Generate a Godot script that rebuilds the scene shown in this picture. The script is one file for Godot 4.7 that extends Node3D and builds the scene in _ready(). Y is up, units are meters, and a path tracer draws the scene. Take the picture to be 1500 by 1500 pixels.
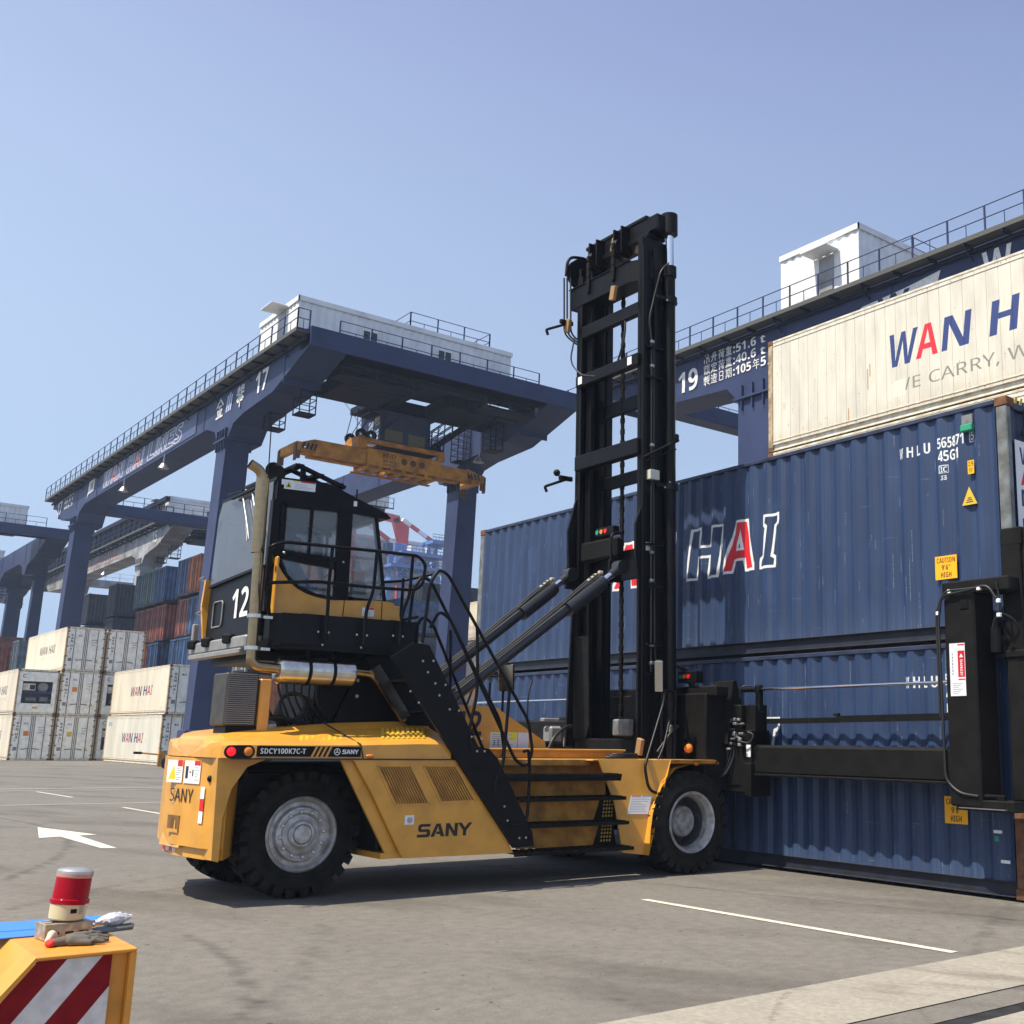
extends Node3D
# A container yard: an empty-container handler at work beside stacked boxes, gantry cranes behind.
# World: x to the right and away, z towards the viewer on the right, y up, metres.

class MB:                                   # collects triangles for ONE mesh
	var v := PackedVector3Array()
	var n := PackedVector3Array()
	var t := PackedVector2Array()
	var t2 := PackedVector2Array()
	var xf := Transform3D()
	var use_uv := false
	func pt(p: Vector3, nn: Vector3, uv := Vector2.ZERO):
		v.append(xf * p); n.append((xf.basis * nn).normalized()); t.append(uv)
	func tri(a: Vector3, b: Vector3, c: Vector3, na: Vector3, nb: Vector3, nc: Vector3, ua := Vector2.ZERO, ub := Vector2.ZERO, uc := Vector2.ZERO):
		if (b - a).cross(c - a).dot(na + nb + nc) > 0.0:
			pt(a, na, ua); pt(c, nc, uc); pt(b, nb, ub)
		else:
			pt(a, na, ua); pt(b, nb, ub); pt(c, nc, uc)
	# flat quad, corners counter-clockwise seen from outside
	func quad(a: Vector3, b: Vector3, c: Vector3, d: Vector3, uvs := [Vector2(0, 1), Vector2(1, 1), Vector2(1, 0), Vector2(0, 0)]):
		var nn := (c - a).cross(d - b).normalized()
		tri(a, b, c, nn, nn, nn, uvs[0], uvs[1], uvs[2]); tri(a, c, d, nn, nn, nn, uvs[0], uvs[2], uvs[3])
	func quad_out(a: Vector3, b: Vector3, c: Vector3, d: Vector3, o: Vector3):
		var nn := (c - a).cross(d - b).normalized()
		if nn.dot((a + b + c + d) * 0.25 - o) < 0.0: quad(d, c, b, a)
		else: quad(a, b, c, d)
	func box(c: Vector3, s: Vector3, ch := 0.0, bs := Basis()):
		var h := s * 0.5
		ch = minf(ch, minf(h.x, minf(h.y, h.z)) * 0.9)
		var f := func(sx: float, sy: float, sz: float, ax: int) -> Vector3:
			var p := Vector3(sx * h.x, sy * h.y, sz * h.z)
			for i in 3:
				if i != ax: p[i] -= signf(p[i]) * ch
			return c + bs * p
		var q := [[-1, -1], [1, -1], [1, 1], [-1, 1]]
		for ax in 3:
			for sg in [-1.0, 1.0]:
				var ps := []
				for k in q:
					var e := Vector3(k[0], k[1], 0)
					var a := Vector3(sg, e.x, e.y) if ax == 0 else (Vector3(e.x, sg, e.y) if ax == 1 else Vector3(e.x, e.y, sg))
					ps.append(f.call(a.x, a.y, a.z, ax))
				quad_out(ps[0], ps[1], ps[2], ps[3], c)
		if ch <= 0.0: return
		for ax in 3:
			var b1 := (ax + 1) % 3
			var b2 := (ax + 2) % 3
			for k in q:
				var s0 := Vector3.ZERO
				s0[b1] = k[0]; s0[b2] = k[1]
				var lo := s0; lo[ax] = -1
				var hi := s0; hi[ax] = 1
				quad_out(f.call(lo.x, lo.y, lo.z, b1), f.call(hi.x, hi.y, hi.z, b1), f.call(hi.x, hi.y, hi.z, b2), f.call(lo.x, lo.y, lo.z, b2), c)
		for sx in [-1.0, 1.0]:
			for sy in [-1.0, 1.0]:
				for sz in [-1.0, 1.0]:
					var a2: Vector3 = f.call(sx, sy, sz, 0)
					var b3: Vector3 = f.call(sx, sy, sz, 1)
					var c2: Vector3 = f.call(sx, sy, sz, 2)
					var nn := bs * Vector3(sx, sy, sz).normalized()
					tri(a2, b3, c2, nn, nn, nn)
	func bar(a: Vector3, b: Vector3, w: float, h: float, up := Vector3.UP, ch := 0.0):   # rectangular bar from a to b, w sideways, h along up
		var d := (b - a).normalized()
		var sd := d.cross(up).normalized()
		var u := sd.cross(d)
		box((a + b) * 0.5, Vector3(w, h, a.distance_to(b)), ch, Basis(sd, u, -d))
	func bx(x0: float, x1: float, y0: float, y1: float, z0: float, z1: float, ch := 0.0):
		box(Vector3(x0 + x1, y0 + y1, z0 + z1) * 0.5, Vector3(absf(x1 - x0), absf(y1 - y0), absf(z1 - z0)), ch)
	# polygon p in the plane o + u*x + v*y, pushed along w
	func prism(p: Array, o: Vector3, u: Vector3, vv: Vector3, w: Vector3):
		var pp := PackedVector2Array(p)
		var ar := 0.0
		for i in pp.size():
			ar += pp[i].cross(pp[(i + 1) % pp.size()])
		var ids := Geometry2D.triangulate_polygon(pp)
		var nw := w.normalized()
		for i in range(0, ids.size(), 3):
			var a := o + u * pp[ids[i]].x + vv * pp[ids[i]].y
			var b := o + u * pp[ids[i + 1]].x + vv * pp[ids[i + 1]].y
			var c := o + u * pp[ids[i + 2]].x + vv * pp[ids[i + 2]].y
			tri(a + w, b + w, c + w, nw, nw, nw); tri(a, b, c, -nw, -nw, -nw)
		for i in pp.size():
			var p0 := pp[i]
			var p1 := pp[(i + 1) % pp.size()]
			var d := p1 - p0
			var n2 := Vector2(d.y, -d.x).normalized() * signf(ar)
			var nn := (u * n2.x + vv * n2.y).normalized()
			var a := o + u * p0.x + vv * p0.y
			var b := o + u * p1.x + vv * p1.y
			tri(a, b, b + w, nn, nn, nn); tri(a, b + w, a + w, nn, nn, nn)
	func pz(p: Array, z0: float, z1: float):          # polygon in x,y pushed along z
		prism(p, Vector3(0, 0, z0), Vector3.RIGHT, Vector3.UP, Vector3(0, 0, z1 - z0))
	func px(p: Array, x0: float, x1: float):          # polygon in z,y pushed along x
		prism(p, Vector3(x0, 0, 0), Vector3(0, 0, 1), Vector3.UP, Vector3(x1 - x0, 0, 0))
	func py(p: Array, y0: float, y1: float):          # polygon in x,z pushed along y
		prism(p, Vector3(0, y0, 0), Vector3.RIGHT, Vector3(0, 0, 1), Vector3(0, y1 - y0, 0))
	func tube(p: Array, r: float, sg := 8, caps := true, r2 := -1.0):
		var rings := []
		var nrm := []
		var up := Vector3.ZERO
		for i in p.size():
			var d: Vector3 = (p[mini(i + 1, p.size() - 1)] - p[maxi(i - 1, 0)]).normalized()
			if i == 0:
				up = d.cross(Vector3(0.31, 0.17, 0.93)).normalized()
				if up.length() < 0.1: up = d.cross(Vector3.RIGHT).normalized()
			up = (up - d * up.dot(d)).normalized()
			var sd := d.cross(up)
			var rr := r if r2 < 0.0 else lerpf(r, r2, float(i) / (p.size() - 1))
			var ring := []
			var ns := []
			for k in sg:
				var a := TAU * k / sg
				var e := up * cos(a) + sd * sin(a)
				ring.append(p[i] + e * rr); ns.append(e)
			rings.append(ring); nrm.append(ns)
		for i in p.size() - 1:
			for k in sg:
				var k2 := (k + 1) % sg
				tri(rings[i][k], rings[i + 1][k], rings[i + 1][k2], nrm[i][k], nrm[i + 1][k], nrm[i + 1][k2])
				tri(rings[i][k], rings[i + 1][k2], rings[i][k2], nrm[i][k], nrm[i + 1][k2], nrm[i][k2])
		if caps:
			for e in [0, p.size() - 1]:
				var d: Vector3 = (p[1] - p[0]) if e == 0 else (p[e] - p[e - 1])
				d = d.normalized() * (-1.0 if e == 0 else 1.0)
				for k in sg: tri(p[e], rings[e][k], rings[e][(k + 1) % sg], d, d, d)
	func cyl(a: Vector3, b: Vector3, r: float, sg := 14, r2 := -1.0):
		tube([a, b], r, sg, true, r2)
	func lathe(prof: Array, o: Vector3, ax: Vector3, sg := 32):     # prof: Vector2(radius, along axis), outside on the left when going up
		ax = ax.normalized()
		var u := ax.cross(Vector3(0.2, 0.9, 0.37)).normalized()
		var w := ax.cross(u)
		for i in prof.size() - 1:
			var p0: Vector2 = prof[i]
			var p1: Vector2 = prof[i + 1]
			var d := (p1 - p0).normalized()
			var nr := d.y
			var na := -d.x
			for k in sg:
				var e0 := u * cos(TAU * k / sg) + w * sin(TAU * k / sg)
				var e1 := u * cos(TAU * (k + 1) / sg) + w * sin(TAU * (k + 1) / sg)
				var n0 := e0 * nr + ax * na
				var n1 := e1 * nr + ax * na
				var a := o + e0 * p0.x + ax * p0.y
				var b := o + e1 * p0.x + ax * p0.y
				var c := o + e1 * p1.x + ax * p1.y
				var dd := o + e0 * p1.x + ax * p1.y
				if p0.x > 1e-5: tri(a, b, c, n0, n1, n1)
				if p1.x > 1e-5: tri(a, c, dd, n0, n1, n0)
	func ball(c: Vector3, r: Vector3, sg := 12):
		for i in sg / 2:
			for k in sg:
				var p := []
				for e in [[0, 0], [0, 1], [1, 1], [1, 0]]:
					var th: float = PI * (i + e[0]) / (sg / 2)
					var ph: float = TAU * (k + e[1]) / sg
					p.append(Vector3(sin(th) * cos(ph), cos(th), sin(th) * sin(ph)))
				tri(c + p[0] * r, c + p[1] * r, c + p[2] * r, p[0] / r, p[1] / r, p[2] / r)
				tri(c + p[0] * r, c + p[2] * r, c + p[3] * r, p[0] / r, p[2] / r, p[3] / r)
	func mesh(m: Material, off := Vector3.ZERO) -> ArrayMesh:
		var vv := v
		if off != Vector3.ZERO:
			vv = PackedVector3Array()
			vv.resize(v.size())
			for i in v.size(): vv[i] = v[i] - off
		var a := []
		a.resize(Mesh.ARRAY_MAX)
		a[Mesh.ARRAY_VERTEX] = vv; a[Mesh.ARRAY_NORMAL] = n; a[Mesh.ARRAY_TEX_UV] = t
		if t2.size() == v.size(): a[Mesh.ARRAY_TEX_UV2] = t2
		var me := ArrayMesh.new()
		me.add_surface_from_arrays(Mesh.PRIMITIVE_TRIANGLES, a)
		me.surface_set_material(0, m)
		return me

var M := {}                                 # materials
var bold: SystemFont
var sans: SystemFont
var names := {}
var org := Vector3.ZERO                     # base point of the thing that is being built, shapes are given in world coordinates

func V(x: float, y: float, z: float) -> Vector3: return Vector3(x, y, z)
func P(a: Array) -> Array:                  # flat list of numbers to 2D points
	var r := []
	for i in range(0, a.size(), 2): r.append(Vector2(a[i], a[i + 1]))
	return r
func numbered(s: String) -> String:
	if not names.has(s):
		names[s] = 0
		return s
	names[s] += 1
	return "%s_%03d" % [s, names[s]]
func tag(o: Node, label: String, category: String, group := "", kind := ""):
	o.set_meta("label", label)
	if category: o.set_meta("category", category)
	if group: o.set_meta("group", group)
	if kind: o.set_meta("kind", kind)
	return o
func thing(called: String, label: String, category: String, at: Vector3, group := "") -> Node3D:
	var o := Node3D.new()
	o.name = numbered(called); add_child(o); o.position = at; org = at
	tag(o, label, category, group)
	return o
func part(called: String, mb: MB, m: Material, parent: Node) -> MeshInstance3D:
	var o := MeshInstance3D.new()
	o.name = called; o.mesh = mb.mesh(m, org)
	parent.add_child(o, true)
	return o
func solo(called: String, mb: MB, m: Material, label: String, category: String, at := Vector3.ZERO, group := "", kind := "") -> MeshInstance3D:
	var o := MeshInstance3D.new()
	o.name = numbered(called); o.mesh = mb.mesh(m, at); o.position = at
	add_child(o); tag(o, label, category, group, kind)
	return o
func copy(o: Node3D, at: Vector3, label: String, group := "") -> Node3D:
	var c: Node3D = o.duplicate()
	var base: String = String(o.name).get_slice("_0", 0)
	c.name = numbered(base); add_child(c); c.position = at
	c.set_meta("label", label)
	if group: c.set_meta("group", group)
	return c
func bend(p: Array, r: float, k := 5) -> Array:   # round the inner corners of a path
	var o := [p[0]]
	for i in range(1, p.size() - 1):
		var a: Vector3 = p[i - 1]
		var b: Vector3 = p[i]
		var c: Vector3 = p[i + 1]
		var rr := minf(r, minf(a.distance_to(b), b.distance_to(c)) * 0.45)
		var s := b + (a - b).normalized() * rr
		var e := b + (c - b).normalized() * rr
		for j in k + 1:
			var u := float(j) / k
			o.append(s.lerp(b, u).lerp(b.lerp(e, u), u))
	o.append(p[p.size() - 1])
	return o

# ---------- textures ----------
func lin(r: float, g: float, b: float) -> Color: return Color(r, g, b).linear_to_srgb()
func tex(img: Image) -> ImageTexture:
	img.generate_mipmaps()
	return ImageTexture.create_from_image(img)
func noise(seed_: int, freq: float, oct := 4) -> FastNoiseLite:
	var f := FastNoiseLite.new()
	f.seed = seed_; f.frequency = freq; f.fractal_octaves = oct; f.noise_type = FastNoiseLite.TYPE_SIMPLEX_SMOOTH
	return f
func mottle(seed_: int, freq: float, lo: float, hi: float, sx := 1.0, sy := 1.0, tint := Color(1, 1, 1), size := 512, oct := 5, power := 1.0) -> ImageTexture:
	# seamless grey (or tinted) variation; 1 = the clean colour
	var nz := noise(seed_, freq, oct)
	var im := nz.get_seamless_image(int(size * sx), int(size * sy), false, false, 0.15)
	im.resize(size, size, Image.INTERPOLATE_BILINEAR)
	im.convert(Image.FORMAT_RGB8)
	for y in size:
		for x in size:
			var k := pow(im.get_pixel(x, y).r, power)
			var c := lerpf(lo, hi, k)
			im.set_pixel(x, y, tint.lerp(Color(1, 1, 1), clampf(k * 1.4, 0, 1)) * Color(c, c, c))
	return tex(im)
func mat(key: String, c: Color, rough: float, metal := 0.0, t: Texture2D = null, scale := 0.5, nm: Texture2D = null) -> StandardMaterial3D:
	var m := StandardMaterial3D.new()
	m.albedo_color = c; m.roughness = rough; m.metallic = metal
	if t:
		m.albedo_texture = t; m.uv1_triplanar = true; m.uv1_world_triplanar = true; m.uv1_scale = Vector3.ONE * scale
		if nm:
			m.normal_enabled = true; m.normal_texture = nm; m.normal_scale = 0.5
	M[key] = m
	return m
func fill_poly(im: Image, p: PackedVector2Array, c: Color):
	var lo := 1e9
	var hi := -1e9
	for q in p:
		lo = minf(lo, q.y); hi = maxf(hi, q.y)
	for y in range(maxi(0, int(lo)), mini(im.get_height() - 1, int(hi) + 1) + 1):
		var xs := []
		var yc := y + 0.5
		for i in p.size():
			var a := p[i]
			var b := p[(i + 1) % p.size()]
			if (a.y <= yc) != (b.y <= yc): xs.append(a.x + (yc - a.y) / (b.y - a.y) * (b.x - a.x))
		xs.sort()
		for i in range(0, xs.size() - 1, 2):
			var x0 := clampi(int(round(xs[i])), 0, im.get_width())
			var x1 := clampi(int(round(xs[i + 1])), 0, im.get_width())
			if x1 > x0: im.fill_rect(Rect2i(x0, y, x1 - x0, 1), c)
func text_tris(s: String, f: Font) -> Array:        # triangles of a line of text, 1 = letter size, base line at 0
	var tm := TextMesh.new()
	tm.text = s; tm.font = f; tm.font_size = 64; tm.pixel_size = 1.0 / 64.0; tm.depth = 0.0; tm.curve_step = 1.0
	tm.horizontal_alignment = HORIZONTAL_ALIGNMENT_LEFT; tm.vertical_alignment = VERTICAL_ALIGNMENT_BOTTOM
	var ar := tm.surface_get_arrays(0)
	var vs: PackedVector3Array = ar[Mesh.ARRAY_VERTEX]
	var ids = ar[Mesh.ARRAY_INDEX]
	var o := []
	if ids and ids.size() > 0:
		for i in ids: o.append(Vector2(vs[i].x, vs[i].y))
	else:
		for q in vs: o.append(Vector2(q.x, q.y))
	return o
func write(im: Image, s: String, r: Rect2, c: Color, f: Font = null, slant := 0.0):   # fit the ink of s into r (pixels)
	var q := text_tris(s, f if f else bold)
	if q.is_empty(): return
	var a := Vector2(1e9, 1e9)
	var b := -a
	for p in q:
		a = a.min(p); b = b.max(p)
	for i in range(0, q.size() - 2, 3):
		var pp := PackedVector2Array()
		for k in 3:
			var u: float = (q[i + k].x - a.x) / (b.x - a.x)
			var w: float = (q[i + k].y - a.y) / (b.y - a.y)
			pp.append(Vector2(r.position.x + u * r.size.x + slant * r.size.y * (w - 0.5), r.position.y + (1.0 - w) * r.size.y))
		fill_poly(im, pp, c)
func letters(called: String, s: String, o: Vector3, u: Vector3, vv: Vector3, w: float, h: float, m: Material, parent: Node, f: Font = null, slant := 0.0):
	# painted lettering as a thin raised sheet: ink fitted to w x h at o (lower left corner), u along the line, vv up
	var q := text_tris(s, f if f else bold)
	if q.is_empty(): return
	var a := Vector2(1e9, 1e9)
	var b := -a
	for p in q:
		a = a.min(p); b = b.max(p)
	var mb := MB.new()
	var nn := u.cross(vv).normalized()
	for i in range(0, q.size() - 2, 3):
		var e := []
		for k in 3:
			var x: float = (q[i + k].x - a.x) / (b.x - a.x) * w
			var y: float = (q[i + k].y - a.y) / (b.y - a.y) * h
			e.append(o + u * (x + slant * (y - h * 0.5)) + vv * y)
		mb.tri(e[0], e[1], e[2], nn, nn, nn)
	return part(called, mb, m, parent)
func picture(called: String, im: Image, o: Vector3, u: Vector3, vv: Vector3, parent: Node, thick := 0.004, rough := 0.5) -> MeshInstance3D:
	# a printed sheet: o lower left, u and vv full edges
	var m := StandardMaterial3D.new()
	m.albedo_texture = tex(im); m.roughness = rough
	var mb := MB.new()
	var nn := u.cross(vv).normalized() * thick
	mb.quad(o + nn, o + u + nn, o + u + vv + nn, o + vv + nn)
	var e := [Vector2(0.01, 0.99), Vector2(0.01, 0.99), Vector2(0.01, 0.99), Vector2(0.01, 0.99)]
	mb.quad(o, o + u, o + u + nn, o + nn, e); mb.quad(o + u, o + u + vv, o + u + vv + nn, o + u + nn, e)
	mb.quad(o + u + vv, o + vv, o + vv + nn, o + u + vv + nn, e); mb.quad(o + vv, o, o + nn, o + vv + nn, e)
	return part(called, mb, m, parent)
func sticker(w: int, h: int, bg: Color, rules: Array, lines := 0, x0 := 0.08, y0 := 0.3, x1 := 0.92) -> Image:
	# a small label: filled rectangles [x0,y0,x1,y1,colour] in 0..1 and grey lines of print
	var im := Image.create(w, h, false, Image.FORMAT_RGB8)
	im.fill(bg)
	for r in rules: im.fill_rect(Rect2i(int(r[0] * w), int(r[1] * h), int((r[2] - r[0]) * w), int((r[3] - r[1]) * h)), r[4])
	var rg := RandomNumberGenerator.new()
	rg.seed = w * 31 + h
	for i in lines:
		var y := int((y0 + (0.95 - y0) * i / lines) * h)
		im.fill_rect(Rect2i(int(x0 * w), y, int((x1 - x0) * w * rg.randf_range(0.55, 1.0)), maxi(1, int(h * 0.35 / (lines + 1) * (0.95 - y0)))), Color(0.45, 0.47, 0.5))
	return im
func _ready():
	# ---- camera, sky, sun, exposure ----
	var cam := Camera3D.new()
	cam.name = "camera"
	cam.position = V(0, 1.6516, 0)
	cam.basis = Basis(Vector3.UP, -0.7016) * Basis(Vector3.RIGHT, 0.2062) * Basis(Vector3.BACK, 0.0156)
	cam.projection = Camera3D.PROJECTION_FRUSTUM
	cam.near = 0.1; cam.far = 2500.0
	cam.size = 0.1 * 1500.0 / 1626.41
	cam.frustum_offset = Vector2(-0.1 * 236.95 / 1626.41, 0.0)
	add_child(cam); cam.current = true
	var to_sun := V(-1.0, 1.8, -0.13).normalized()
	var expo := 1.8
	var sm := PanoramaSkyMaterial.new()
	sm.panorama = clear_sky(to_sun, 1.0 / expo)
	var sky := Sky.new()
	sky.sky_material = sm
	var env := Environment.new()
	env.background_mode = Environment.BG_SKY; env.sky = sky
	env.ambient_light_source = Environment.AMBIENT_SOURCE_SKY
	env.tonemap_mode = Environment.TONE_MAPPER_LINEAR
	env.tonemap_exposure = expo
	env.sdfgi_enabled = true; env.ssao_enabled = true; env.ssil_enabled = true
	env.fog_enabled = true; env.fog_density = 0.0006; env.fog_light_color = Color(0.74, 0.82, 0.93)
	var we := WorldEnvironment.new()
	we.name = "world_environment"; we.environment = env
	add_child(we)
	var sun := DirectionalLight3D.new()
	sun.name = "sun"
	sun.light_energy = 1.4; sun.light_color = Color(1.0, 0.955, 0.88); sun.light_angular_distance = 0.53; sun.shadow_enabled = true
	sun.basis = Basis.looking_at(-to_sun, Vector3.UP)
	add_child(sun)
	bold = SystemFont.new(); bold.font_names = PackedStringArray(["Droid Sans"]); bold.font_weight = 700
	sans = SystemFont.new(); sans.font_names = PackedStringArray(["Droid Sans"])
	make_materials()
	make_ground()
	make_right_stack()
	make_left_boxes()
	make_cranes()
	make_far_port()
	make_handler()
	make_driver()
	make_foreground()

func clear_sky(to_sun: Vector3, k: float) -> ImageTexture:
	# hazy clear air: paler towards the horizon and towards the sun
	var w := 512
	var h := 256
	var im := Image.create(w, h, false, Image.FORMAT_RGBF)
	for y in h:
		var e := PI * (0.5 - (y + 0.5) / h)
		var t := 1.25 * (1.0 - pow(clampf(e / 0.576, 0.0, 2.0), 1.8))
		t = maxf(t, -0.45) if t > -0.2 else lerpf(-0.2, -0.45, clampf((-0.2 - t) / 1.2, 0, 1))
		for x in w:
			var a := TAU * (x + 0.5) / w
			var d := V(sin(a) * cos(e), sin(e), -cos(a) * cos(e))
			var c := maxf(d.dot(to_sun), 0.0)
			var col := V(0.23, 0.305, 0.563) + V(0.204, 0.273, 0.26) * t + V(0.45, 0.52, 0.57) * c * 0.9 + V(0.9, 0.85, 0.8) * pow(c, 24.0)
			if e < 0.0: col = V(0.40, 0.47, 0.60).lerp(V(0.30, 0.29, 0.27), clampf(-e * 8.0, 0, 1))
			im.set_pixel(x, y, Color(col.x * k, col.y * k, col.z * k))
	return ImageTexture.create_from_image(im)
func make_materials():
	var soft := mottle(3, 0.008, 0.88, 1.06)
	var dirt := mottle(11, 0.007, 0.78, 1.08, 1.0, 1.0, Color(0.90, 0.85, 0.78), 512, 5)
	var grain := mottle(5, 0.06, 0.75, 1.08)
	M["soft"] = soft; M["dirt"] = dirt; M["grain"] = grain
	mat("yellow", lin(0.66, 0.315, 0.035), 0.38, 0.0, soft, 0.55).clearcoat_enabled = true
	M.yellow.clearcoat = 0.35; M.yellow.clearcoat_roughness = 0.25
	mat("yellow_dusty", lin(0.58, 0.275, 0.040), 0.62, 0.0, dirt, 0.8)
	mat("yellow_dark", lin(0.20, 0.10, 0.018), 0.7, 0.0, dirt, 0.9)
	mat("black", lin(0.0050, 0.0050, 0.0058), 0.45, 0.0, soft, 0.7)
	mat("black_dusty", lin(0.0080, 0.0077, 0.0072), 0.6, 0.0, dirt, 0.9)
	mat("black_gloss", lin(0.006, 0.006, 0.007), 0.34)
	for k in ["black", "black_dusty", "black_gloss"]: M[k].metallic_specular = 0.28
	mat("rubber", lin(0.023, 0.022, 0.0205), 0.9, 0.0, dirt, 1.3).metallic_specular = 0.2
	mat("hose", lin(0.012, 0.012, 0.013), 0.5)
	mat("cylinder_grey", lin(0.022, 0.023, 0.026), 0.32)
	mat("cabin_blue", lin(0.060, 0.078, 0.150), 0.5, 0.0, soft, 0.2)
	mat("steel", lin(0.42, 0.42, 0.43), 0.38, 0.85, soft, 1.5)
	mat("chrome", lin(0.80, 0.80, 0.82), 0.12, 1.0)
	mat("exhaust", lin(0.40, 0.285, 0.155), 0.25, 1.0, soft, 2.2)
	mat("muffler", lin(0.66, 0.62, 0.54), 0.24, 1.0, soft, 2.0)
	mat("rim", lin(0.52, 0.525, 0.54), 0.38, 0.35, dirt, 2.0)
	mat("rim_dish", lin(0.13, 0.13, 0.135), 0.5, 0.4, dirt, 2.0)
	mat("bolt", lin(0.55, 0.55, 0.55), 0.35, 0.8)
	mat("white_paint", lin(0.78, 0.78, 0.76), 0.5, 0.0, soft, 0.8)
	mat("paper", lin(0.75, 0.76, 0.77), 0.6)
	mat("ink", lin(0.012, 0.012, 0.014), 0.6)
	mat("red_ink", lin(0.55, 0.03, 0.035), 0.5)
	mat("grey_paint", lin(0.22, 0.22, 0.22), 0.5, 0.0, soft, 0.9)
	mat("wood", lin(0.36, 0.22, 0.10), 0.75, 0.0, grain, 2.0)
	mat("lens_amber", lin(0.65, 0.20, 0.02), 0.2)
	mat("lens_red", lin(0.60, 0.012, 0.02), 0.2)
	var rl := mat("lamp_red", lin(0.6, 0.01, 0.02), 0.2)
	rl.emission_enabled = true; rl.emission = Color(1.0, 0.08, 0.12); rl.emission_energy_multiplier = 0.75
	mat("lens_green", lin(0.02, 0.25, 0.16), 0.25)
	mat("mirror", lin(0.55, 0.55, 0.54), 0.12, 1.0)
	mat("navy", lin(0.036, 0.050, 0.115), 0.5, 0.0, soft, 0.12).metallic_specular = 0.3
	mat("navy_dark", lin(0.013, 0.016, 0.028), 0.6, 0.0, soft, 0.15).metallic_specular = 0.25
	mat("grey_crane", lin(0.36, 0.38, 0.42), 0.55, 0.0, dirt, 0.1)
	mat("walk_grating", lin(0.10, 0.10, 0.095), 0.7, 0.2, grain, 0.7)
	mat("house_white", lin(0.72, 0.74, 0.74), 0.45, 0.0, soft, 0.15)
	mat("spreader_yellow", lin(0.56, 0.25, 0.018), 0.5, 0.0, dirt, 0.25)
	mat("glass", Color(0.50, 0.54, 0.55, 0.20), 0.03).transparency = BaseMaterial3D.TRANSPARENCY_ALPHA
	mat("glass_smoke", Color(0.34, 0.35, 0.37, 0.45), 0.04).transparency = BaseMaterial3D.TRANSPARENCY_ALPHA
	mat("glass_dark", lin(0.02, 0.026, 0.03), 0.05)
	mat("seat", lin(0.02, 0.02, 0.022), 0.8)
	mat("steel_grey", lin(0.17, 0.19, 0.20), 0.55, 0.1, dirt, 1.1)
	mat("rust", lin(0.17, 0.075, 0.035), 0.8, 0.0, dirt, 1.7)
	mat("blue_frame", lin(0.026, 0.042, 0.100), 0.5, 0.0, dirt, 0.7)
	mat("blue_rail_dark", lin(0.014, 0.019, 0.036), 0.6, 0.0, dirt, 0.8)
	mat("reefer", lin(0.70, 0.67, 0.58), 0.5, 0.0, mottle(21, 0.018, 0.86, 1.02, 1, 1, Color(0.93, 0.86, 0.72)), 0.35)
	mat("reefer_door", lin(0.88, 0.88, 0.82), 0.45, 0.0, soft, 0.45)
	mat("reefer_trim", lin(0.13, 0.115, 0.095), 0.7, 0.0, dirt, 0.8)
	mat("gold", lin(0.62, 0.42, 0.03), 0.5)

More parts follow.
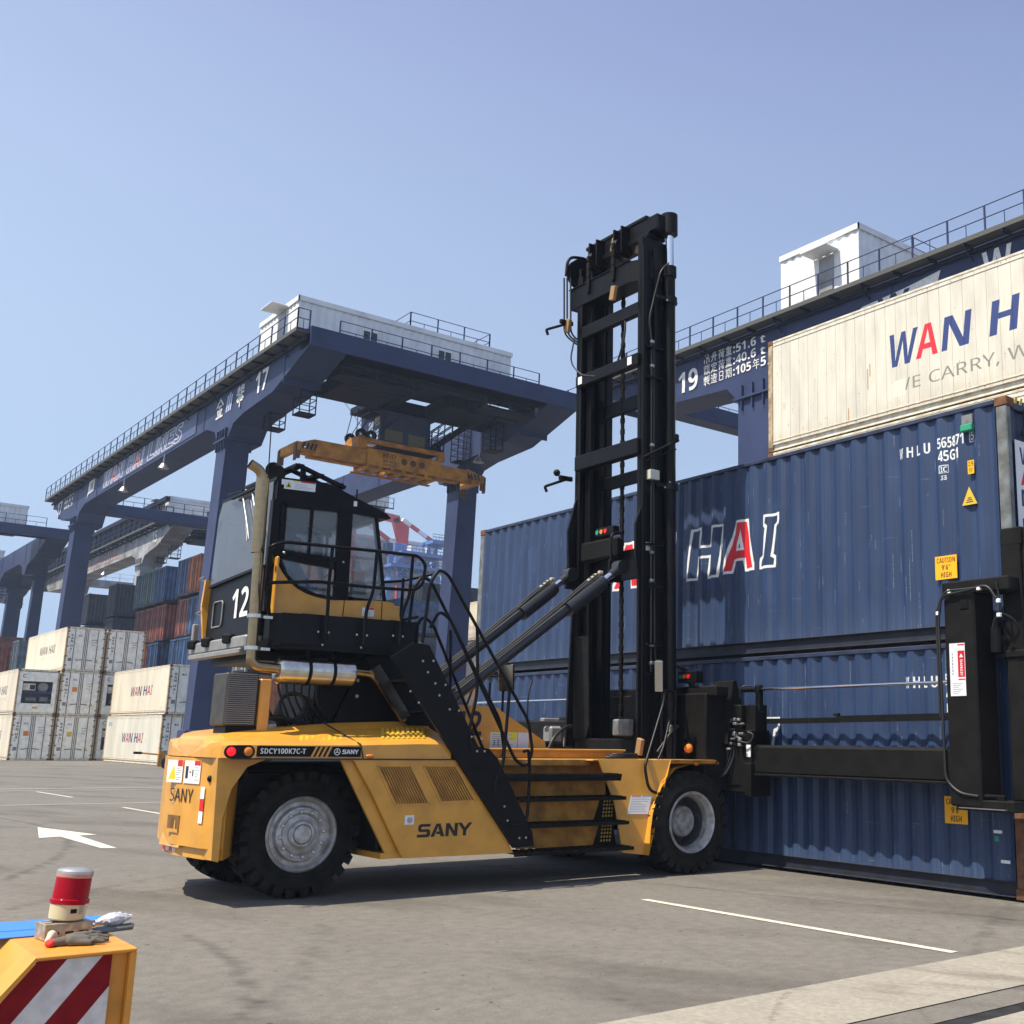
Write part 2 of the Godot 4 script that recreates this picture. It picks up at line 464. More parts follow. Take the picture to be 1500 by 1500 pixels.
# ---------- ground ----------
func sheet(pts: Array, y: float, tile: float, rep := 0.0) -> MB:
	var mb := MB.new()
	var ids := Geometry2D.triangulate_polygon(PackedVector2Array(pts))
	for i in range(0, ids.size(), 3):
		var q := []
		for k in 3: q.append(pts[ids[i + k]])
		mb.tri(V(q[0].x, y, q[0].y), V(q[1].x, y, q[1].y), V(q[2].x, y, q[2].y), Vector3.UP, Vector3.UP, Vector3.UP, q[0] / tile, q[1] / tile, q[2] / tile)
	if rep > 0.0:
		for p in mb.v: mb.t2.append(Vector2(p.x, p.z).rotated(0.4) / rep)
	return mb
func asphalt_material(base: Color, seed_: int) -> StandardMaterial3D:
	var s := 1024
	var big := noise(seed_, 0.006, 4).get_seamless_image(s, s, false, false, 0.12)
	var fine := noise(seed_ + 1, 0.35, 3).get_seamless_image(s, s, false, false, 0.05)
	var mid := noise(seed_ + 3, 0.045, 5).get_seamless_image(s, s, false, false, 0.08)
	mid.convert(Image.FORMAT_RGB8); big.convert(Image.FORMAT_RGB8); fine.convert(Image.FORMAT_RGB8)
	var rg := RandomNumberGenerator.new()
	rg.seed = seed_
	for y in s:
		for x in s:
			var a := big.get_pixel(x, y).r
			var b := fine.get_pixel(x, y).r
			var k := 0.84 + 0.06 * a + (b - 0.5) * 0.16 + (mid.get_pixel(x, y).r - 0.5) * 0.13 + rg.randf_range(-0.05, 0.05)
			big.set_pixel(x, y, Color(k, k * 0.99, k * 0.968))
	for i in 420:                                    # crumbs and small dark spots
		var x := rg.randi_range(2, s - 8)
		var y := rg.randi_range(2, s - 8)
		var c := rg.randf_range(0.30, 0.62) if rg.randf() < 0.72 else rg.randf_range(0.98, 1.0)
		big.fill_rect(Rect2i(x, y, rg.randi_range(1, 4), rg.randi_range(1, 3)), Color(c, c, c * 0.97))
	for i in 46:                                     # hairline cracks and scuffs
		var p := Vector2(rg.randf() * s, rg.randf() * s)
		var d := Vector2.RIGHT.rotated(rg.randf() * TAU)
		for j in rg.randi_range(10, 60):
			d = d.rotated(rg.randf_range(-0.35, 0.35)); p += d
			var xi := posmod(int(p.x), s)
			var yi := posmod(int(p.y), s)
			big.set_pixel(xi, yi, big.get_pixel(xi, yi) * Color(0.86, 0.86, 0.86))
	var m := StandardMaterial3D.new()
	m.albedo_color = base; m.albedo_texture = tex(big); m.roughness = 0.92
	var st := noise(seed_ + 7, 0.013, 5).get_seamless_image(1400, 400, false, false, 0.1)   # wide stains and tyre-polished lanes
	st.resize(512, 512, Image.INTERPOLATE_BILINEAR); st.convert(Image.FORMAT_RGBA8)
	for y in 512:
		for x in 512:
			var k := st.get_pixel(x, y).r
			st.set_pixel(x, y, Color(0.95 + 0.05 * k, 0.95 + 0.05 * k, 0.945 + 0.05 * k, 1.0).lerp(Color(0.80, 0.79, 0.78), clampf((0.42 - k) * 3.0, 0.0, 0.75)))
	for i in 34:                                     # faint tyre scrubs
		var p := Vector2(rg.randf() * 512, rg.randf() * 512)
		var d := Vector2.RIGHT.rotated(rg.randf_range(-0.5, 0.5) + (PI * 0.5 if rg.randf() < 0.3 else 0.0))
		var bend_ := rg.randf_range(-0.012, 0.012)
		var dark := rg.randf_range(0.86, 0.95)
		for j in rg.randi_range(40, 190):
			d = d.rotated(bend_); p += d
			if rg.randf() < 0.8:
				for w in rg.randi_range(1, 3):
					var xi := posmod(int(p.x), 512)
					var yi := posmod(int(p.y) + w, 512)
					var q := st.get_pixel(xi, yi)
					st.set_pixel(xi, yi, Color(q.r * dark, q.g * dark, q.b * dark, 1.0))
	m.detail_enabled = true; m.detail_albedo = tex(st); m.detail_blend_mode = BaseMaterial3D.BLEND_MODE_MUL; m.detail_uv_layer = BaseMaterial3D.DETAIL_UV_2
	return m
func make_ground():
	var asphalt := asphalt_material(lin(0.192, 0.183, 0.169), 40)
	var g := sheet(P([-900, 300, -900, -1400, 1400, -1400, 1400, 300]), 0.0, 8.3, 37.0)
	var o := solo("ground", g, asphalt, "grey asphalt yard surface with cracks, crumbs and faint stains", "", Vector3.ZERO, "", "structure")
	var conc := asphalt_material(lin(0.37, 0.348, 0.305), 77)
	solo("pavement", sheet(P([-60, -5.72, 90, -5.66, 90, -4.80, -60, -4.80]), 0.012, 3.3, 9.0), conc, "pale concrete strip across the near right corner of the yard", "", Vector3.ZERO, "", "structure")
	solo("road", sheet(P([-60, -4.796, 90, -4.796, 90, -4.50, -60, -4.50]), 0.006, 3.0, 11.0), asphalt, "narrow asphalt band between concrete strip and rail slot", "", Vector3.ZERO, "", "structure")
	solo("rail_slot", sheet(P([-60, -4.49, 90, -4.49, 90, -4.36, -60, -4.36]), 0.004, 2.0, 5.0), mat("slot", lin(0.035, 0.035, 0.037), 0.55, 0.3, M.dirt, 1.2), "dark steel rail slot along the near concrete strip", "", Vector3.ZERO, "", "structure")
	solo("pavement", sheet(P([-60, -4.35, 90, -4.35, 90, -2.5, -60, -2.5]), 0.008, 3.3, 9.0), conc, "pale concrete beside the rail slot at the near edge", "", Vector3.ZERO, "", "structure")
	var pt := mat("road_paint", lin(0.74, 0.71, 0.60), 0.75, 0.0, mottle(61, 0.05, 0.66, 1.03), 0.9)
	var worn := mat("road_paint_worn", lin(0.40, 0.385, 0.35), 0.85, 0.0, mottle(62, 0.06, 0.55, 1.03), 0.6)
	var line := func(p: Array, label: String, m: Material, group: String):
		solo("painted_line", sheet(P(p), 0.005, 2.0), m, label, "road marking", Vector3.ZERO, group)
	line.call([7.90, -9.81, 8.00, -9.81, 8.14, -5.89, 8.04, -5.89], "solid white painted line on asphalt between front wheel and concrete strip", pt, "lane lines")
	line.call([7.48, -37.7, 7.58, -37.7, 7.72, -34.0, 7.62, -34.0], "short white lane dash on asphalt, farther of the two left of the handler", pt, "lane lines")
	line.call([7.58, -28.9, 7.68, -28.9, 7.76, -25.9, 7.66, -25.9], "short white lane dash beside the handler's yellow rear end", pt, "lane lines")
	line.call([-40, -40.0, 30, -40.0, 30, -39.55, -40, -39.55], "faded white cross line, farthest across the yard", worn, "cross lines")
	line.call([-40, -38.5, 30, -38.5, 30, -38.2, -40, -38.2], "faded white cross line just nearer than the farthest one", worn, "cross lines")
	line.call([-40, -30.9, 30, -30.9, 30, -30.6, -40, -30.6], "faded white cross line nearest to the painted arrow", worn, "cross lines")
	line.call([-40, -65.5, 24, -65.5, 24, -65.1, -40, -65.1], "faded white cross line in front of the white reefer boxes", worn, "cross lines")
	solo("painted_arrow", sheet(P([4.757, -23.37, 5.23, -21.19, 4.93, -21.12, 4.873, -18.52, 4.676, -18.64, 4.635, -21.05, 4.30, -20.93]), 0.006, 2.0), pt, "white painted direction arrow on asphalt left of the handler", "road marking")
# ---------- containers ----------
func corrugated(p0: Vector3, along: Vector3, up: Vector3, out: Vector3, ln: float, h: float, pitch := 0.278, dep := 0.036) -> MB:
	# trapezoid corrugation; p0 lower left on the outer plane, uv over the whole sheet
	var mb := MB.new()
	var k := int(ln / pitch)
	var w := ln / k
	var xs := []
	for i in k:
		var b := i * w
		xs.append([b, 0.0]); xs.append([b + w * 0.26, 0.0]); xs.append([b + w * 0.50, 1.0]); xs.append([b + w * 0.76, 1.0])
	xs.append([ln, 0.0])
	for i in xs.size() - 1:
		var a: Vector3 = p0 + along * xs[i][0] - out * xs[i][1] * dep
		var b: Vector3 = p0 + along * xs[i + 1][0] - out * xs[i + 1][1] * dep
		var u0: float = xs[i][0] / ln
		var u1: float = xs[i + 1][0] / ln
		var nn := up.cross(b - a).normalized()
		if nn.dot(out) < 0.0: nn = -nn
		mb.tri(a, b, b + up * h, nn, nn, nn, Vector2(u0, 1), Vector2(u1, 1), Vector2(u1, 0))
		mb.tri(a, b + up * h, a + up * h, nn, nn, nn, Vector2(u0, 1), Vector2(u1, 0), Vector2(u0, 0))
	return mb
const CW := 2.438
func box_frame(o: Node, L: float, H: float, post: Material, rail: Material, cast: Material, low: Material):
	var hw := CW * 0.5
	var hl := L * 0.5
	for sx in [-1.0, 1.0]:
		for sz in [-1.0, 1.0]:
			var mb := MB.new()
			mb.box(V(sx * (hw - 0.055), H * 0.5, sz * (hl - 0.085)), V(0.10, H - 0.236, 0.15), 0.012)
			part("corner_post", mb, post, o)
			for y in [0.059, H - 0.059]:
				var c := MB.new()
				c.box(V(sx * (hw - 0.081), y, sz * (hl - 0.089)), V(0.162, 0.118, 0.178), 0.012)
				c.box(V(sx * (hw - 0.0005), y, sz * (hl - 0.089)), V(0.004, 0.05, 0.07), 0.0)
				part("corner_casting", c, cast, o)
		var tr := MB.new()
		tr.box(V(sx * (hw - 0.032), H - 0.045, 0), V(0.06, 0.06, L - 0.36), 0.008)
		part("top_rail", tr, rail, o)
		var br := MB.new()
		br.box(V(sx * (hw - 0.06), 0.105, 0), V(0.012, 0.16, L - 0.36))
		br.box(V(sx * (hw - 0.035), 0.185, 0), V(0.062, 0.012, L - 0.36), 0.003)
		br.box(V(sx * (hw - 0.032), 0.03, 0), V(0.064, 0.014, L - 0.36), 0.003)
		part("bottom_rail", br, low, o)
	for sz in [-1.0, 1.0]:
		var hd := MB.new()
		hd.box(V(0, H - 0.07, sz * (hl - 0.07)), V(CW - 0.33, 0.13, 0.11), 0.01)
		part("end_header", hd, rail, o)
		var sl := MB.new()
		sl.box(V(0, 0.075, sz * (hl - 0.07)), V(CW - 0.33, 0.14, 0.11), 0.01)
		part("end_sill", sl, low, o)
func dry_box(called: String, label: String, group: String, L: float, H: float, left: Material, side: Material, post: Material, rail: Material, cast: Material, low: Material) -> Node3D:
	# dry container lying along z, doors towards +z; the left side has its own lettered sheet
	var o := thing(called, label, "container", Vector3.ZERO, group)
	var hw := CW * 0.5
	var hl := L * 0.5
	box_frame(o, L, H, post, rail, cast, low)
	var pl := L - 0.34
	part("side_panel", corrugated(V(-hw + 0.012, 0.19, -pl * 0.5), V(0, 0, 1), Vector3.UP, V(-1, 0, 0), pl, H - 0.26), left, o)
	part("side_panel", corrugated(V(hw - 0.012, 0.19, -pl * 0.5), V(0, 0, 1), Vector3.UP, V(1, 0, 0), pl, H - 0.26), side, o)
	part("end_panel", corrugated(V(-hw + 0.11, 0.14, -hl + 0.05), V(1, 0, 0), Vector3.UP, V(0, 0, -1), CW - 0.22, H - 0.27), side, o)
	var rf := MB.new()
	rf.box(V(0, H - 0.04, 0), V(CW - 0.12, 0.02, L - 0.3))
	part("roof", rf, side, o)
	var fl := MB.new()
	fl.box(V(0, 0.17, 0), V(CW - 0.14, 0.03, L - 0.3))
	part("floor_plate", fl, low, o)
	for s in [-1.0, 1.0]:
		var d := part("door", corrugated(V(s * 0.555 - 0.54, 0.15, hl - 0.045), V(1, 0, 0), Vector3.UP, V(0, 0, 1), 1.08, H - 0.29, 0.36, 0.03), side, o)
		for x in [0.22, 0.82]:
			var rod := MB.new()
			rod.cyl(V(s * x, 0.1, hl - 0.015), V(s * x, H - 0.1, hl - 0.015), 0.018, 8)
			for y in [0.35, 1.1, 1.9, H - 0.4]: rod.box(V(s * x, y, hl - 0.02), V(0.09, 0.06, 0.03), 0.005)
			part("lock_rod", rod, low, d)
	return o
func paint_sheet(w: int, h: int, base: Color, seed_: int, streak: float, grime: Color, rust := 40) -> Image:
	# weathered paint: vertical run marks, dirt along the foot, scratches and rust bites
	var im := Image.create(w, h, false, Image.FORMAT_RGB8)
	var a := noise(seed_, 0.02, 4)
	var b := noise(seed_ + 5, 0.10, 3)
	var rg := RandomNumberGenerator.new()
	rg.seed = seed_
	var col := PackedFloat32Array()
	for x in w: col.append(absf(b.get_noise_2d(x * 0.9, 7.0)))
	for y in h:
		var foot := pow(clampf((float(y) / h - 0.80) / 0.20, 0.0, 1.0), 2.0)
		for x in w:
			var k := a.get_noise_2d(x * 0.55, y * 0.16)
			var c := base * (1.0 + 0.10 * k)
			c = c.lerp(grime, clampf(streak * (col[x] * 0.9 + 0.6 * maxf(k, 0.0)) + foot * 0.34 * (0.5 + col[x]), 0.0, 0.8))
			im.set_pixel(x, y, c)
	for i in rust * 3:                                   # scratches down the ridges
		var x := rg.randi_range(2, w - 4)
		var y := rg.randi_range(2, h - 8)
		var ln := int(rg.randf_range(0.01, 0.09) * h * (1.0 if rg.randf() < 0.8 else 2.6))
		for j in ln:
			if rg.randf() < 0.72: im.set_pixel(clampi(x + (1 if rg.randf() < 0.06 else 0), 0, w - 1), mini(y + j, h - 1), grime.lerp(Color(0.86, 0.87, 0.84), rg.randf_range(0.1, 0.5)))
	for i in rust:
		var x := rg.randi_range(2, w - 8)
		var y := int((1.0 - pow(rg.randf(), 2.2)) * (h - 8)) if rg.randf() < 0.6 else rg.randi_range(0, 10)
		var c := Color(0.34, 0.20, 0.12).lerp(Color(0.50, 0.33, 0.20), rg.randf())
		im.fill_rect(Rect2i(x, y, rg.randi_range(1, 4), rg.randi_range(1, 3)), c)
		for j in rg.randi_range(0, 22): im.set_pixel(x, mini(y + j, h - 1), im.get_pixel(x, mini(y + j, h - 1)).lerp(c, 0.45))
	return im
func sheet_mat(im: Image, rough := 0.5) -> StandardMaterial3D:
	var m := StandardMaterial3D.new()
	m.albedo_texture = tex(im); m.roughness = rough
	return m
func outline_text(im: Image, s: String, r: Rect2, rim: Color, fill: Color, k: int, slant := 0.0):
	for d in [[-k, 0], [k, 0], [0, -k], [0, k], [-k, -k], [k, k], [-k, k], [k, -k]]:
		write(im, s, Rect2(r.position + Vector2(d[0], d[1]), r.size), rim, bold, slant)
	write(im, s, r, fill, bold, slant)
func blue_side(upper: bool) -> Image:
	# 12.19 m x 2.63 m of blue sheet; zz = metres from the near corner, y above the base of the box
	var w := 2048
	var h := 452
	var base := Color(0.128, 0.205, 0.340)
	var im := paint_sheet(w, h, base, 101 if upper else 133, 0.26, Color(0.34, 0.39, 0.47), 60 if upper else 70)
	var rg := RandomNumberGenerator.new()
	rg.seed = 9 if upper else 19
	for i in 16:                                          # touched-up patches and rubbed places
		var x0 := rg.randi_range(0, w - 90)
		var y0 := rg.randi_range(10, h - 90)
		var k2 := rg.randf_range(0.90, 1.12)
		for y in range(y0, y0 + rg.randi_range(14, 80)):
			for x in range(x0, x0 + rg.randi_range(40, 60)):
				var c := im.get_pixel(x, y)
				im.set_pixel(x, y, Color(c.r * k2, c.g * k2, c.b * k2))
	for i in 40:                                          # horizontal rub marks across the ridges
		var x0 := rg.randi_range(0, w - 60)
		var y0 := rg.randi_range(10, h - 10)
		for x in range(x0, x0 + rg.randi_range(8, 46)):
			if rg.randf() < 0.6: im.set_pixel(x, clampi(y0 + int((x - x0) * 0.06), 0, h - 1), Color(0.45, 0.49, 0.55))
	var L := 12.192 - 0.34
	var px := func(z: float) -> float: return (z + 7.18 + 12.192 - 0.17) / L * w
	var py := func(y: float) -> float: return (1.0 - (y - 0.19) / 2.636) * h
	var R := func(z0: float, z1: float, y0: float, y1: float) -> Rect2:
		return Rect2(px.call(z0), py.call(y1), px.call(z1) - px.call(z0), py.call(y0) - py.call(y1))
	var white := Color(0.86, 0.87, 0.86)
	var red := Color(0.80, 0.10, 0.16)
	var b0 := 2.896 if upper else 0.0
	if upper:
		outline_text(im, "W", R.call(-15.86, -14.95, 1.28, 2.0), white, base, 7, 0.16)
		outline_text(im, "A", R.call(-14.85, -14.2, 1.28, 2.0), white, red, 7, 0.10)
		outline_text(im, "N", R.call(-14.05, -13.35, 1.28, 2.0), white, base, 7, 0.16)
		outline_text(im, "H", R.call(-12.93, -12.28, 1.26, 1.99), white, base, 7, 0.16)
		outline_text(im, "A", R.call(-12.13, -11.50, 1.28, 1.99), white, red, 7, 0.10)
		outline_text(im, "I", R.call(-11.33, -11.08, 1.28, 1.99), white, base, 7, 0.16)
	else:
		outline_text(im, "WAN HAI", R.call(-15.86, -11.08, 1.28, 2.0), white, base, 7, 0.16)
	var k := 0.0 if upper else -0.02
	var q := 2.52 if upper else 2.48
	var i := 0
	for ch in ["W", "H", "L", "U"]:
		write(im, ch, R.call(-8.82 + i * 0.135, -8.82 + i * 0.135 + 0.075, q - 0.12, q + 0.02), white)
		i += 1
	write(im, "565871" if upper else "565829", R.call(-8.21, -7.82, q - 0.10, q + 0.04), white)
	write(im, "45G1", R.call(-8.20, -7.90, q - 0.27, q - 0.13), white)
	im.fill_rect(Rect2i(R.call(-7.745, -7.665, q - 0.10, q + 0.07)), white)
	im.fill_rect(Rect2i(R.call(-7.735, -7.675, q - 0.09, q + 0.06)), base)
	write(im, "5" if upper else "6", R.call(-7.728, -7.682, q - 0.07, q + 0.04), white)
	im.fill_rect(Rect2i(R.call(-8.19, -8.06, q - 0.43, q - 0.32)), white)
	im.fill_rect(Rect2i(R.call(-8.18, -8.07, q - 0.42, q - 0.33)), base)
	write(im, "IC", R.call(-8.17, -8.08, q - 0.41, q - 0.34), white)
	write(im, "33", R.call(-8.17, -8.09, q - 0.51, q - 0.45), white)
	return im
func placard(lines: Array) -> Image:
	var im := Image.create(128, 128, false, Image.FORMAT_RGB8)
	im.fill(Color(0.95, 0.68, 0.03))
	for l in lines: write(im, l[0], Rect2(l[1] * 128, l[2] * 128, l[3] * 128, l[4] * 128), Color(0.22, 0.12, 0.04))
	return im
func box_marks(o: Node3D, upper: bool):
	# printed plates stuck to the sheet, world coordinates moved into the box
	var c := o.position
	org = c
	var fx := 11.266
	var U := V(0, 0, 1)
	var put := func(called: String, im: Image, z: float, y: float, w: float, h: float):
		picture(called, im, V(fx, y, z), U * w, Vector3.UP * h, o, 0.004)
	var cau := placard([["CAUTION", 0.08, 0.08, 0.84, 0.22], ["9'6\"", 0.30, 0.39, 0.40, 0.22], ["HIGH", 0.26, 0.70, 0.48, 0.22]])
	if upper: put.call("height_placard", cau, -8.29, 3.685, 0.32, 0.29)
	else: put.call("height_placard", cau, -8.27, 0.79, 0.32, 0.31)
	var m29 := placard([["2.9", 0.12, 0.08, 0.76, 0.36], ["9'6\"", 0.2, 0.56, 0.6, 0.34]])
	if upper: put.call("height_mark", m29, -7.76, 4.94, 0.09, 0.17)
	else: put.call("height_mark", m29, -7.76, 2.04, 0.09, 0.16)
	var y0 := 4.56 if upper else 1.65
	var tr := MB.new()
	tr.prism(P([0, 0, 0.215, 0, 0.1075, 0.225]), V(fx, y0, -7.86), U, Vector3.UP, V(-0.004, 0, 0))
	part("warning_triangle", tr, M.gold, o)
	var tk := MB.new()
	for i in 3: tk.bx(fx - 0.0065, fx - 0.0045, y0 + 0.03 + i * 0.025, y0 + 0.04 + i * 0.025, -7.80 + i * 0.012, -7.70 - i * 0.012)
	part("triangle_print", tk, M.ink, o)
	if upper:
		var v := MB.new()
		v.box(V(11.245, 5.52, -7.735), V(0.07, 0.09, 0.17), 0.012)
		part("vent_cover", v, mat("vent_green", lin(0.02, 0.28, 0.16), 0.5), o)
		var vs := MB.new()
		vs.box(V(11.258, 5.63, -7.735), V(0.03, 0.12, 0.16), 0.004)
		part("vent_patch", vs, M.steel_grey, o)
		# notice on the door end
		var nt := Image.create(96, 256, false, Image.FORMAT_RGB8)
		nt.fill(Color(0.86, 0.87, 0.88))
		var i := 0
		for ch in ["W", "A", "N", "H", "A", "I"]:
			var yy := 12 + i * 38 + (14 if i > 2 else 0)
			write(nt, ch, Rect2(20, yy, 56 if ch != "I" else 14, 30), Color(0.78, 0.1, 0.14) if ch == "A" else Color(0.10, 0.13, 0.30))
			i += 1
		picture("door_notice", nt, V(11.42, 3.55, -7.196), V(0.42, 0, 0), Vector3.UP * 1.75, o, 0.006)
	else:
		for e in [[-7.61, 0.72, 0.11, 0.035, M.paper], [-7.60, 0.63, 0.055, 0.06, mat("sticker_green", lin(0.03, 0.24, 0.15), 0.6)], [-7.53, 0.40, 0.12, 0.035, M.paper]]:
			var s := MB.new()
			s.bx(fx - 0.004, fx, e[1], e[1] + e[3], e[0], e[0] + e[2])
			part("small_sticker", s, e[4], o)
		var ar := MB.new()
		ar.prism(P([0.02, 0, 0.06, 0, 0.06, 0.06, 0.08, 0.06, 0.04, 0.11, 0, 0.06, 0.02, 0.06]), V(fx, 1.22, -7.60), U, Vector3.UP, V(-0.003, 0, 0))
		part("white_arrow", ar, M.paper, o)
func make_right_stack():
	var sd := mat("blue_sheet", lin(0.019, 0.036, 0.092), 0.5, 0.0, M.dirt, 0.5)
	var at := V(11.26 + CW * 0.5, 0, -7.18 - 6.096)
	var lo := dry_box("blue_container", "blue shipping container on the ground behind the handler's black spreader arm", "stacked blue containers", 12.192, 2.896, sheet_mat(blue_side(false)), sd, M.rust, M.blue_frame, M.rust, M.blue_rail_dark)
	lo.position = at + V(0, 0.02, 0)
	box_marks(lo, false)
	var up := dry_box("blue_container", "blue shipping container with big HAI letters, top of the near right stack", "stacked blue containers", 12.192, 2.896, sheet_mat(blue_side(true)), sd, M.steel_grey, M.blue_frame, M.rust, M.blue_rail_dark)
	up.position = at + V(0, 2.896 + 0.03, 0)
	box_marks(up, true)
	# hazard stripes on the top header of the door end
	org = up.position
	for i in 8:
		var hz := MB.new()
		hz.prism(P([0, 0, 0.05, 0, 0.09, 0.09, 0.04, 0.09]), V(11.44 + i * 0.11, 5.76, -7.194), V(1, 0, 0), Vector3.UP, V(0, 0, 0.004))
		part("hazard_stripe", hz, M.gold, up)
	# white reefers, four high, farther row
	var ws := white_side()
	var cx := 18.9 + CW * 0.5
	var cz := -18.8 + 6.096
	var top := reefer("white_reefer", "cream white refrigerated container with big WAN HAI letters above the blue stack", "white refrigerated containers", 12.192, 2.896, sheet_mat(ws, 0.55))
	top.position = V(cx, 8.72, cz)
	org = Vector3.ZERO
	var pm := sheet_mat(paint_sheet(1024, 226, Color(0.85, 0.83, 0.765), 311, 0.10, Color(0.78, 0.70, 0.58), 30), 0.55)
	var low := reefer("white_reefer", "cream white refrigerated container carrying the lettered one, mostly hidden by blue boxes", "white refrigerated containers", 12.192, 2.896, pm)
	low.position = V(cx, 5.82, cz)
	copy(low, V(cx, 2.91, cz), "white refrigerated container, second from the ground in the hidden far right stack", "white refrigerated containers")
	copy(low, V(cx, 0.0, cz), "white refrigerated container on the ground in the hidden far right stack", "white refrigerated containers")
func white_side() -> Image:
	var w := 2048
	var h := 452
	var im := paint_sheet(w, h, Color(0.815, 0.80, 0.745), 211, 0.26, Color(0.66, 0.60, 0.50), 170)
	var L := 12.192 - 0.34
	var px := func(z: float) -> float: return (z + 18.8 - 0.17) / L * w
	var py := func(y: float) -> float: return (1.0 - (y - 8.72 - 0.19) / 2.636) * h
	var R := func(z0: float, z1: float, y0: float, y1: float) -> Rect2:
		return Rect2(px.call(z0), py.call(y1), px.call(z1) - px.call(z0), py.call(y0) - py.call(y1))
	for i in int(12.192 / 0.30) + 1:                      # dirt in the lap seams
		var sx := clampi(int(i * w / float(int(12.192 / 0.30))), 1, w - 3)
		for y in h:
			var c := im.get_pixel(sx, y)
			im.set_pixel(sx, y, c * 0.86); im.set_pixel(sx + 1, y, c * 0.95)
	var blue := Color(0.16, 0.23, 0.45)
	var red := Color(0.80, 0.13, 0.20)
	write(im, "W", R.call(-15.0, -14.22, 9.95, 10.72), blue, bold, 0.12)
	write(im, "A", R.call(-14.22, -13.64, 9.97, 10.72), red, bold, 0.08)
	write(im, "N", R.call(-13.52, -12.83, 9.97, 10.72), blue, bold, 0.14)
	write(im, "H", R.call(-12.33, -11.68, 9.98, 10.72), blue, bold, 0.14)
	write(im, "A", R.call(-11.5, -10.9, 9.98, 10.72), red, bold, 0.08)
	write(im, "I", R.call(-10.7, -10.45, 9.98, 10.72), blue, bold, 0.14)
	write(im, "WE CARRY, WE CARE", R.call(-14.92, -9.7, 9.30, 9.62), Color(0.50, 0.50, 0.47), sans)
	im.fill_rect(Rect2i(R.call(-14.9, -14.55, 9.25, 9.62)), Color(0.86, 0.83, 0.76))       # repair patch over the first letters
	im.fill_rect(Rect2i(R.call(-18.3, -18.18, 9.72, 9.9)), Color(0.76, 0.75, 0.71))
	for e in [[-15.62, 9.6, 0.5], [-15.55, 9.9, 0.3], [-16.2, 9.0, 0.3]]:
		im.fill_rect(Rect2i(R.call(e[0], e[0] + 0.03, e[1], e[1] + e[2])), Color(0.66, 0.50, 0.36))
	return im
func reefer(called: String, label: String, group: String, L: float, H: float, side: Material) -> Node3D:
	# refrigerated box: smooth insulated sides in narrow lapped strips, doors towards +z
	var o := thing(called, label, "container", Vector3.ZERO, group)
	var hw := CW * 0.5
	var hl := L * 0.5
	box_frame(o, L, H, M.reefer_post if M.has("reefer_post") else mat("reefer_post", lin(0.46, 0.36, 0.22), 0.7, 0.0, M.dirt, 0.9), M.reefer, M.rust, M.reefer)
	for s in [-1.0, 1.0]:
		var mb := MB.new()
		var k := int(L / 0.30)
		var pl := L - 0.34
		for i in k:                                     # lapped strips with a shallow groove between
			var z0 := -pl * 0.5 + pl * i / k
			var z1 := -pl * 0.5 + pl * (i + 1) / k
			var x: float = s * (hw - 0.012)
			var xg: float = s * (hw - 0.020)
			var f := func(za: float, xa: float, zb: float, xb: float):
				var ua := (za + pl * 0.5) / pl
				var ub := (zb + pl * 0.5) / pl
				var nn := V(s, 0, -(xb - xa) * s / maxf(zb - za, 0.001) * 0.6).normalized()
				mb.tri(V(xa, 0.19, za), V(xb, 0.19, zb), V(xb, H - 0.07, zb), nn, nn, nn, Vector2(ua, 1), Vector2(ub, 1), Vector2(ub, 0))
				mb.tri(V(xa, 0.19, za), V(xb, H - 0.07, zb), V(xa, H - 0.07, za), nn, nn, nn, Vector2(ua, 1), Vector2(ub, 0), Vector2(ua, 0))
			f.call(z0, xg, z0 + 0.008, xg); f.call(z0 + 0.008, xg, z0 + 0.012, x); f.call(z0 + 0.012, x, z1 - 0.004, x); f.call(z1 - 0.004, x, z1, xg)
		part("side_panel", mb, side if s < 0.0 else M.reefer, o)
		var rr := MB.new()
		rr.box(V(s * (hw - 0.008), 0.27, 0), V(0.016, 0.03, L - 0.36), 0.004)
		rr.box(V(s * (hw - 0.006), H - 0.16, 0), V(0.012, 0.012, L - 0.36), 0.003)
		part("side_rib", rr, M.reefer, o)
	var rf := MB.new()
	rf.box(V(0, H - 0.04, 0), V(CW - 0.12, 0.02, L - 0.3))
	part("roof", rf, M.reefer, o)
	var fl := MB.new()
	fl.box(V(0, 0.17, 0), V(CW - 0.14, 0.03, L - 0.3))
	part("floor_plate", fl, M.reefer_trim, o)
	var bk := MB.new()
	bk.box(V(0, H * 0.5, -hl + 0.05), V(CW - 0.22, H - 0.27, 0.04), 0.005)
	part("end_panel", bk, M.reefer_door, o)
	return o
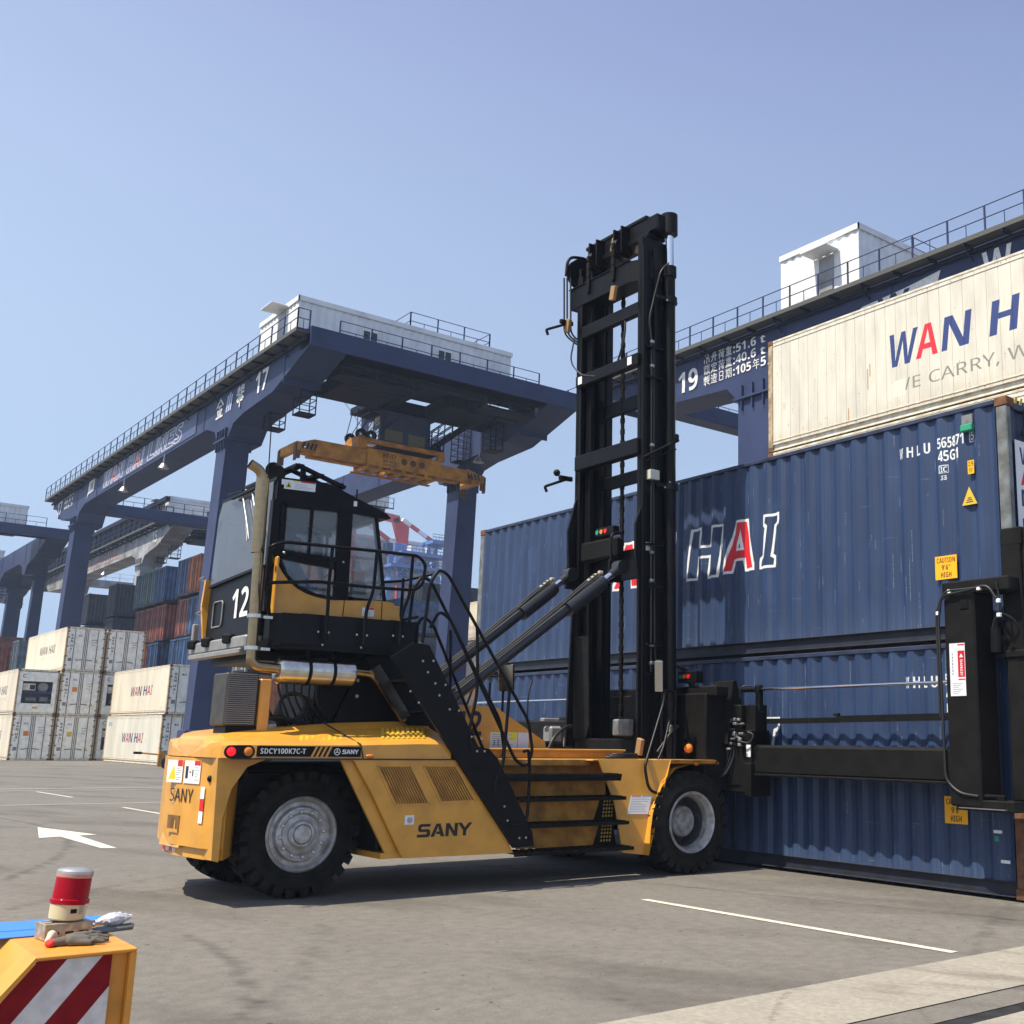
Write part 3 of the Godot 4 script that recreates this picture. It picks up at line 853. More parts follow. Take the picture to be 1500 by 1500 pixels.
func reefer_doors(o: Node3D, L: float, H: float, code: String, plates: Array):
	org = Vector3.ZERO
	var hl := L * 0.5
	for s in [-1.0, 1.0]:
		var mb := MB.new()
		mb.box(V(s * 0.555, H * 0.5, hl - 0.05), V(1.085, H - 0.27, 0.06), 0.012)
		for x in [0.30, 0.58, 0.84]: mb.box(V(s * x, H * 0.5, hl - 0.018), V(0.03, H - 0.34, 0.012), 0.004)
		var d := part("door", mb, M.reefer_door, o)
		for x in [0.10, 0.70]:
			var r := MB.new()
			r.cyl(V(s * x, 0.1, hl), V(s * x, H - 0.1, hl), 0.022, 6)
			part("lock_rod", r, M.reefer_trim, d)
		for y in [0.35, 0.95, 1.6, 2.2, 2.6]:
			var hg := MB.new()
			hg.box(V(s * 1.10, y, hl - 0.012), V(0.16, 0.07, 0.03), 0.006)
			part("hinge", hg, M.reefer_trim, d)
		var hd := MB.new()
		hd.bar(V(s * 0.12, 0.75, hl + 0.02), V(s * 0.52, 0.70, hl + 0.02), 0.03, 0.045)
		part("handle", hd, M.reefer_trim, d)
	var gk := MB.new()
	gk.box(V(0, H * 0.5, hl - 0.02), V(0.035, H - 0.27, 0.02))
	part("door_gasket", gk, M.reefer_trim, o)
	var i := 0
	for ch in ["W", "A", "N", "H", "A", "I"]:
		letters("lettering", ch, V(-0.93, H - 0.62 - i * 0.2 - (0.1 if i > 2 else 0.0), hl - 0.008), V(1, 0, 0), Vector3.UP, 0.14 if ch != "I" else 0.05, 0.14, M.ink, o)
		i += 1
	letters("lettering", code, V(-0.50, H - 0.62, hl - 0.010), V(1, 0, 0), Vector3.UP, 0.24, 0.11, M.ink, o)
	for k in 3:
		letters("lettering", ["MAX. GROSS", "TARE", "PAYLOAD"][k], V(0.36, H - 0.85 - k * 0.16, hl - 0.010), V(1, 0, 0), Vector3.UP, 0.36 - 0.06 * k, 0.06, M.ink, o)
	for p in plates:
		var pm := MB.new()
		if p == "tri":
			pm.prism(P([0, 0, 0.24, 0, 0.12, 0.22]), V(0.62, 0.62, hl - 0.008), V(1, 0, 0), Vector3.UP, V(0, 0, 0.004))
			part("warning_triangle", pm, M.gold, o)
		elif p == "orange":
			pm.bx(-0.48, -0.18, H - 1.35, H - 1.05, hl - 0.01, hl - 0.004)
			part("placard", pm, M.gold if code == "A1" else M.lens_amber, o)
	var dk := MB.new()
	dk.bx(-0.98, -0.76, 0.62, 0.84, hl - 0.008, hl - 0.004)
	part("data_plate", dk, M.grey_paint, o)
func reefer_unit(o: Node3D, L: float, H: float):
	# cooling machinery in the +z end
	org = Vector3.ZERO
	var hl := L * 0.5
	var fr := MB.new()
	fr.box(V(0, H - 0.48, hl - 0.05), V(CW - 0.22, 0.62, 0.06), 0.012); fr.box(V(0, 0.42, hl - 0.05), V(CW - 0.22, 0.56, 0.06), 0.012)
	for s in [-1.0, 1.0]: fr.box(V(s * 0.99, H * 0.5 - 0.05, hl - 0.05), V(0.24, 1.5, 0.06), 0.012)
	part("end_frame", fr, M.reefer_door, o)
	var bk := MB.new()
	bk.box(V(0, 1.35, hl - 0.42), V(1.78, 1.40, 0.04))
	part("unit_recess", bk, mat("unit_dark", lin(0.03, 0.034, 0.04), 0.6), o)
	var bx := MB.new()
	bx.box(V(-0.48, 1.75, hl - 0.2), V(0.72, 0.44, 0.3), 0.02)
	part("control_box", bx, M.reefer, o)
	var ds := MB.new()
	ds.box(V(-0.30, 1.74, hl - 0.045), V(0.30, 0.30, 0.02), 0.01)
	part("control_panel", ds, M.ink, o)
	var fn := MB.new()
	fn.lathe([Vector2(0.0, 0.02), Vector2(0.10, 0.03), Vector2(0.26, 0.0), Vector2(0.30, 0.04), Vector2(0.30, -0.1)], V(0.33, 1.76, hl - 0.16), V(0, 0, 1), 20)
	part("fan", fn, M.grey_paint, o)
	var mid := MB.new()
	mid.box(V(0, 1.42, hl - 0.2), V(1.74, 0.16, 0.3), 0.02)
	part("unit_shelf", mid, M.navy, o)
	var cp := MB.new()
	cp.cyl(V(-0.6, 0.95, hl - 0.25), V(0.0, 0.95, hl - 0.25), 0.14, 10); cp.box(V(0.45, 0.98, hl - 0.25), V(0.5, 0.3, 0.2), 0.03)
	cp.bar(V(0.55, 0.72, hl - 0.06), V(0.86, 1.0, hl - 0.06), 0.05, 0.05)
	part("compressor", cp, M.steel_grey, o)
	letters("lettering", "C", V(-0.92, H - 0.58, hl - 0.018), V(1, 0, 0), Vector3.UP, 0.2, 0.26, M.grey_paint, o)
	var y := MB.new()
	y.bx(-0.18, 0.12, 0.36, 0.50, hl - 0.019, hl - 0.014)
	part("placard", y, M.gold, o)
# ---------- gantry cranes ----------
var GLYPH := {
	"diao": [[2,9,8,9,8,6,2,6,2,9],[1,0.5,1,4.5,9,4.5,9,0.5],[5,6,5,-0.5]],
	"sheng": [[7,9.5,3,8],[0.5,5,9.5,5],[3.5,8,3.3,3,1,0],[7,8.5,7,0]],
	"he": [[0.5,8.6,9.5,8.6],[3,9.8,3,7.4],[7,9.8,7,7.4],[3,7,1,4],[2,5,2,0],[4,6,9.7,6],[8.4,6,8.4,0,7,0.5],[4.5,4.5,6.8,4.5,6.8,2,4.5,2,4.5,4.5]],
	"zhong": [[7.5,9.8,2,9],[0.5,7.8,9.5,7.8],[2,6.6,8,6.6,8,3.4,2,3.4,2,6.6],[2,5,8,5],[5,9.2,5,0.2],[1.5,1.8,8.5,1.8],[0.3,0.2,9.7,0.2]],
	"e": [[2.5,9.8,2.5,9],[0.5,7.4,0.5,8.8,4.7,8.8,4.7,7.4],[2.4,7.8,0.8,5.4],[2,6.8,4,6.8,1,3.4],[1.4,3,4,3,4,0.5,1.4,0.5,1.4,3],[5.4,9.4,9.7,9.4],[6,8,9.2,8,9.2,2.4,6,2.4,6,8],[6,6.2,9.2,6.2],[6,4.3,9.2,4.3],[6.8,2,5.6,0],[8.4,2,9.7,0]],
	"ding": [[5,9.8,5,9],[0.7,6.8,0.7,8.6,9.3,8.6,9.3,6.8],[2,6.6,8,6.6],[5,6.6,5,1],[5,4,8,4],[2.8,5,2.4,2.4,0.5,0],[1.8,2.4,4,0.6,9.7,0.3]],
	"zhi": [[0.8,8.6,5.4,8.6],[0.5,7.2,5.6,7.2],[3,9.8,3,5],[1,6.2,5,6.2],[6.8,9.2,6.8,6],[9,9.7,9,5.2],[0.5,4.6,9.5,4.6],[4.8,4.6,1,1.6],[3.2,3,3.2,0],[4.6,4.4,9.6,0.2],[8.4,3.4,6.4,2]],
	"zao": [[1,9.2,2,8],[0.5,6,2.2,6,2,2.4,0.4,0.6],[1.4,1.6,4,0.4,9.7,0.3],[5,9.6,3.8,7.6],[4.4,8.2,9.4,8.2],[6.6,9.8,6.6,6.2],[3.6,6.2,9.7,6.2],[4.6,4.9,8.6,4.9,8.6,2,4.6,2,4.6,4.9]],
	"ri": [[2,9.4,8,9.4,8,0.4,2,0.4,2,9.4],[2,5,8,5]],
	"qi": [[0.4,8.2,5.4,8.2],[1.5,9.6,1.5,2.4],[4.2,9.6,4.2,2.4],[1.5,6.3,4.2,6.3],[1.5,4.4,4.2,4.4],[0.3,2.4,5.5,2.4],[1.8,2,0.6,0.2],[4,2,5,0.4],[6.6,9.4,6.5,3,5.6,0.2],[6.6,9.4,9.4,9.4,9.4,0.2,8.4,0.6],[6.6,6.6,9.4,6.6],[6.6,4,9.4,4]],
	"nian": [[3,9.8,1,6.8],[2.4,8.4,9,8.4],[2.6,5.8,8.6,5.8],[2.6,5.8,2.6,3],[0.3,3,9.7,3],[5.8,8.4,5.8,-0.4]],
	"yue": [[2.4,9.4,2.3,3,0.8,0],[2.4,9.4,8.2,9.4,8.2,0,6.8,0.6],[2.4,6.6,8.2,6.6],[2.4,3.8,8.2,3.8]],
	"jin": [[5,9.8,0.4,6],[5,9.8,9.6,6],[3,5.8,7,5.8],[1.6,3.8,8.4,3.8],[5,5.8,5,0.2],[2.6,2.8,3.2,1.2],[7.4,2.8,6.8,1.2],[0.5,0.2,9.5,0.2]],
	"feng": [[1,9,4,9],[2.5,9.8,2.5,6.6],[1,7.8,4,7.8],[5.6,9.4,9.4,9.4],[7.4,9.8,6,6.6],[5.4,8,9.6,8],[0.4,6.2,9.6,6.2],[5,6.2,1,3.4],[5,6.2,9.4,3.4],[2.4,4,7.6,4],[1.6,2.4,8.4,2.4],[5,4.6,5,-0.4]],
}
func brush(called: String, key: String, o: Vector3, u: Vector3, vv: Vector3, w: float, h: float, m: Material, parent: Node):
	var mb := MB.new()
	var nn := u.cross(vv).normalized()
	var hw := w * 0.055
	for s in GLYPH[key]:
		for i in range(0, s.size() - 3, 2):
			var a: Vector3 = o + u * (s[i] * w * 0.1) + vv * (s[i + 1] * h * 0.1)
			var b: Vector3 = o + u * (s[i + 2] * w * 0.1) + vv * (s[i + 3] * h * 0.1)
			var d := (b - a).normalized()
			var sd := d.cross(nn) * hw
			mb.tri(a - sd - d * hw, b - sd + d * hw, b + sd + d * hw, nn, nn, nn)
			mb.tri(a - sd - d * hw, b + sd + d * hw, a + sd - d * hw, nn, nn, nn)
	part(called, mb, m, parent)
func railing(mb: MB, a: Vector3, b: Vector3, h := 1.1, gap := 1.7, r := 0.024):
	var n := maxi(1, int(round(a.distance_to(b) / gap)))
	for i in n + 1:
		var p := a.lerp(b, float(i) / n)
		mb.bar(p, p + V(0, h, 0), 0.06, 0.06, V(1, 0, 0))
		if i < n:
			var q := a.lerp(b, (i + 0.5) / n)
			mb.cyl(q, q + V(0, h * 0.55, 0), r * 0.8, 5)
	for y in [h, h * 0.55]: mb.cyl(a + V(0, y, 0), b + V(0, y, 0), r, 5)
	mb.bar(a + V(0, 0.06, 0), b + V(0, 0.06, 0), 0.02, 0.12)
func gantry(label: String, at: Vector3, L: float, legs: Array, W: float, lw: float, ld: float, paint: Material, dark: Material, full: bool, swap := false) -> Node3D:
	# local frame: x across from the left girder's outer face, z = 0 at the near end, running to -L
	var o := thing("gantry_crane", label, "gantry crane", Vector3.ZERO, "yard gantry cranes")
	var gw := 1.9
	for s in 2:
		var x0 := 0.0 if s == 0 else W - gw
		var l0: float = legs[0]
		var l1: float = legs[1]
		var mb := MB.new()
		var hd := ld * 0.5
		mb.px(P([0, 20.75, 0, 20.15, -4.4, 18.85, l0 + hd + 2.4, 18.65, l0 + hd + 0.8, 18.4, l0 + hd, 17.6, l0 - hd, 17.6, l0 - hd - 0.7, 18.5, l0 - hd - 2.2, 18.95, l1 + hd + 2.2, 18.95, l1 + hd + 0.7, 18.5, l1 + hd, 17.6, l1 - hd, 17.6, l1 - hd - 0.8, 18.4, -L + 3.4, 18.75, -L + 1.4, 19.9, -L, 20.15, -L, 20.75]), x0, x0 + gw)
		var g := part("girder", mb, paint, o)
		var st := MB.new()                        # seams, rail and stiffeners on the girder face
		for z in range(3, int(L), 6): st.bx(x0 - 0.03, x0 + gw + 0.03, 18.98, 20.7, -z - 0.04, -z + 0.04)
		st.bx(x0 + 0.2, x0 + gw - 0.2, 20.75, 20.9, -L + 0.5, -0.5)
		part("girder_rib", st, paint, g)
		for l in [l0, l1]:
			var lg := MB.new()
			var xi := x0 + gw - lw if s == 1 else x0
			var xa := xi - 0.35
			var top := [V(xi, 17.7, l + hd), V(xi + lw, 17.7, l + hd), V(xi + lw, 17.7, l - hd), V(xi, 17.7, l - hd)]
			var bot := [V(xa, 1.9, l + hd * 0.7), V(xa + lw + 0.35, 1.9, l + hd * 0.7), V(xa + lw + 0.35, 1.9, l - hd * 0.7), V(xa, 1.9, l - hd * 0.7)]
			for i in 4:
				lg.quad_out(bot[i], bot[(i + 1) % 4], top[(i + 1) % 4], top[i], V(xi + lw * 0.5, 9, l))
			lg.quad_out(bot[0], bot[1], bot[2], bot[3], V(xi, 9, l))
			var lo := part("leg", lg, paint, o)
			var fl := MB.new()
			fl.bx(xi - 0.18, xi + lw + 0.18, 17.62, 17.72, l - hd - 0.2, l + hd + 0.2)
			for k in 4:
				fl.bx(xi - 0.14, xi, 17.1, 18.3, l + hd - 0.1 - k * ld * 0.28, l + hd - 0.04 - k * ld * 0.28)
				fl.bx(xi + lw, xi + lw + 0.14, 17.1, 18.3, l + hd - 0.1 - k * ld * 0.28, l + hd - 0.04 - k * ld * 0.28)
			part("leg_flange", fl, paint, lo)
	for z in [-0.6, -L + 0.6]:
		var cb := MB.new()
		cb.bx(gw - 0.3, W - gw + 0.3, 20.15, 21.12, z - 0.55, z + 0.6, 0.03)
		if z > -1.0: cb.bx(0.0, W, 20.15, 21.15, z - 0.5, z + 0.63, 0.02)
		part("cross_beam", cb, paint, o)
		var cr := MB.new()
		railing(cr, V(gw, 21.1, z - 0.5), V(W - gw, 21.1, z - 0.5))
		part("railing", cr, paint, o)
	for l in legs:
		var sb := MB.new()
		sb.bx(-0.6, W + 0.6, 1.1, 2.0, l - 0.6, l + 0.6, 0.04)
		part("sill_beam", sb, paint, o)
		for x in [0.9, 3.6, W - 3.6, W - 0.9]:
			var wh := MB.new()
			wh.lathe([Vector2(0.3, -0.22), Vector2(0.72, -0.25), Vector2(0.78, -0.1), Vector2(0.78, 0.1), Vector2(0.72, 0.25), Vector2(0.3, 0.22)], V(x, 0.78, l), V(0, 0, 1), 20)
			part("wheel", wh, M.rubber, o)
	# walkways with railings along both girders
	for s in 2:
		var xa := -0.65 if s == 0 else W
		var wk := MB.new()
		wk.bx(xa, xa + 0.65, 20.78, 20.84, -L - 0.3, -0.1)
		wk.bx(xa - 0.02 if s == 0 else xa + 0.65, xa if s == 0 else xa + 0.67, 20.76, 20.95, -L - 0.3, -0.1)
		part("walkway", wk, M.walk_grating, o)
		var br := MB.new()
		for i in int(L / 1.7):
			var z := -0.9 - i * 1.7
			var xo := xa if s == 0 else xa + 0.65
			br.bar(V(xo, 20.72, z), V(0.0 if s == 0 else W, 20.72, z), 0.08, 0.10)
			if i % 3 == 1: br.bar(V(xo * 0.8 if s == 0 else xo, 20.7, z), V(0.0 if s == 0 else W, 20.2, z), 0.05, 0.05)
		br.cyl(V(-0.12 if s == 0 else W + 0.12, 20.55, -L), V(-0.12 if s == 0 else W + 0.12, 20.55, -0.3), 0.09, 6)
		part("walkway_bracket", br, dark, o)
		var ra := MB.new()
		var xr := xa + 0.03 if s == 0 else xa + 0.62
		railing(ra, V(xr, 20.84, -L - 0.25), V(xr, 20.84, -0.15))
		if s == 0:
			railing(ra, V(xr, 20.84, -0.15), V(xr + 0.6, 20.84, -0.15), 1.1, 0.9)
		part("railing", ra, M.navy, o)
	# machine house
	var zc := -1.7 if not swap else -L + 18.4
	var h0 := V(-0.05, 21.25, zc)
	var hs := V(12.3, 1.95, 5.2)
	if swap: hs = V(9.0, 2.6, 4.6)
	var fp := MB.new()
	fp.bx(1.6, hs.x - 0.2, 20.9, 21.0, zc - 5.0, zc - 0.2)
	part("house_floor", fp, dark, o)
	var hb := corrugated(h0 + V(0, 0, 0), V(1, 0, 0), Vector3.UP, V(0, 0, 1), hs.x, hs.y, 0.42, 0.03)
	for e in [[h0 + V(0, 0, -hs.z), V(0, 0, 1), V(-1, 0, 0), hs.z], [h0 + V(hs.x, 0, -hs.z), V(0, 0, 1), V(1, 0, 0), hs.z], [h0 + V(0, 0, -hs.z), V(1, 0, 0), V(0, 0, -1), hs.x]]:
		var c := corrugated(e[0], e[1], Vector3.UP, e[2], e[3], hs.y, 0.42, 0.03)
		hb.v.append_array(c.v); hb.n.append_array(c.n); hb.t.append_array(c.t)
	hb.box(h0 + V(hs.x * 0.5, hs.y - 0.02, -hs.z * 0.5), V(hs.x + 0.1, 0.06, hs.z + 0.1))
	hb.box(h0 + V(hs.x * 0.5, 0.0, -hs.z * 0.5), V(hs.x, 0.08, hs.z))
	var ho := part("machine_house", hb, M.house_white, o)
	var eave := MB.new()
	eave.box(h0 + V(hs.x * 0.5, hs.y - 0.12, 0.03), V(hs.x + 0.12, 0.26, 0.06)); eave.box(h0 + V(-0.03, hs.y - 0.12, -hs.z * 0.5), V(0.06, 0.26, hs.z + 0.12))
	part("eave", eave, M.house_white, ho)
	var dr := MB.new()
	dr.box(h0 + V(-0.02, 0.85, -hs.z * 0.40), V(0.06, 1.6, 0.8), 0.01)
	var dn := part("door", dr, M.grey_crane, ho)
	var dc := MB.new()
	dc.box(h0 + V(-0.45, 1.78, -hs.z * 0.40), V(0.9, 0.06, 1.5), 0.01)
	part("door_canopy", dc, M.house_white, dn)
	for x in [0.31, 0.66]:
		var wf := MB.new()
		wf.box(h0 + V(hs.x * x, 0.75, 0.03), V(0.86, 0.62, 0.06), 0.01)
		var wn := part("window", wf, M.white_paint, ho)
		for k in [-0.2, 0.2]:
			var pn := MB.new()
			pn.box(h0 + V(hs.x * x + k, 0.75, 0.065), V(0.34, 0.48, 0.012))
			part("pane", pn, M.glass_dark, wn)
	if full or swap:
		var rr := MB.new()
		var q := h0 + V(hs.x * 0.52, hs.y, -hs.z * 0.15)
		railing(rr, q, q + V(hs.x * 0.40, 0, 0)); railing(rr, q, q + V(0, 0, -hs.z * 0.7)); railing(rr, q + V(hs.x * 0.40, 0, 0), q + V(hs.x * 0.40, 0, -hs.z * 0.7))
		part("roof_railing", rr, M.navy, ho)
	return o
func crane_trolley(o: Node3D, W: float, zc: float):
	# trolley frame under the house, cabin, stairs and hanging wire baskets
	org = Vector3.ZERO
	var tf := MB.new()
	for z in [zc - 2.9, zc + 2.5]: tf.bx(1.6, W - 1.6, 20.0, 20.7, z, z + 0.5, 0.02)
	for x in [1.7, 4.4, 7.2, 10.6, 13.6]: tf.bx(x, x + 0.35, 20.05, 20.6, zc - 2.6, zc + 2.6)
	tf.bx(2.2, 12.0, 20.64, 20.7, zc - 1.6, zc + 2.0)
	tf.bx(3.2, 6.4, 19.7, 20.5, zc - 1.8, zc + 1.4, 0.05); tf.bx(9.4, 12.6, 19.8, 20.5, zc - 1.8, zc + 1.0, 0.05); tf.bx(6.6, 11.0, 20.2, 20.6, zc - 5.6, zc - 2.6)
	for x in [3.4, 5.2, 10.8, 12.2]: tf.cyl(V(x, 19.9, zc + 1.4), V(x + 1.3, 19.9, zc + 1.4), 0.34, 12)
	part("trolley", tf, M.navy_dark, o)
	var gr := MB.new()
	railing(gr, V(2.2, 19.5, zc + 3.1), V(6.2, 19.5, zc + 3.1)); railing(gr, V(10.6, 19.6, zc + 3.1), V(W - 2.2, 19.6, zc + 3.1))
	gr.bx(2.0, 6.4, 19.42, 19.48, zc + 2.2, zc + 3.3); gr.bx(10.4, W - 2.0, 19.52, 19.58, zc + 2.2, zc + 3.3)
	part("trolley_walkway", gr, M.navy_dark, o)
	# operator's cabin
	var cx := 7.15
	var cz := zc - 2.6
	var cb := MB.new()
	cb.pz(P([cx, 17.9, cx + 3.1, 17.9, cx + 3.1, 20.45, cx, 20.45]), cz - 2.6, cz)
	var co := part("cabin", cb, M.cabin_blue, o)
	var rf := MB.new()
	rf.box(V(cx + 1.55, 20.5, cz - 1.3), V(3.3, 0.14, 2.8), 0.03); rf.box(V(cx - 0.25, 19.8, cz - 0.9), V(0.6, 0.07, 1.5), 0.01)
	rf.box(V(cx + 1.55, 17.82, cz - 1.3), V(3.4, 0.16, 2.9), 0.03)
	part("cabin_trim", rf, M.navy_dark, co)
	for e in [[0.30, 18.25, 1.1], [1.75, 18.2, 1.05]]:
		var wn := MB.new()
		wn.box(V(cx + e[0] + e[2] * 0.5, e[1] + 0.34, cz + 0.012), V(e[2], 0.66, 0.03), 0.01)
		part("window", wn, mat("cabin_glass", lin(0.24, 0.23, 0.15), 0.15) if not M.has("cabin_glass") else M.cabin_glass, co)
	for e in [[-0.45, 18.3, 0.6], [-1.2, 18.3, 1.2], [-0.45, 19.15, 0.5]]:
		var wn := MB.new()
		wn.box(V(cx - 0.012, e[1] + e[2] * 0.5, cz + e[0]), V(0.03, e[2], 0.62), 0.01)
		part("window", wn, M.reefer if e[1] > 19.0 else M.mirror, co)
	var ac := MB.new()
	ac.box(V(cx + 0.35, 20.7, cz - 0.1), V(1.2, 0.36, 0.5), 0.03)
	part("cabin_roof_unit", ac, M.white_paint, co)
	# stairs from the cabin up to the trolley
	var sa := MB.new()
	for dx in [0.0, 0.8]:
		var p0 := V(cx + 3.3, 18.2, cz - 0.4 - dx)
		var p1 := V(cx + 5.6, 20.5, cz + 2.4 - dx)
		sa.bar(p0, p1, 0.05, 0.28)
		for y in [0.6, 1.1]: sa.bar(p0 + V(0, y, 0), p1 + V(0, y, 0), 0.05, 0.05)
		for k in 5: sa.bar(p0.lerp(p1, k / 4.0), p0.lerp(p1, k / 4.0) + V(0, 1.1, 0), 0.05, 0.05, V(1, 0, 0))
	for k in 10: sa.box(V(cx + 3.35 + k * 0.23, 18.3 + k * 0.23, cz - 0.75 + k * 0.28), V(0.26, 0.03, 0.85))
	sa.bx(cx + 3.0, cx + 4.0, 18.1, 18.18, cz - 1.6, cz + 0.1)
	railing(sa, V(cx + 3.2, 18.2, cz + 0.05), V(cx + 4.0, 18.2, cz + 0.05), 1.1, 0.6)
	part("cabin_stairs", sa, M.navy_dark, o)
	for e in [[1.5, 17.9, -7.9], [1.6, 17.9, -4.1], [W - 2.4, 18.35, -8.8], [W - 2.4, 18.3, -5.0]]:
		var bk := MB.new()
		for dx in [-0.42, 0.42]:
			for dz in [-0.42, 0.42]: bk.bar(V(e[0] + dx, e[1], e[2] + dz), V(e[0] + dx, e[1] + 2.4, e[2] + dz), 0.05, 0.05, V(1, 0, 0))
		for k in 6:
			var y: float = e[1] + k * 0.38
			for s in [-0.42, 0.42]:
				bk.bar(V(e[0] - 0.42, y, e[2] + s), V(e[0] + 0.42, y, e[2] + s), 0.035, 0.035); bk.bar(V(e[0] + s, y, e[2] - 0.42), V(e[0] + s, y, e[2] + 0.42), 0.035, 0.035)
		bk.bx(e[0] - 0.45, e[0] + 0.45, e[1] - 0.05, e[1], e[2] - 0.45, e[2] + 0.45)
		part("hanging_basket", bk, M.navy_dark, o)
	for e in [[1.2, 18.6, -13.4], [W - 3.4, 18.3, -4.8], [-0.1, 18.9, -22.0], [-0.1, 18.9, -31.0]]:
		var lp := MB.new()
		lp.lathe([Vector2(0.03, 0.9), Vector2(0.05, 0.35), Vector2(0.15, 0.3), Vector2(0.34, 0.0), Vector2(0.30, 0.0), Vector2(0.1, 0.2)], V(e[0], e[1] - 0.9, e[2]), Vector3.UP, 14)
		part("lamp", lp, M.steel, o)
func make_cranes():
	# crane 17, left of centre
	var a := gantry("navy gantry crane numbered 17 with white machine house and yellow spreader below", Vector3.ZERO, 53.5, [-11.5, -45.3], 15.7, 1.25, 1.55, M.navy, M.navy_dark, true)
	crane_trolley(a, 15.7, -4.4)
	org = Vector3.ZERO
	var U := V(0, 0, 1)
	letters("crane_number", "17", V(-0.036, 19.25, -6.9), U, Vector3.UP, 1.75, 1.15, M.white_paint, a)
	brush("lettering", "jin", V(-0.036, 19.2, -12.9), U, Vector3.UP, 1.1, 1.1, M.white_paint, a)
	brush("lettering", "feng", V(-0.036, 19.2, -9.7), U, Vector3.UP, 1.1, 1.1, M.white_paint, a)
	var em := MB.new()
	for e in [[0.0, 0.95, 0.12], [0.32, 1.05, 0.1], [0.62, 0.9, 0.1]]:
		em.prism(P([e[0], 0.0, e[0] + 0.2, 0.0, e[0] + 0.34, e[1], e[0] + 0.14, e[1]]), V(-0.034, 19.25, -11.3), U, Vector3.UP, V(-0.004, 0, 0))
	part("emblem", em, mat("emblem_blue", lin(0.42, 0.48, 0.66), 0.5), a)
	var wl := Image.create(640, 96, false, Image.FORMAT_RGB8)
	var nb := Color(0.272, 0.312, 0.450)
	wl.fill(nb)
	var xx := 6
	for ch in ["W", "A", "N", " ", "H", "A", "I", " ", "L", "I", "N", "E", "S"]:
		var wd: int = {"I": 20, " ": 26, "W": 66}.get(ch, 50)
		if ch != " ": outline_text(wl, ch, Rect2(xx + 4, 12, wd - 12, 72), Color(0.86, 0.87, 0.88), Color(0.70, 0.20, 0.20) if ch == "A" else nb, 3, 0.12)
		xx += wd
	picture("line_lettering", wl, V(-0.032, 19.12, -37.4), U * 21.0, Vector3.UP * 1.45, a, 0.004)
	letters("crane_number", "17", V(-0.036, 19.3, -51.6), U, Vector3.UP, 1.5, 1.1, M.white_paint, a)
	for k in 3: letters("lettering", ["51.6 t", "40.6 t", "105.5"][k], V(-0.036, 20.3 - k * 0.42, -49.4), U, Vector3.UP, 3.0, 0.3, M.white_paint, a)
	var fg := MB.new()
	fg.prism(P([0, 0.2, 0.3, 0.55, 1.9, 0.62, 2.0, 1.75, 0.35, 1.6, 0.2, 0.8]), V(-0.034, 18.95, -41.8), U, Vector3.UP, V(-0.004, 0, 0))
	var fo := part("flag_emblem", fg, M.white_paint, a)
	letters("flag_letter", "W", V(-0.043, 19.75, -41.0), U, Vector3.UP, 0.85, 0.62, M.navy, fo)
	a.position = V(19.2, 0, -50.0)
	# its spreader on ropes
	var sp := thing("crane_spreader", "long yellow lifting spreader hanging on ropes under crane 17", "spreader", V(27.2, 16.6, -57.2))
	var c := sp.position
	var b1 := MB.new()
	b1.bx(22.5, 26.1, 16.6, 17.4, -57.9, -57.45, 0.03); b1.bx(22.5, 26.1, 16.6, 17.4, -56.95, -56.5, 0.03)
	part("telescopic_beam", b1, M.spreader_yellow, sp)
	var b2 := MB.new()
	b2.bx(28.6, 31.8, 16.65, 17.3, -57.9, -57.45, 0.03); b2.bx(28.6, 31.8, 16.65, 17.3, -56.95, -56.5, 0.03)
	part("telescopic_beam", b2, M.spreader_yellow, sp)
	var mfr := MB.new()
	mfr.bx(25.4, 29.9, 16.5, 17.45, -56.46, -56.3, 0.02); mfr.bx(25.4, 29.9, 16.5, 17.45, -58.1, -57.94, 0.02)
	for k in 7: mfr.bx(25.4 + k * 0.7, 25.62 + k * 0.7, 16.32, 16.5, -58.1, -56.3)
	mfr.bx(25.2, 30.1, 16.28, 16.36, -56.5, -56.3); mfr.bx(25.2, 30.1, 16.28, 16.36, -58.1, -57.9)
	part("main_frame", mfr, M.spreader_yellow, sp)
	for e in [[21.4, 22.5], [32.5, 31.8]]:
		var s := signf(e[0] - 27.0)
		var ef := MB.new()
		ef.bx(minf(e[0], e[1]), maxf(e[0], e[1]), 16.62, 17.0, -57.4, -57.0, 0.03); ef.bx(e[0] - 0.15, e[0] + 0.15, 16.5, 17.0, -58.4, -56.0, 0.03)
		ef.bar(V(e[1], 17.3, -56.7), V(e[0], 16.8, -56.1), 0.22, 0.26)
		part("end_frame", ef, M.spreader_yellow, sp)
		for z in [-58.3, -56.05]:
			var fl := MB.new()
			fl.bx(e[0] - 0.05 + s * 0.15, e[0] + 0.05 + s * 0.15, 15.95, 16.9, z - 0.14, z + 0.14, 0.02); fl.cyl(V(e[0], 16.1, z), V(e[0], 16.5, z), 0.12, 8)
			part("flipper", fl, M.rust, sp)
		for k in 4:
			var sn := MB.new()
			sn.bar(V(e[0] - s * (0.2 + k * 0.22), 16.64, -55.98), V(e[0] - s * (0.32 + k * 0.22), 17.0, -56.02), 0.09, 0.02, V(0, 0, 1))
			part("hazard_stripe", sn, M.ink, sp)
	var hb := MB.new()
	for z in [-58.0, -56.4]:
		hb.bx(25.0, 30.0, 17.75, 18.0, z - 0.15, z + 0.15, 0.03)
		for x in [25.1, 29.9]: hb.bx(x - 0.2, x + 0.2, 17.45, 18.0, z - 0.16, z + 0.16, 0.02)
	hb.bx(24.8, 25.2, 17.4, 18.1, -58.1, -56.3, 0.03)
	part("head_block", hb, M.spreader_yellow, sp)
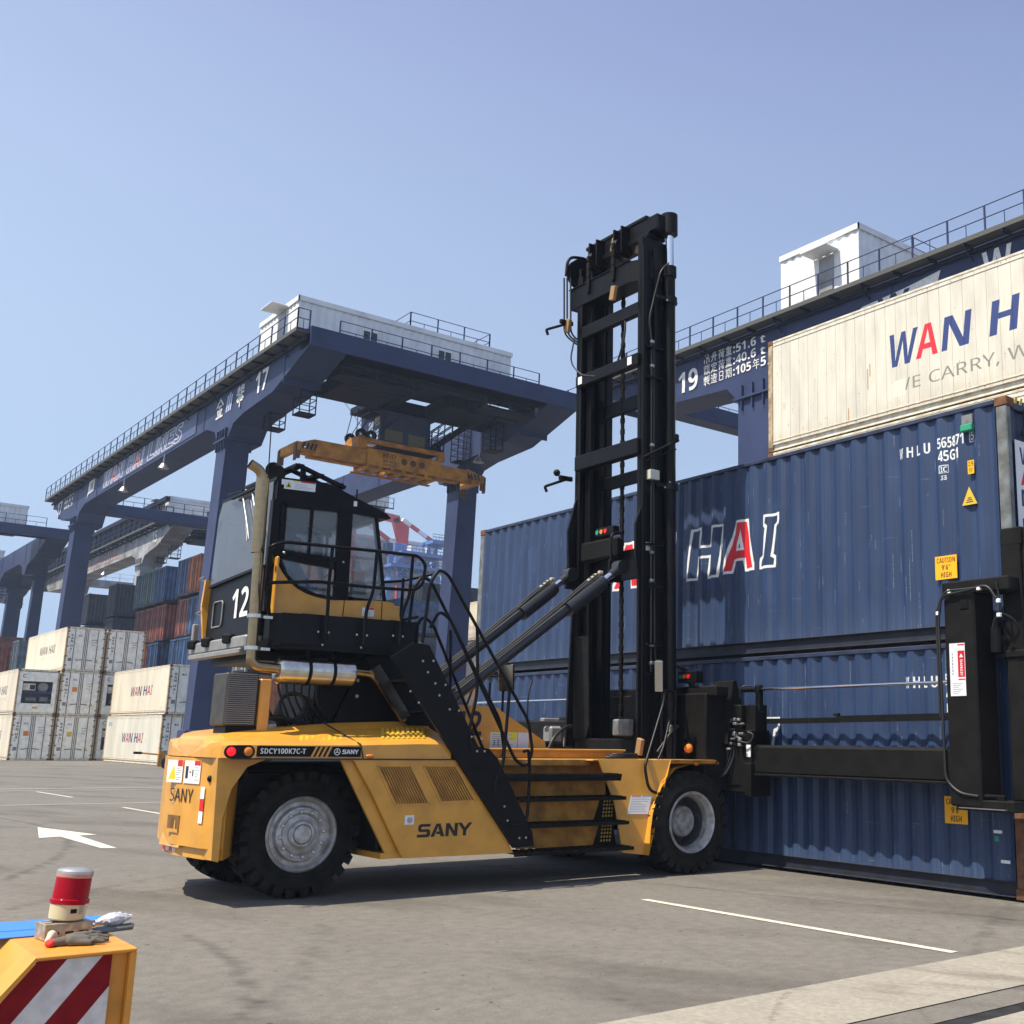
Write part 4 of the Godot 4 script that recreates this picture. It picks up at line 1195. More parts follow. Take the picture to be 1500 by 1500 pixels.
	for x in [25.0, 25.6, 29.6]:
		for z in [-57.9, -56.5]:
			var sh := MB.new()
			sh.lathe([Vector2(0.12, -0.1), Vector2(0.3, -0.1), Vector2(0.26, 0.0), Vector2(0.3, 0.1), Vector2(0.12, 0.1)], V(x, 18.2, z), V(0, 0, 1), 16)
			part("rope_sheave", sh, M.navy_dark, sp)
	var rp := MB.new()
	for e in [[24.75, 24.2], [24.95, 24.9], [25.25, 25.3], [25.65, 25.9], [25.9, 26.6], [29.4, 29.2], [29.8, 30.2]]:
		for z in [-57.9, -56.5]: rp.cyl(V(e[0], 18.2, z), V(e[1], 19.2, z * 0.5 - 27.0), 0.022, 4)
	rp.cyl(V(25.4, 18.2, -56.5), V(22.2, 19.3, -53.5), 0.015, 4)
	part("rope", rp, M.navy_dark, sp)
	letters("lettering", "RT-17", V(26.3, 17.05, -56.29), V(1, 0, 0), Vector3.UP, 0.8, 0.24, M.ink, sp)
	for k in 2: letters("lettering", ["40.6 t", "105.5"][k], V(26.3, 16.8 - k * 0.2, -56.29), V(1, 0, 0), Vector3.UP, 0.8, 0.12, M.rust, sp)
	for k in 3:
		var ds := MB.new()
		ds.cyl(V(27.6 + k * 0.55, 17.0, -56.3), V(27.6 + k * 0.55, 17.0, -56.28), 0.19, 12)
		part("worn_emblem", ds, M.rust, sp)
	# crane 19, right
	var d := gantry("navy gantry crane numbered 19 standing behind the mast and white containers", Vector3.ZERO, 47.0, [-9.0, -34.8], 15.7, 1.3, 2.5, M.navy, M.navy_dark, false, true)
	org = Vector3.ZERO
	d.position = V(34.3, -0.25, 0)
	letters("crane_number", "19", V(-0.036, 18.95, -40.35), U, Vector3.UP, 1.45, 1.1, M.white_paint, d)
	var rows := [["diao", "sheng", "he", "zhong", ":51.6", "t"], ["e", "ding", "he", "zhong", ":40.6", "t"], ["zhi", "zao", "ri", "qi", ":105", "nian", "5", "yue"]]
	for r in 3:
		var z := -38.45
		for k in rows[r].size():
			var s: String = rows[r][k]
			var y := 20.05 - r * 0.56
			if GLYPH.has(s):
				brush("lettering", s, V(-0.036, y, z), U, Vector3.UP, 0.42, 0.46, M.white_paint, d)
				z += 0.52
			else:
				var w := 0.33 * s.length() - (0.12 if s.begins_with(":") else 0.0)
				if s == "t": z += 0.15
				letters("lettering", s, V(-0.036, y, z), U, Vector3.UP, w, 0.44 if s != "t" else 0.36, M.white_paint, d)
				z += w + 0.12
	var fo2 := MB.new()
	fo2.prism(P([0, 0.1, 0.35, 0.3, 4.4, 0.5, 4.7, 1.35, 3.0, 1.15, 0.7, 1.0, 0.1, 0.6]), V(-0.034, 19.0, -29.2), U, Vector3.UP, V(-0.004, 0, 0))
	var f2 := part("flag_emblem", fo2, M.white_paint, d)
	letters("flag_letter", "W", V(-0.043, 19.5, -27.7), U, Vector3.UP, 1.7, 0.6, M.navy, f2)
	for k in 3: letters("line_lettering", ["W", "A", "N"][k], V(-0.036, 19.2, -22.6 + k * 1.9), U, Vector3.UP, 1.3, 1.2, M.white_paint, d)
	# farther cranes
	var e := gantry("grey-faced gantry crane numbered 15 behind crane 17, festoon loops along its top", Vector3.ZERO, 52.0, [-9.5, -38.0], 15.7, 1.2, 1.6, M.grey_crane, M.navy_dark, false)
	org = Vector3.ZERO
	letters("crane_number", "15", V(-0.036, 19.3, -5.8), U, Vector3.UP, 1.5, 1.1, M.white_paint, e)
	letters("crane_number", "15", V(-0.036, 19.3, -49.5), U, Vector3.UP, 1.5, 1.1, M.white_paint, e)
	var wl2 := MB.new()
	letters("line_lettering", "WAN HAI LINES", V(-0.036, 19.25, -33.0), U, Vector3.UP, 16.0, 1.1, mat("faded_letter", lin(0.46, 0.30, 0.27), 0.7), e)
	var fs := MB.new()
	for k in 26:
		var z := -3.0 - k * 1.9
		fs.tube(bend([V(-0.5, 20.9, z), V(-0.5, 22.6, z - 0.15), V(-0.5, 22.6, z - 1.2), V(-0.5, 20.9, z - 1.35)], 0.6), 0.16, 6)
	fs.bx(-0.7, -0.3, 22.5, 22.9, -52.0, -0.4)
	part("festoon_loop", fs, M.navy_dark, e)
	crane_trolley(e, 15.7, -4.6)
	e.position = V(28.9, 0, -104.0)
	var g := gantry("dark gantry crane at far left edge whose beam crosses behind crane 17's far leg", Vector3.ZERO, 28.0, [-9.0, -22.0], 15.7, 0.9, 1.1, M.navy, M.navy_dark, false)
	g.position = V(7.6, -0.4, -116.5)
	org = Vector3.ZERO
	var h := gantry("dark gantry crane with big white house low at the left picture edge", Vector3.ZERO, 40.0, [-8.0, -32.0], 15.7, 0.9, 1.1, M.navy, M.navy_dark, false)
	crane_trolley(h, 15.7, -3.6)
	h.position = V(11.3, -0.2, -149.5)
	org = Vector3.ZERO
# ---------- boxes on the left and behind ----------
func small_side(lines: Array, base: Color, seed_: int) -> StandardMaterial3D:
	var w := 640
	var h := 142
	var im := paint_sheet(w, h, base, seed_, 0.10, Color(0.78, 0.70, 0.58), 16)
	for l in lines: write(im, l[0], Rect2(l[1] * w, l[2] * h, l[3] * w, l[4] * h), l[5], bold, 0.14)
	return sheet_mat(im, 0.55)
func make_left_boxes():
	var bl := Color(0.20, 0.22, 0.36)
	var rd := Color(0.72, 0.16, 0.20)
	var word := func(x: float, y: float) -> Array:
		var o := []
		var p := [["W", 0.0, 0.075, bl], ["A", 0.078, 0.055, rd], ["N", 0.138, 0.06, bl], ["H", 0.235, 0.06, bl], ["A", 0.30, 0.055, rd], ["I", 0.366, 0.018, bl]]
		for e in p: o.append([e[0], x + e[1], y, e[2], 0.22, e[3]])
		return o
	var white := Color(0.82, 0.79, 0.715)
	var s_dark := small_side([["WAN HAI", 0.36, 0.36, 0.40, 0.22, Color(0.30, 0.28, 0.30)], ["WE CARRY, WE CARE", 0.36, 0.66, 0.4, 0.08, Color(0.72, 0.69, 0.62)]], white, 401)
	var s_col := small_side(word.call(0.36, 0.40), white, 402)
	var G := "white refrigerated boxes on the left"
	var base := reefer("white_reefer", "x", G, 12.192, 2.896, s_dark)
	var zc := -82.5 - 6.096
	var x0 := 14.55 + CW * 0.5
	var dx := 2.52
	var spots := [
		[0, 0, "A2", "white refrigerated box at ground level, leftmost column of the left stack, doors showing", ["orange"]],
		[1, 0, "A1", "white refrigerated box at ground level below the one marked A2 with orange plate", ["orange", "tri"]],
		[1, 1, "A2", "white refrigerated box in mid tier beside the machinery end, orange plate on door", ["orange", "tri"]],
		[1, 2, "A5", "white refrigerated box on top tier, left of two, its sunlit side lettered", ["tri"]],
		[2, 2, "A1", "white refrigerated box on top tier, right of two, doors grey with rods", []],
		[0, 1, "", "white refrigerated box with open cooling machinery end, leftmost of mid tier", []],
		[2, 1, "", "white refrigerated box with machinery end half hidden by lettered box in mid tier", []],
		[2, 0, "", "white refrigerated box with machinery end at ground level, half hidden by lettered box", []]]
	for s in spots:
		var o := copy(base, V(x0 + s[0] * dx, s[1] * 2.91, zc), s[3], G)
		if s[2]: reefer_doors(o, 12.192, 2.896, s[2], s[4])
		else: reefer_unit(o, 12.192, 2.896)
	base.free()
	# two lettered boxes nearer, one on the other
	var near := reefer("white_reefer", "cream white refrigerated box with coloured letters, on the ground left of crane leg", G, 12.192, 2.896, small_side(word.call(0.33, 0.38) + [["eco", 0.04, 0.12, 0.07, 0.09, Color(0.2, 0.5, 0.7)]], Color(0.80, 0.79, 0.74), 403))
	near.position = V(19.9 + CW * 0.5, 0, -69.4 - 6.096)
	reefer_doors(near, 12.192, 2.896, "B2", [])
	var nt := reefer("white_reefer", "cream white refrigerated box with coloured letters, on top of the pair left of crane leg", G, 12.192, 2.896, s_col)
	nt.position = V(19.98 + CW * 0.5, 2.91, -69.2 - 6.096)
	reefer_doors(nt, 12.192, 2.896, "B1", [])
	# coloured dry boxes lying across, ends towards the left
	var proto := {}
	var cols := {
		"navy": [0.050, 0.075, 0.125], "slate": [0.11, 0.155, 0.20], "teal": [0.10, 0.17, 0.18], "red": [0.235, 0.068, 0.042], "orange": [0.42, 0.13, 0.035], "blue": [0.045, 0.10, 0.24], "charcoal": [0.035, 0.045, 0.06], "sky": [0.12, 0.30, 0.48], "grey": [0.34, 0.36, 0.37]}
	for k in cols:
		var c: Array = cols[k]
		var m := mat("box_" + k, lin(c[0], c[1], c[2]), 0.55, 0.0, M.dirt, 0.35)
		proto[k] = dry_box("stacked_container", "x", "coloured containers stacked beyond", 12.192, 2.7, m, m, m, m, m, M.blue_rail_dark)
		proto[k].rotation.y = -PI * 0.5
	var put := func(k: String, x: float, y: float, z: float, label: String):
		var o := copy(proto[k], V(x + 6.096, y, z), label, "coloured containers stacked beyond")
		o.rotation.y = -PI * 0.5
	var T := 2.86
	var zz := {"d1": -80.5, "d2": -83.0, "c1": -88.3, "c2": -90.95, "c3": -93.7, "b": -101.9, "a": -111.0}
	var say := {
		"d1": "in the row nearest the crane leg", "d2": "in the second row from the crane leg", "c1": "in front row of the mixed block", "c2": "in middle row of the mixed block", "c3": "in back row of the mixed block", "b": "in the dark stack left of the red block", "a": "in the farthest dark stack by the far crane leg"}
	var plan := {
		"d1": ["orange", "blue", "blue", "red", "orange"], "d2": ["blue", "red", "blue", "navy", "slate"], "c1": ["blue", "red", "blue", "red", "navy"], "c2": ["teal", "red", "red", "blue", "red"], "c3": ["slate", "red", "navy", "red", "blue"],
		"b": ["charcoal", "charcoal", "navy", "navy", "red"], "a": ["charcoal", "slate", "navy", "charcoal", "navy"]}
	var tiers := ["top tier", "second highest tier", "middle tier", "second lowest tier", "ground tier"]
	for r in plan:
		for i in 5:
			put.call(plan[r][i], 24.1 + (0.25 if (i * 7 + r.length()) % 3 == 0 else 0.0), T * (4 - i), zz[r], "%s container %s, %s" % [plan[r][i].replace("navy", "dark blue").replace("slate", "slate blue"), say[r], tiers[i]])
	# low boxes seen under the handler's cabin
	put.call("red", 27.2, T, -77.2, "red ribbed container seen under the handler's exhaust silencer")
	put.call("blue", 27.2, 0.0, -77.2, "blue container under the red ribbed one behind the handler's hood")
	put.call("orange", 25.0, T, -72.5, "orange ribbed container beside the foot of the crane's left leg")
	put.call("navy", 25.0, 0.0, -72.5, "dark blue container below the orange one by the crane's left leg")
	put.call("grey", 25.1, T * 2, -72.6, "grey container above the orange one by the crane's left leg")
	# behind the handrails, right of the cabin
	for i in 4: put.call("charcoal", 41.9, T * (4 - i), -82.0, "charcoal container right of the cabin, %s" % tiers[i + 0])
	for i in 4: put.call(["blue", "navy", "blue", "slate"][i], 38.6, 9.6 - T * i if i < 3 else 0.7, -79.2, "%s container behind the handrails, %s" % [["bright blue", "dark blue", "plain blue", "slate"][i], tiers[i + 1]])
	for i in 3:
		var w := copy(nt, V(43.4, 9.0 - i * 2.95, -70.5 - 6.1), "white refrigerated box between handrail and crane's right leg, %s" % ["topmost", "second from top", "third from top"][i], G)
	copy(near, V(43.4, 0.1, -70.5 - 6.1), "white refrigerated box at ground level beyond the stair rails", G)
	# far left edge
	for e in [["red", 16.0, 5.6, -101.0, "red container at left picture edge above white boxes"], ["slate", 16.9, 6.0, -98.4, "slate container second from the left picture edge"], ["sky", 18.2, 6.0, -96.0, "light blue container end left of the top white box"], ["navy", 18.9, 6.2, -93.2, "dark blue container end touching the top white box"]]:
		for i in 2:
			put.call(e[0], e[1], e[2] - i * T, e[3], e[4] if i == 0 else e[4].replace("container", "lower container"))
		put.call("navy", e[1], 0.0, e[3], e[4].replace(e[4].get_slice(" container", 0), "dark blue ground level"))
	var lg := copy(proto["red"], V(27.0, 8.6, -131.0), "long rust red container across the far left background", "coloured containers stacked beyond")
	lg.rotation.y = -PI * 0.5
	put.call("red", 14.6, 8.6, -131.0, "long rust red container farthest left in the background")
	for i in 3: put.call("teal", 20.9, 5.74 - i * T, -131.0, "teal container below the long rust red one, %s" % ["upper", "middle", "lowest"][i])
	for i in 3: put.call("teal", 8.5, 5.74 - i * T, -131.0, "teal container at left edge below the rust red one, %s" % ["upper", "middle", "lowest"][i])
	for k in proto: proto[k].free()

# ---------- quay cranes far behind ----------
func make_far_port():
	org = Vector3.ZERO
	var pk := mat("far_red", lin(0.50, 0.05, 0.06), 0.6)
	var wh := mat("far_white", lin(0.72, 0.72, 0.72), 0.6)
	var bl := mat("far_blue", lin(0.09, 0.17, 0.40), 0.6)
	var z := -215.0
	var s := 215.0 / 200.0
	var q := thing("quay_crane", "far red and white quay crane frame behind the cabin window", "quay crane", V(96.0 * s, 0, z))
	var mb := MB.new()
	mb.bar(V(86 * s, 45.2 * s, z), V(97.6 * s, 44.2 * s, z), 1.2, 1.6); mb.bar(V(97.0 * s, 44.4 * s, z), V(99.2 * s, 38.0 * s, z), 1.2, 1.6)
	part("portal_beam", mb, pk, q)
	var m2 := MB.new()
	for e in [[97.6, 44.0, 106.5, 39.4], [89.0, 43.0, 104.0, 34.6]]:
		for k in 5:
			if k % 2 == 0: m2.bar(V(lerpf(e[0], e[2], k / 5.0) * s, lerpf(e[1], e[3], k / 5.0) * s, z + 2), V(lerpf(e[0], e[2], (k + 1) / 5.0) * s, lerpf(e[1], e[3], (k + 1) / 5.0) * s, z + 2), 0.7, 0.7)
	part("white_stay", m2, wh, q)
	var m3 := MB.new()
	for e in [[97.6, 44.0, 106.5, 39.4], [89.0, 43.0, 104.0, 34.6]]:
		for k in [1, 3]: m3.bar(V(lerpf(e[0], e[2], k / 5.0) * s, lerpf(e[1], e[3], k / 5.0) * s, z + 2), V(lerpf(e[0], e[2], (k + 1) / 5.0) * s, lerpf(e[1], e[3], (k + 1) / 5.0) * s, z + 2), 0.7, 0.7)
	part("red_stay", m3, pk, q)
	var m4 := MB.new()
	for x in [88.0, 99.0]: m4.bar(V(x * s, 0, z), V(x * s, 44 * s, z), 1.4, 1.6, V(1, 0, 0))
	part("leg", m4, pk, q)
	var hs := thing("warehouse", "far pale grey building block behind the quay machinery", "building", V(96 * s, 0, z - 8))
	var m5 := MB.new()
	m5.bx(84 * s, 105.5 * s, 0, 40.4 * s, z - 20, z - 4, 0.1)
	part("wall", m5, M.grey_crane, hs)
	var m6 := MB.new()
	m6.bx(83.8 * s, 105.8 * s, 40.4 * s, 41.0 * s, z - 20.2, z - 3.8)
	part("roof", m6, wh, hs)
	for i in 4:
		var wn := MB.new()
		wn.bx((89 + i * 4) * s, (90.5 + i * 4) * s, 37.5 * s, 38.6 * s, z - 4.0, z - 3.9)
		part("window", wn, M.glass_dark, hs)
	var b := thing("quay_machinery", "far blue lattice machinery platform with rails and stairs", "crane platform", V(103 * s, 0, z + 3))
	var rg := RandomNumberGenerator.new()
	rg.seed = 8
	var x0 := 93.5 * s
	var x1 := 108.0 * s
	for e in [[102.5, 106.8, 39.5, 40.1], [96.0, 108.2, 36.6, 37.2], [94.0, 107.0, 34.0, 34.5], [94.0, 104.0, 31.2, 31.8]]:
		var m := MB.new()
		m.bx(e[0] * s, e[1] * s, e[2] * s, e[3] * s, z, z + 6)
		railing(m, V(e[0] * s, e[3] * s, z + 6), V(e[1] * s, e[3] * s, z + 6), 1.3, 1.6, 0.08)
		part("platform", m, bl, b)
	for x in [95.0, 97.5, 103.0, 104.6, 107.4]:
		var m := MB.new()
		m.bar(V(x * s, 0, z + 3), V(x * s, (40.5 if x > 102 else 36.5) * s, z + 3), 0.8, 0.8, V(1, 0, 0))
		part("post", m, bl, b)
	for i in 9:
		var m := MB.new()
		var x := rg.randf_range(95, 106) * s
		var y: float = [31.8, 34.5, 37.2][rg.randi() % 3] * s
		m.box(V(x, y + 0.9, z + rg.randf_range(1, 5)), V(rg.randf_range(1.2, 3.0), 1.8, 1.6), 0.05)
		part("machine_unit", m, [bl, wh, M.navy][rg.randi() % 3], b)
	for i in 5:
		var m := MB.new()
		var x := (95.0 + i * 2.4) * s
		m.bar(V(x, 31.5 * s, z + 5), V(x + 2.4 * s, 34.2 * s, z + 5), 0.25, 0.25); m.bar(V(x + 2.4 * s, 31.5 * s, z + 5), V(x, 34.2 * s, z + 5), 0.25, 0.25)
		m.bar(V(x, 34.4 * s, z + 5), V(x + 2.0 * s, 36.7 * s, z + 5), 0.4, 0.3)
		part("brace", m, bl, b)
	# grey crane house with stairs, hanging behind crane 17's right girder
	var gh := thing("crane_house", "pale crane house with black stairs behind the right girder", "crane house", V(47, 24, -101))
	var m7 := MB.new()
	m7.bx(44.6, 48.2, 24.2, 25.6, -104, -101, 0.05)
	part("wall", m7, M.house_white, gh)
	var m8 := MB.new()
	m8.bx(40.0, 47.6, 23.2, 24.0, -104.5, -100.6); m8.bx(41.0, 42.2, 0, 23.2, -103.5, -102)
	part("beam", m8, M.navy_dark, gh)
	var m9 := MB.new()
	for k in 7: m9.bx(45.2 + k * 0.17, 45.4 + k * 0.17, 24.0 + k * 0.24, 24.05 + k * 0.24, -100.9, -100.2)
	for zz in [-100.9, -100.2]: m9.bar(V(45.2, 23.9, zz), V(46.4, 25.7, zz), 0.05, 0.2)
	railing(m9, V(44.6, 24.0, -100.2), V(48.3, 24.0, -100.2))
	part("stairs", m9, M.navy_dark, gh)
# ---------- the container handler ----------
func wheel(o: Node3D, c: Vector3, r: float, w: float, out: float, deep: bool):
	# c = centre of the outer face; out = +1 when the outer face looks towards +z
	var ax := V(0, 0, out)
	var ty := MB.new()
	ty.lathe([Vector2(0.36, -w + 0.02), Vector2(0.50, -w), Vector2(r - 0.10, -w + 0.01), Vector2(r - 0.045, -w + 0.07), Vector2(r - 0.035, -w * 0.5), Vector2(r - 0.045, -0.07), Vector2(r - 0.10, -0.012), Vector2(r - 0.17, 0.004), Vector2(0.47, 0.0), Vector2(0.40, -0.02), Vector2(0.365, -0.05), Vector2(0.36, -w + 0.02)], c, ax, 56)
	for rr in [0.44, r - 0.19]: ty.lathe([Vector2(rr, 0.0), Vector2(rr + 0.008, 0.008), Vector2(rr + 0.016, 0.0)], c, ax, 56)
	var n := 26
	for s in 2:                                  # two rows of slanted lugs
		for i in n:
			var a := TAU * (i + 0.5 * s) / n
			var d := V(cos(a), sin(a), 0)
			var tg := V(-sin(a), cos(a), 0)
			var z0 := -0.012 if s == 0 else -w + 0.012
			var z1 := -w * 0.52 if s == 0 else -w * 0.48
			var p := []
			for e in [[z0, 0.0, -0.095], [z1, 0.07, -0.03], [z1, 0.07, 0.0], [z0, 0.0, -0.005]]:
				for q in [-0.047, 0.047]: p.append(c + ax * e[0] + d * (r + e[2]) + tg * (q + e[1]))
			var ce := c + ax * (z0 + z1) * 0.5 + d * (r - 0.06)
			ty.quad_out(p[6], p[7], p[5], p[4], ce); ty.quad_out(p[0], p[1], p[7], p[6], ce)
			ty.quad_out(p[0], p[2], p[4], p[6], ce); ty.quad_out(p[1], p[3], p[5], p[7], ce); ty.quad_out(p[2], p[3], p[5], p[4], ce)
	var t := part("tyre", ty, M.rubber, o)
	var rm := MB.new()
	if deep:
		rm.lathe([Vector2(0.318, -0.16), Vector2(0.328, -0.08), Vector2(0.342, -0.05), Vector2(0.362, 0.0), Vector2(0.385, 0.012), Vector2(0.395, -0.01)], c, ax, 40)
		var ds := MB.new()
		ds.lathe([Vector2(0.0, -0.36), Vector2(0.20, -0.36), Vector2(0.30, -0.40), Vector2(0.318, -0.16)], c, ax, 40)
		part("rim_dish", ds, M.rim_dish, t)
	else:
		rm.lathe([Vector2(0.0, -0.03), Vector2(0.11, -0.03), Vector2(0.20, -0.045), Vector2(0.225, -0.015), Vector2(0.275, -0.02), Vector2(0.295, -0.07), Vector2(0.335, -0.075), Vector2(0.35, -0.02), Vector2(0.372, 0.012), Vector2(0.392, -0.008)], c, ax, 40)
	part("rim", rm, M.rim, t)
	var hb := MB.new()
	if deep:
		hb.lathe([Vector2(0.20, -0.36), Vector2(0.20, -0.20), Vector2(0.185, -0.18), Vector2(0.13, -0.18), Vector2(0.12, -0.165), Vector2(0.0, -0.165)], c, ax, 28)
		for i in 18: hb.box(c + ax * -0.188 + V(cos(TAU * i / 18), sin(TAU * i / 18), 0) * 0.165, V(0.026, 0.026, 0.03))
	else:
		hb.lathe([Vector2(0.145, -0.04), Vector2(0.145, -0.005), Vector2(0.13, 0.01), Vector2(0.105, 0.012), Vector2(0.10, -0.004), Vector2(0.092, 0.02), Vector2(0.0, 0.028)], c, ax, 28)
	part("hub", hb, M.rim, t)
	if not deep:
		for i in 12:
			var a := TAU * (i + 0.2) / 12
			var b := MB.new()
			b.lathe([Vector2(0.022, -0.02), Vector2(0.02, 0.014), Vector2(0.010, 0.022), Vector2(0.0, 0.022)], c + V(cos(a), sin(a), 0) * 0.235, ax, 6)
			part("wheel_nut", b, M.bolt, t)
func block_name(called: String, o: Vector3, u: Vector3, vv: Vector3, m: Material, parent: Node):
	# the maker's four wide heavy capitals, one unit of u per letter
	var g := [
		P([0.02, 0, 0.82, 0, 0.94, 0.14, 0.94, 0.46, 0.82, 0.60, 0.32, 0.60, 0.28, 0.66, 0.28, 0.74, 0.32, 0.79, 0.92, 0.79, 0.94, 1, 0.20, 1, 0.06, 0.86, 0.06, 0.54, 0.18, 0.40, 0.66, 0.40, 0.70, 0.35, 0.70, 0.26, 0.66, 0.21, 0.0, 0.21]),
		P([0.98, 0, 1.24, 0, 1.49, 0.78, 1.60, 0.40, 1.42, 0.40, 1.36, 0.20, 1.66, 0.20, 1.73, 0, 2.0, 0, 1.64, 1, 1.34, 1]),
		P([2.06, 0, 2.30, 0, 2.30, 0.62, 2.68, 0, 2.94, 0, 2.94, 1, 2.70, 1, 2.70, 0.38, 2.32, 1, 2.06, 1]),
		P([3.36, 0, 3.60, 0, 3.60, 0.40, 4.02, 1, 3.74, 1, 3.48, 0.62, 3.22, 1, 2.94, 1, 3.36, 0.40])]
	var mb := MB.new()
	var nn := u.cross(vv).normalized() * 0.001
	for p in g: mb.prism(p, o, u, vv, nn)
	part(called, mb, m, parent)
func bolts(o: Node3D, pts: Array, z: float, r := 0.014):
	for p in pts:
		var b := MB.new()
		b.lathe([Vector2(r, 0.0), Vector2(r, 0.008), Vector2(r * 0.5, 0.013), Vector2(0, 0.013)], V(p[0], p[1], z), V(0, 0, 1), 6)
		part("bolt", b, M.bolt, o)
const ZN := -11.4                            # near flank of the truck
func make_handler():
	var o := thing("container_handler", "yellow and black container handler truck with tall black mast and raised cabin", "container handler", V(6.9, 0, -12.9))
	var mb := MB.new()
	# --- frame, counterweight, hood ---
	mb.bx(4.2, 10.6, 0.62, 1.3, -13.7, -12.1, 0.02); mb.bx(9.3, 10.9, 0.75, 1.45, -13.9, -11.95, 0.02)
	mb.cyl(V(4.94, 0.65, -12.4), V(4.94, 0.65, -13.4), 0.13); mb.cyl(V(9.97, 0.65, -12.0), V(9.97, 0.65, -13.8), 0.2)
	mb.bx(4.0, 6.2, 0.55, 1.38, -13.5, -12.45, 0.02); mb.bx(5.7, 7.2, 0.42, 1.35, -14.2, -11.7, 0.02)
	part("chassis", mb, M.black_dusty, o)
	mb = MB.new()
	mb.prism(P([4.04, -11.64, 3.93, -11.72, 3.885, -11.85, 3.80, -12.5, 3.82, -12.95, 3.92, -13.4, 4.2, -14.1, 4.35, -14.2, 4.4, -13.2, 4.4, -12.3]), V(0, 0.56, 0), V(1, 0, 0), V(0, 0, 1), V(0, 0.88, 0))
	mb.prism(P([4.06, -11.68, 3.96, -11.76, 3.92, -11.88, 3.84, -12.5, 3.86, -12.95, 4.2, -14.0, 4.35, -14.1, 4.4, -13.2, 4.4, -12.3]), V(0, 0.45, 0), V(1, 0, 0), V(0, 0, 1), V(0, 0.11, 0))
	var cw := part("counterweight", mb, M.yellow, o)
	mb = MB.new()
	mb.pz(P([3.93, 0.46, 4.00, 0.44, 4.0, 0.86, 4.06, 1.14, 4.2, 1.36, 4.42, 1.45, 3.90, 1.45]), -11.98, -11.62)
	part("wheel_arch", mb, M.yellow, cw)
	mb = MB.new()
	mb.prism(P([4.25, 0.46, 4.3, 0.86, 4.42, 1.45, 4.3, 1.45]), V(0, 0, -14.2), V(1, 0, 0), Vector3.UP, V(0, 0, 0.3))
	part("wheel_arch", mb, M.yellow, cw)
	mb = MB.new()
	mb.prism(P([0, 0, 0.27, 0, 0.27, 0.17, 0, 0.17]), V(3.782, 0.68, -12.62), V(0.13, 0, 1).normalized(), Vector3.UP, V(-0.004, 0, 0))
	var tw := part("tow_recess", mb, M.yellow_dark, cw)
	mb = MB.new()
	mb.prism(P([0, 0, 0.27, 0, 0.25, 0.035, 0.02, 0.035]), V(3.775, 0.68, -12.62), V(0.13, 0, 1).normalized(), Vector3.UP, V(-0.004, 0, 0)); mb.prism(P([0.17, 0.035, 0.205, 0.035, 0.20, 0.12, 0.175, 0.12]), V(3.775, 0.68, -12.62), V(0.13, 0, 1).normalized(), Vector3.UP, V(-0.003, 0, 0))
	part("tow_pin", mb, M.yellow, tw)
	mb = MB.new()
	mb.prism(P([0, 0, 0.035, 0.0, 0.008, 0.12, 0, 0.12]), V(3.822, 0.535, -12.86), V(-1, 0, 0), Vector3.UP, V(0.03, 0, 0.55))
	part("lower_lip", mb, M.yellow, cw)
	# hood: swept cross-sections along x
	mb = MB.new()
	var sec := [[3.80, 0.06, 0.12, 0.46, -12.95], [3.83, 0.10, 0.175, 0.36, -13.05], [3.90, 0.12, 0.21, 0.20, -13.3], [4.02, 0.128, 0.235, 0.06, -13.7], [4.22, 0.13, 0.265, 0.0, -14.1], [4.7, 0.13, 0.32, 0.0, -14.36], [5.35, 0.14, 0.38, 0.0, -14.4], [6.0, 0.16, 0.41, 0.0, -14.4], [6.40, 0.16, 0.41, 0.0, -14.4]]
	var rings := []
	for s in sec:
		var zi: float = -11.40 - s[3]
		var zo: float = s[4]
		var xr: float = s[0] + (s[3] * 0.1)
		var q := (zi - zo) / 3.0
		rings.append([V(xr, 1.45, zi), V(xr, 1.45 + s[1], zi - 0.01), V(xr, 1.45 + s[1] + minf(0.04, s[2] - s[1]), zi - 0.05 * q), V(xr, 1.45 + maxf(s[2] * 0.82, s[1] + 0.03), zi - 0.52 * q), V(xr, 1.45 + s[2], zi - 0.66 * q), V(xr, 1.45 + s[2], zo + 0.66 * q), V(xr, 1.45 + maxf(s[2] * 0.82, s[1] + 0.03), zo + 0.52 * q), V(xr, 1.45 + s[1] + minf(0.04, s[2] - s[1]), zo + 0.05 * q), V(xr, 1.45 + s[1], zo + 0.01), V(xr, 1.45, zo)])
	for i in rings.size() - 1:
		for k in 9: mb.quad_out(rings[i][k], rings[i + 1][k], rings[i + 1][k + 1], rings[i][k + 1], V(5.2, 1.3, -12.9))
	for k in 9: mb.quad_out(rings[0][k], rings[0][k + 1], V(3.83, 1.45, -12.4), V(3.83, 1.45, -12.4), V(5.2, 1.3, -12.9))
	for k in 9: mb.quad_out(rings[8][k], rings[8][k + 1], V(6.4, 1.45, -12.9), V(6.4, 1.45, -12.9), V(5.2, 1.3, -12.9))
	var hood := part("hood", mb, M.yellow, o)
	mb = MB.new()
	mb.bar(V(5.34, 1.455, -11.388), V(5.30, 1.60, -11.388), 0.01, 0.012, V(0, 0, 1)); mb.bar(V(5.30, 1.60, -11.392), V(5.12, 1.83, -12.0), 0.012, 0.012)
	mb.bx(3.95, 6.45, 1.438, 1.452, -11.41, -11.385)
	part("panel_gap", mb, M.ink, hood)
	var rg := RandomNumberGenerator.new()
	rg.seed = 4
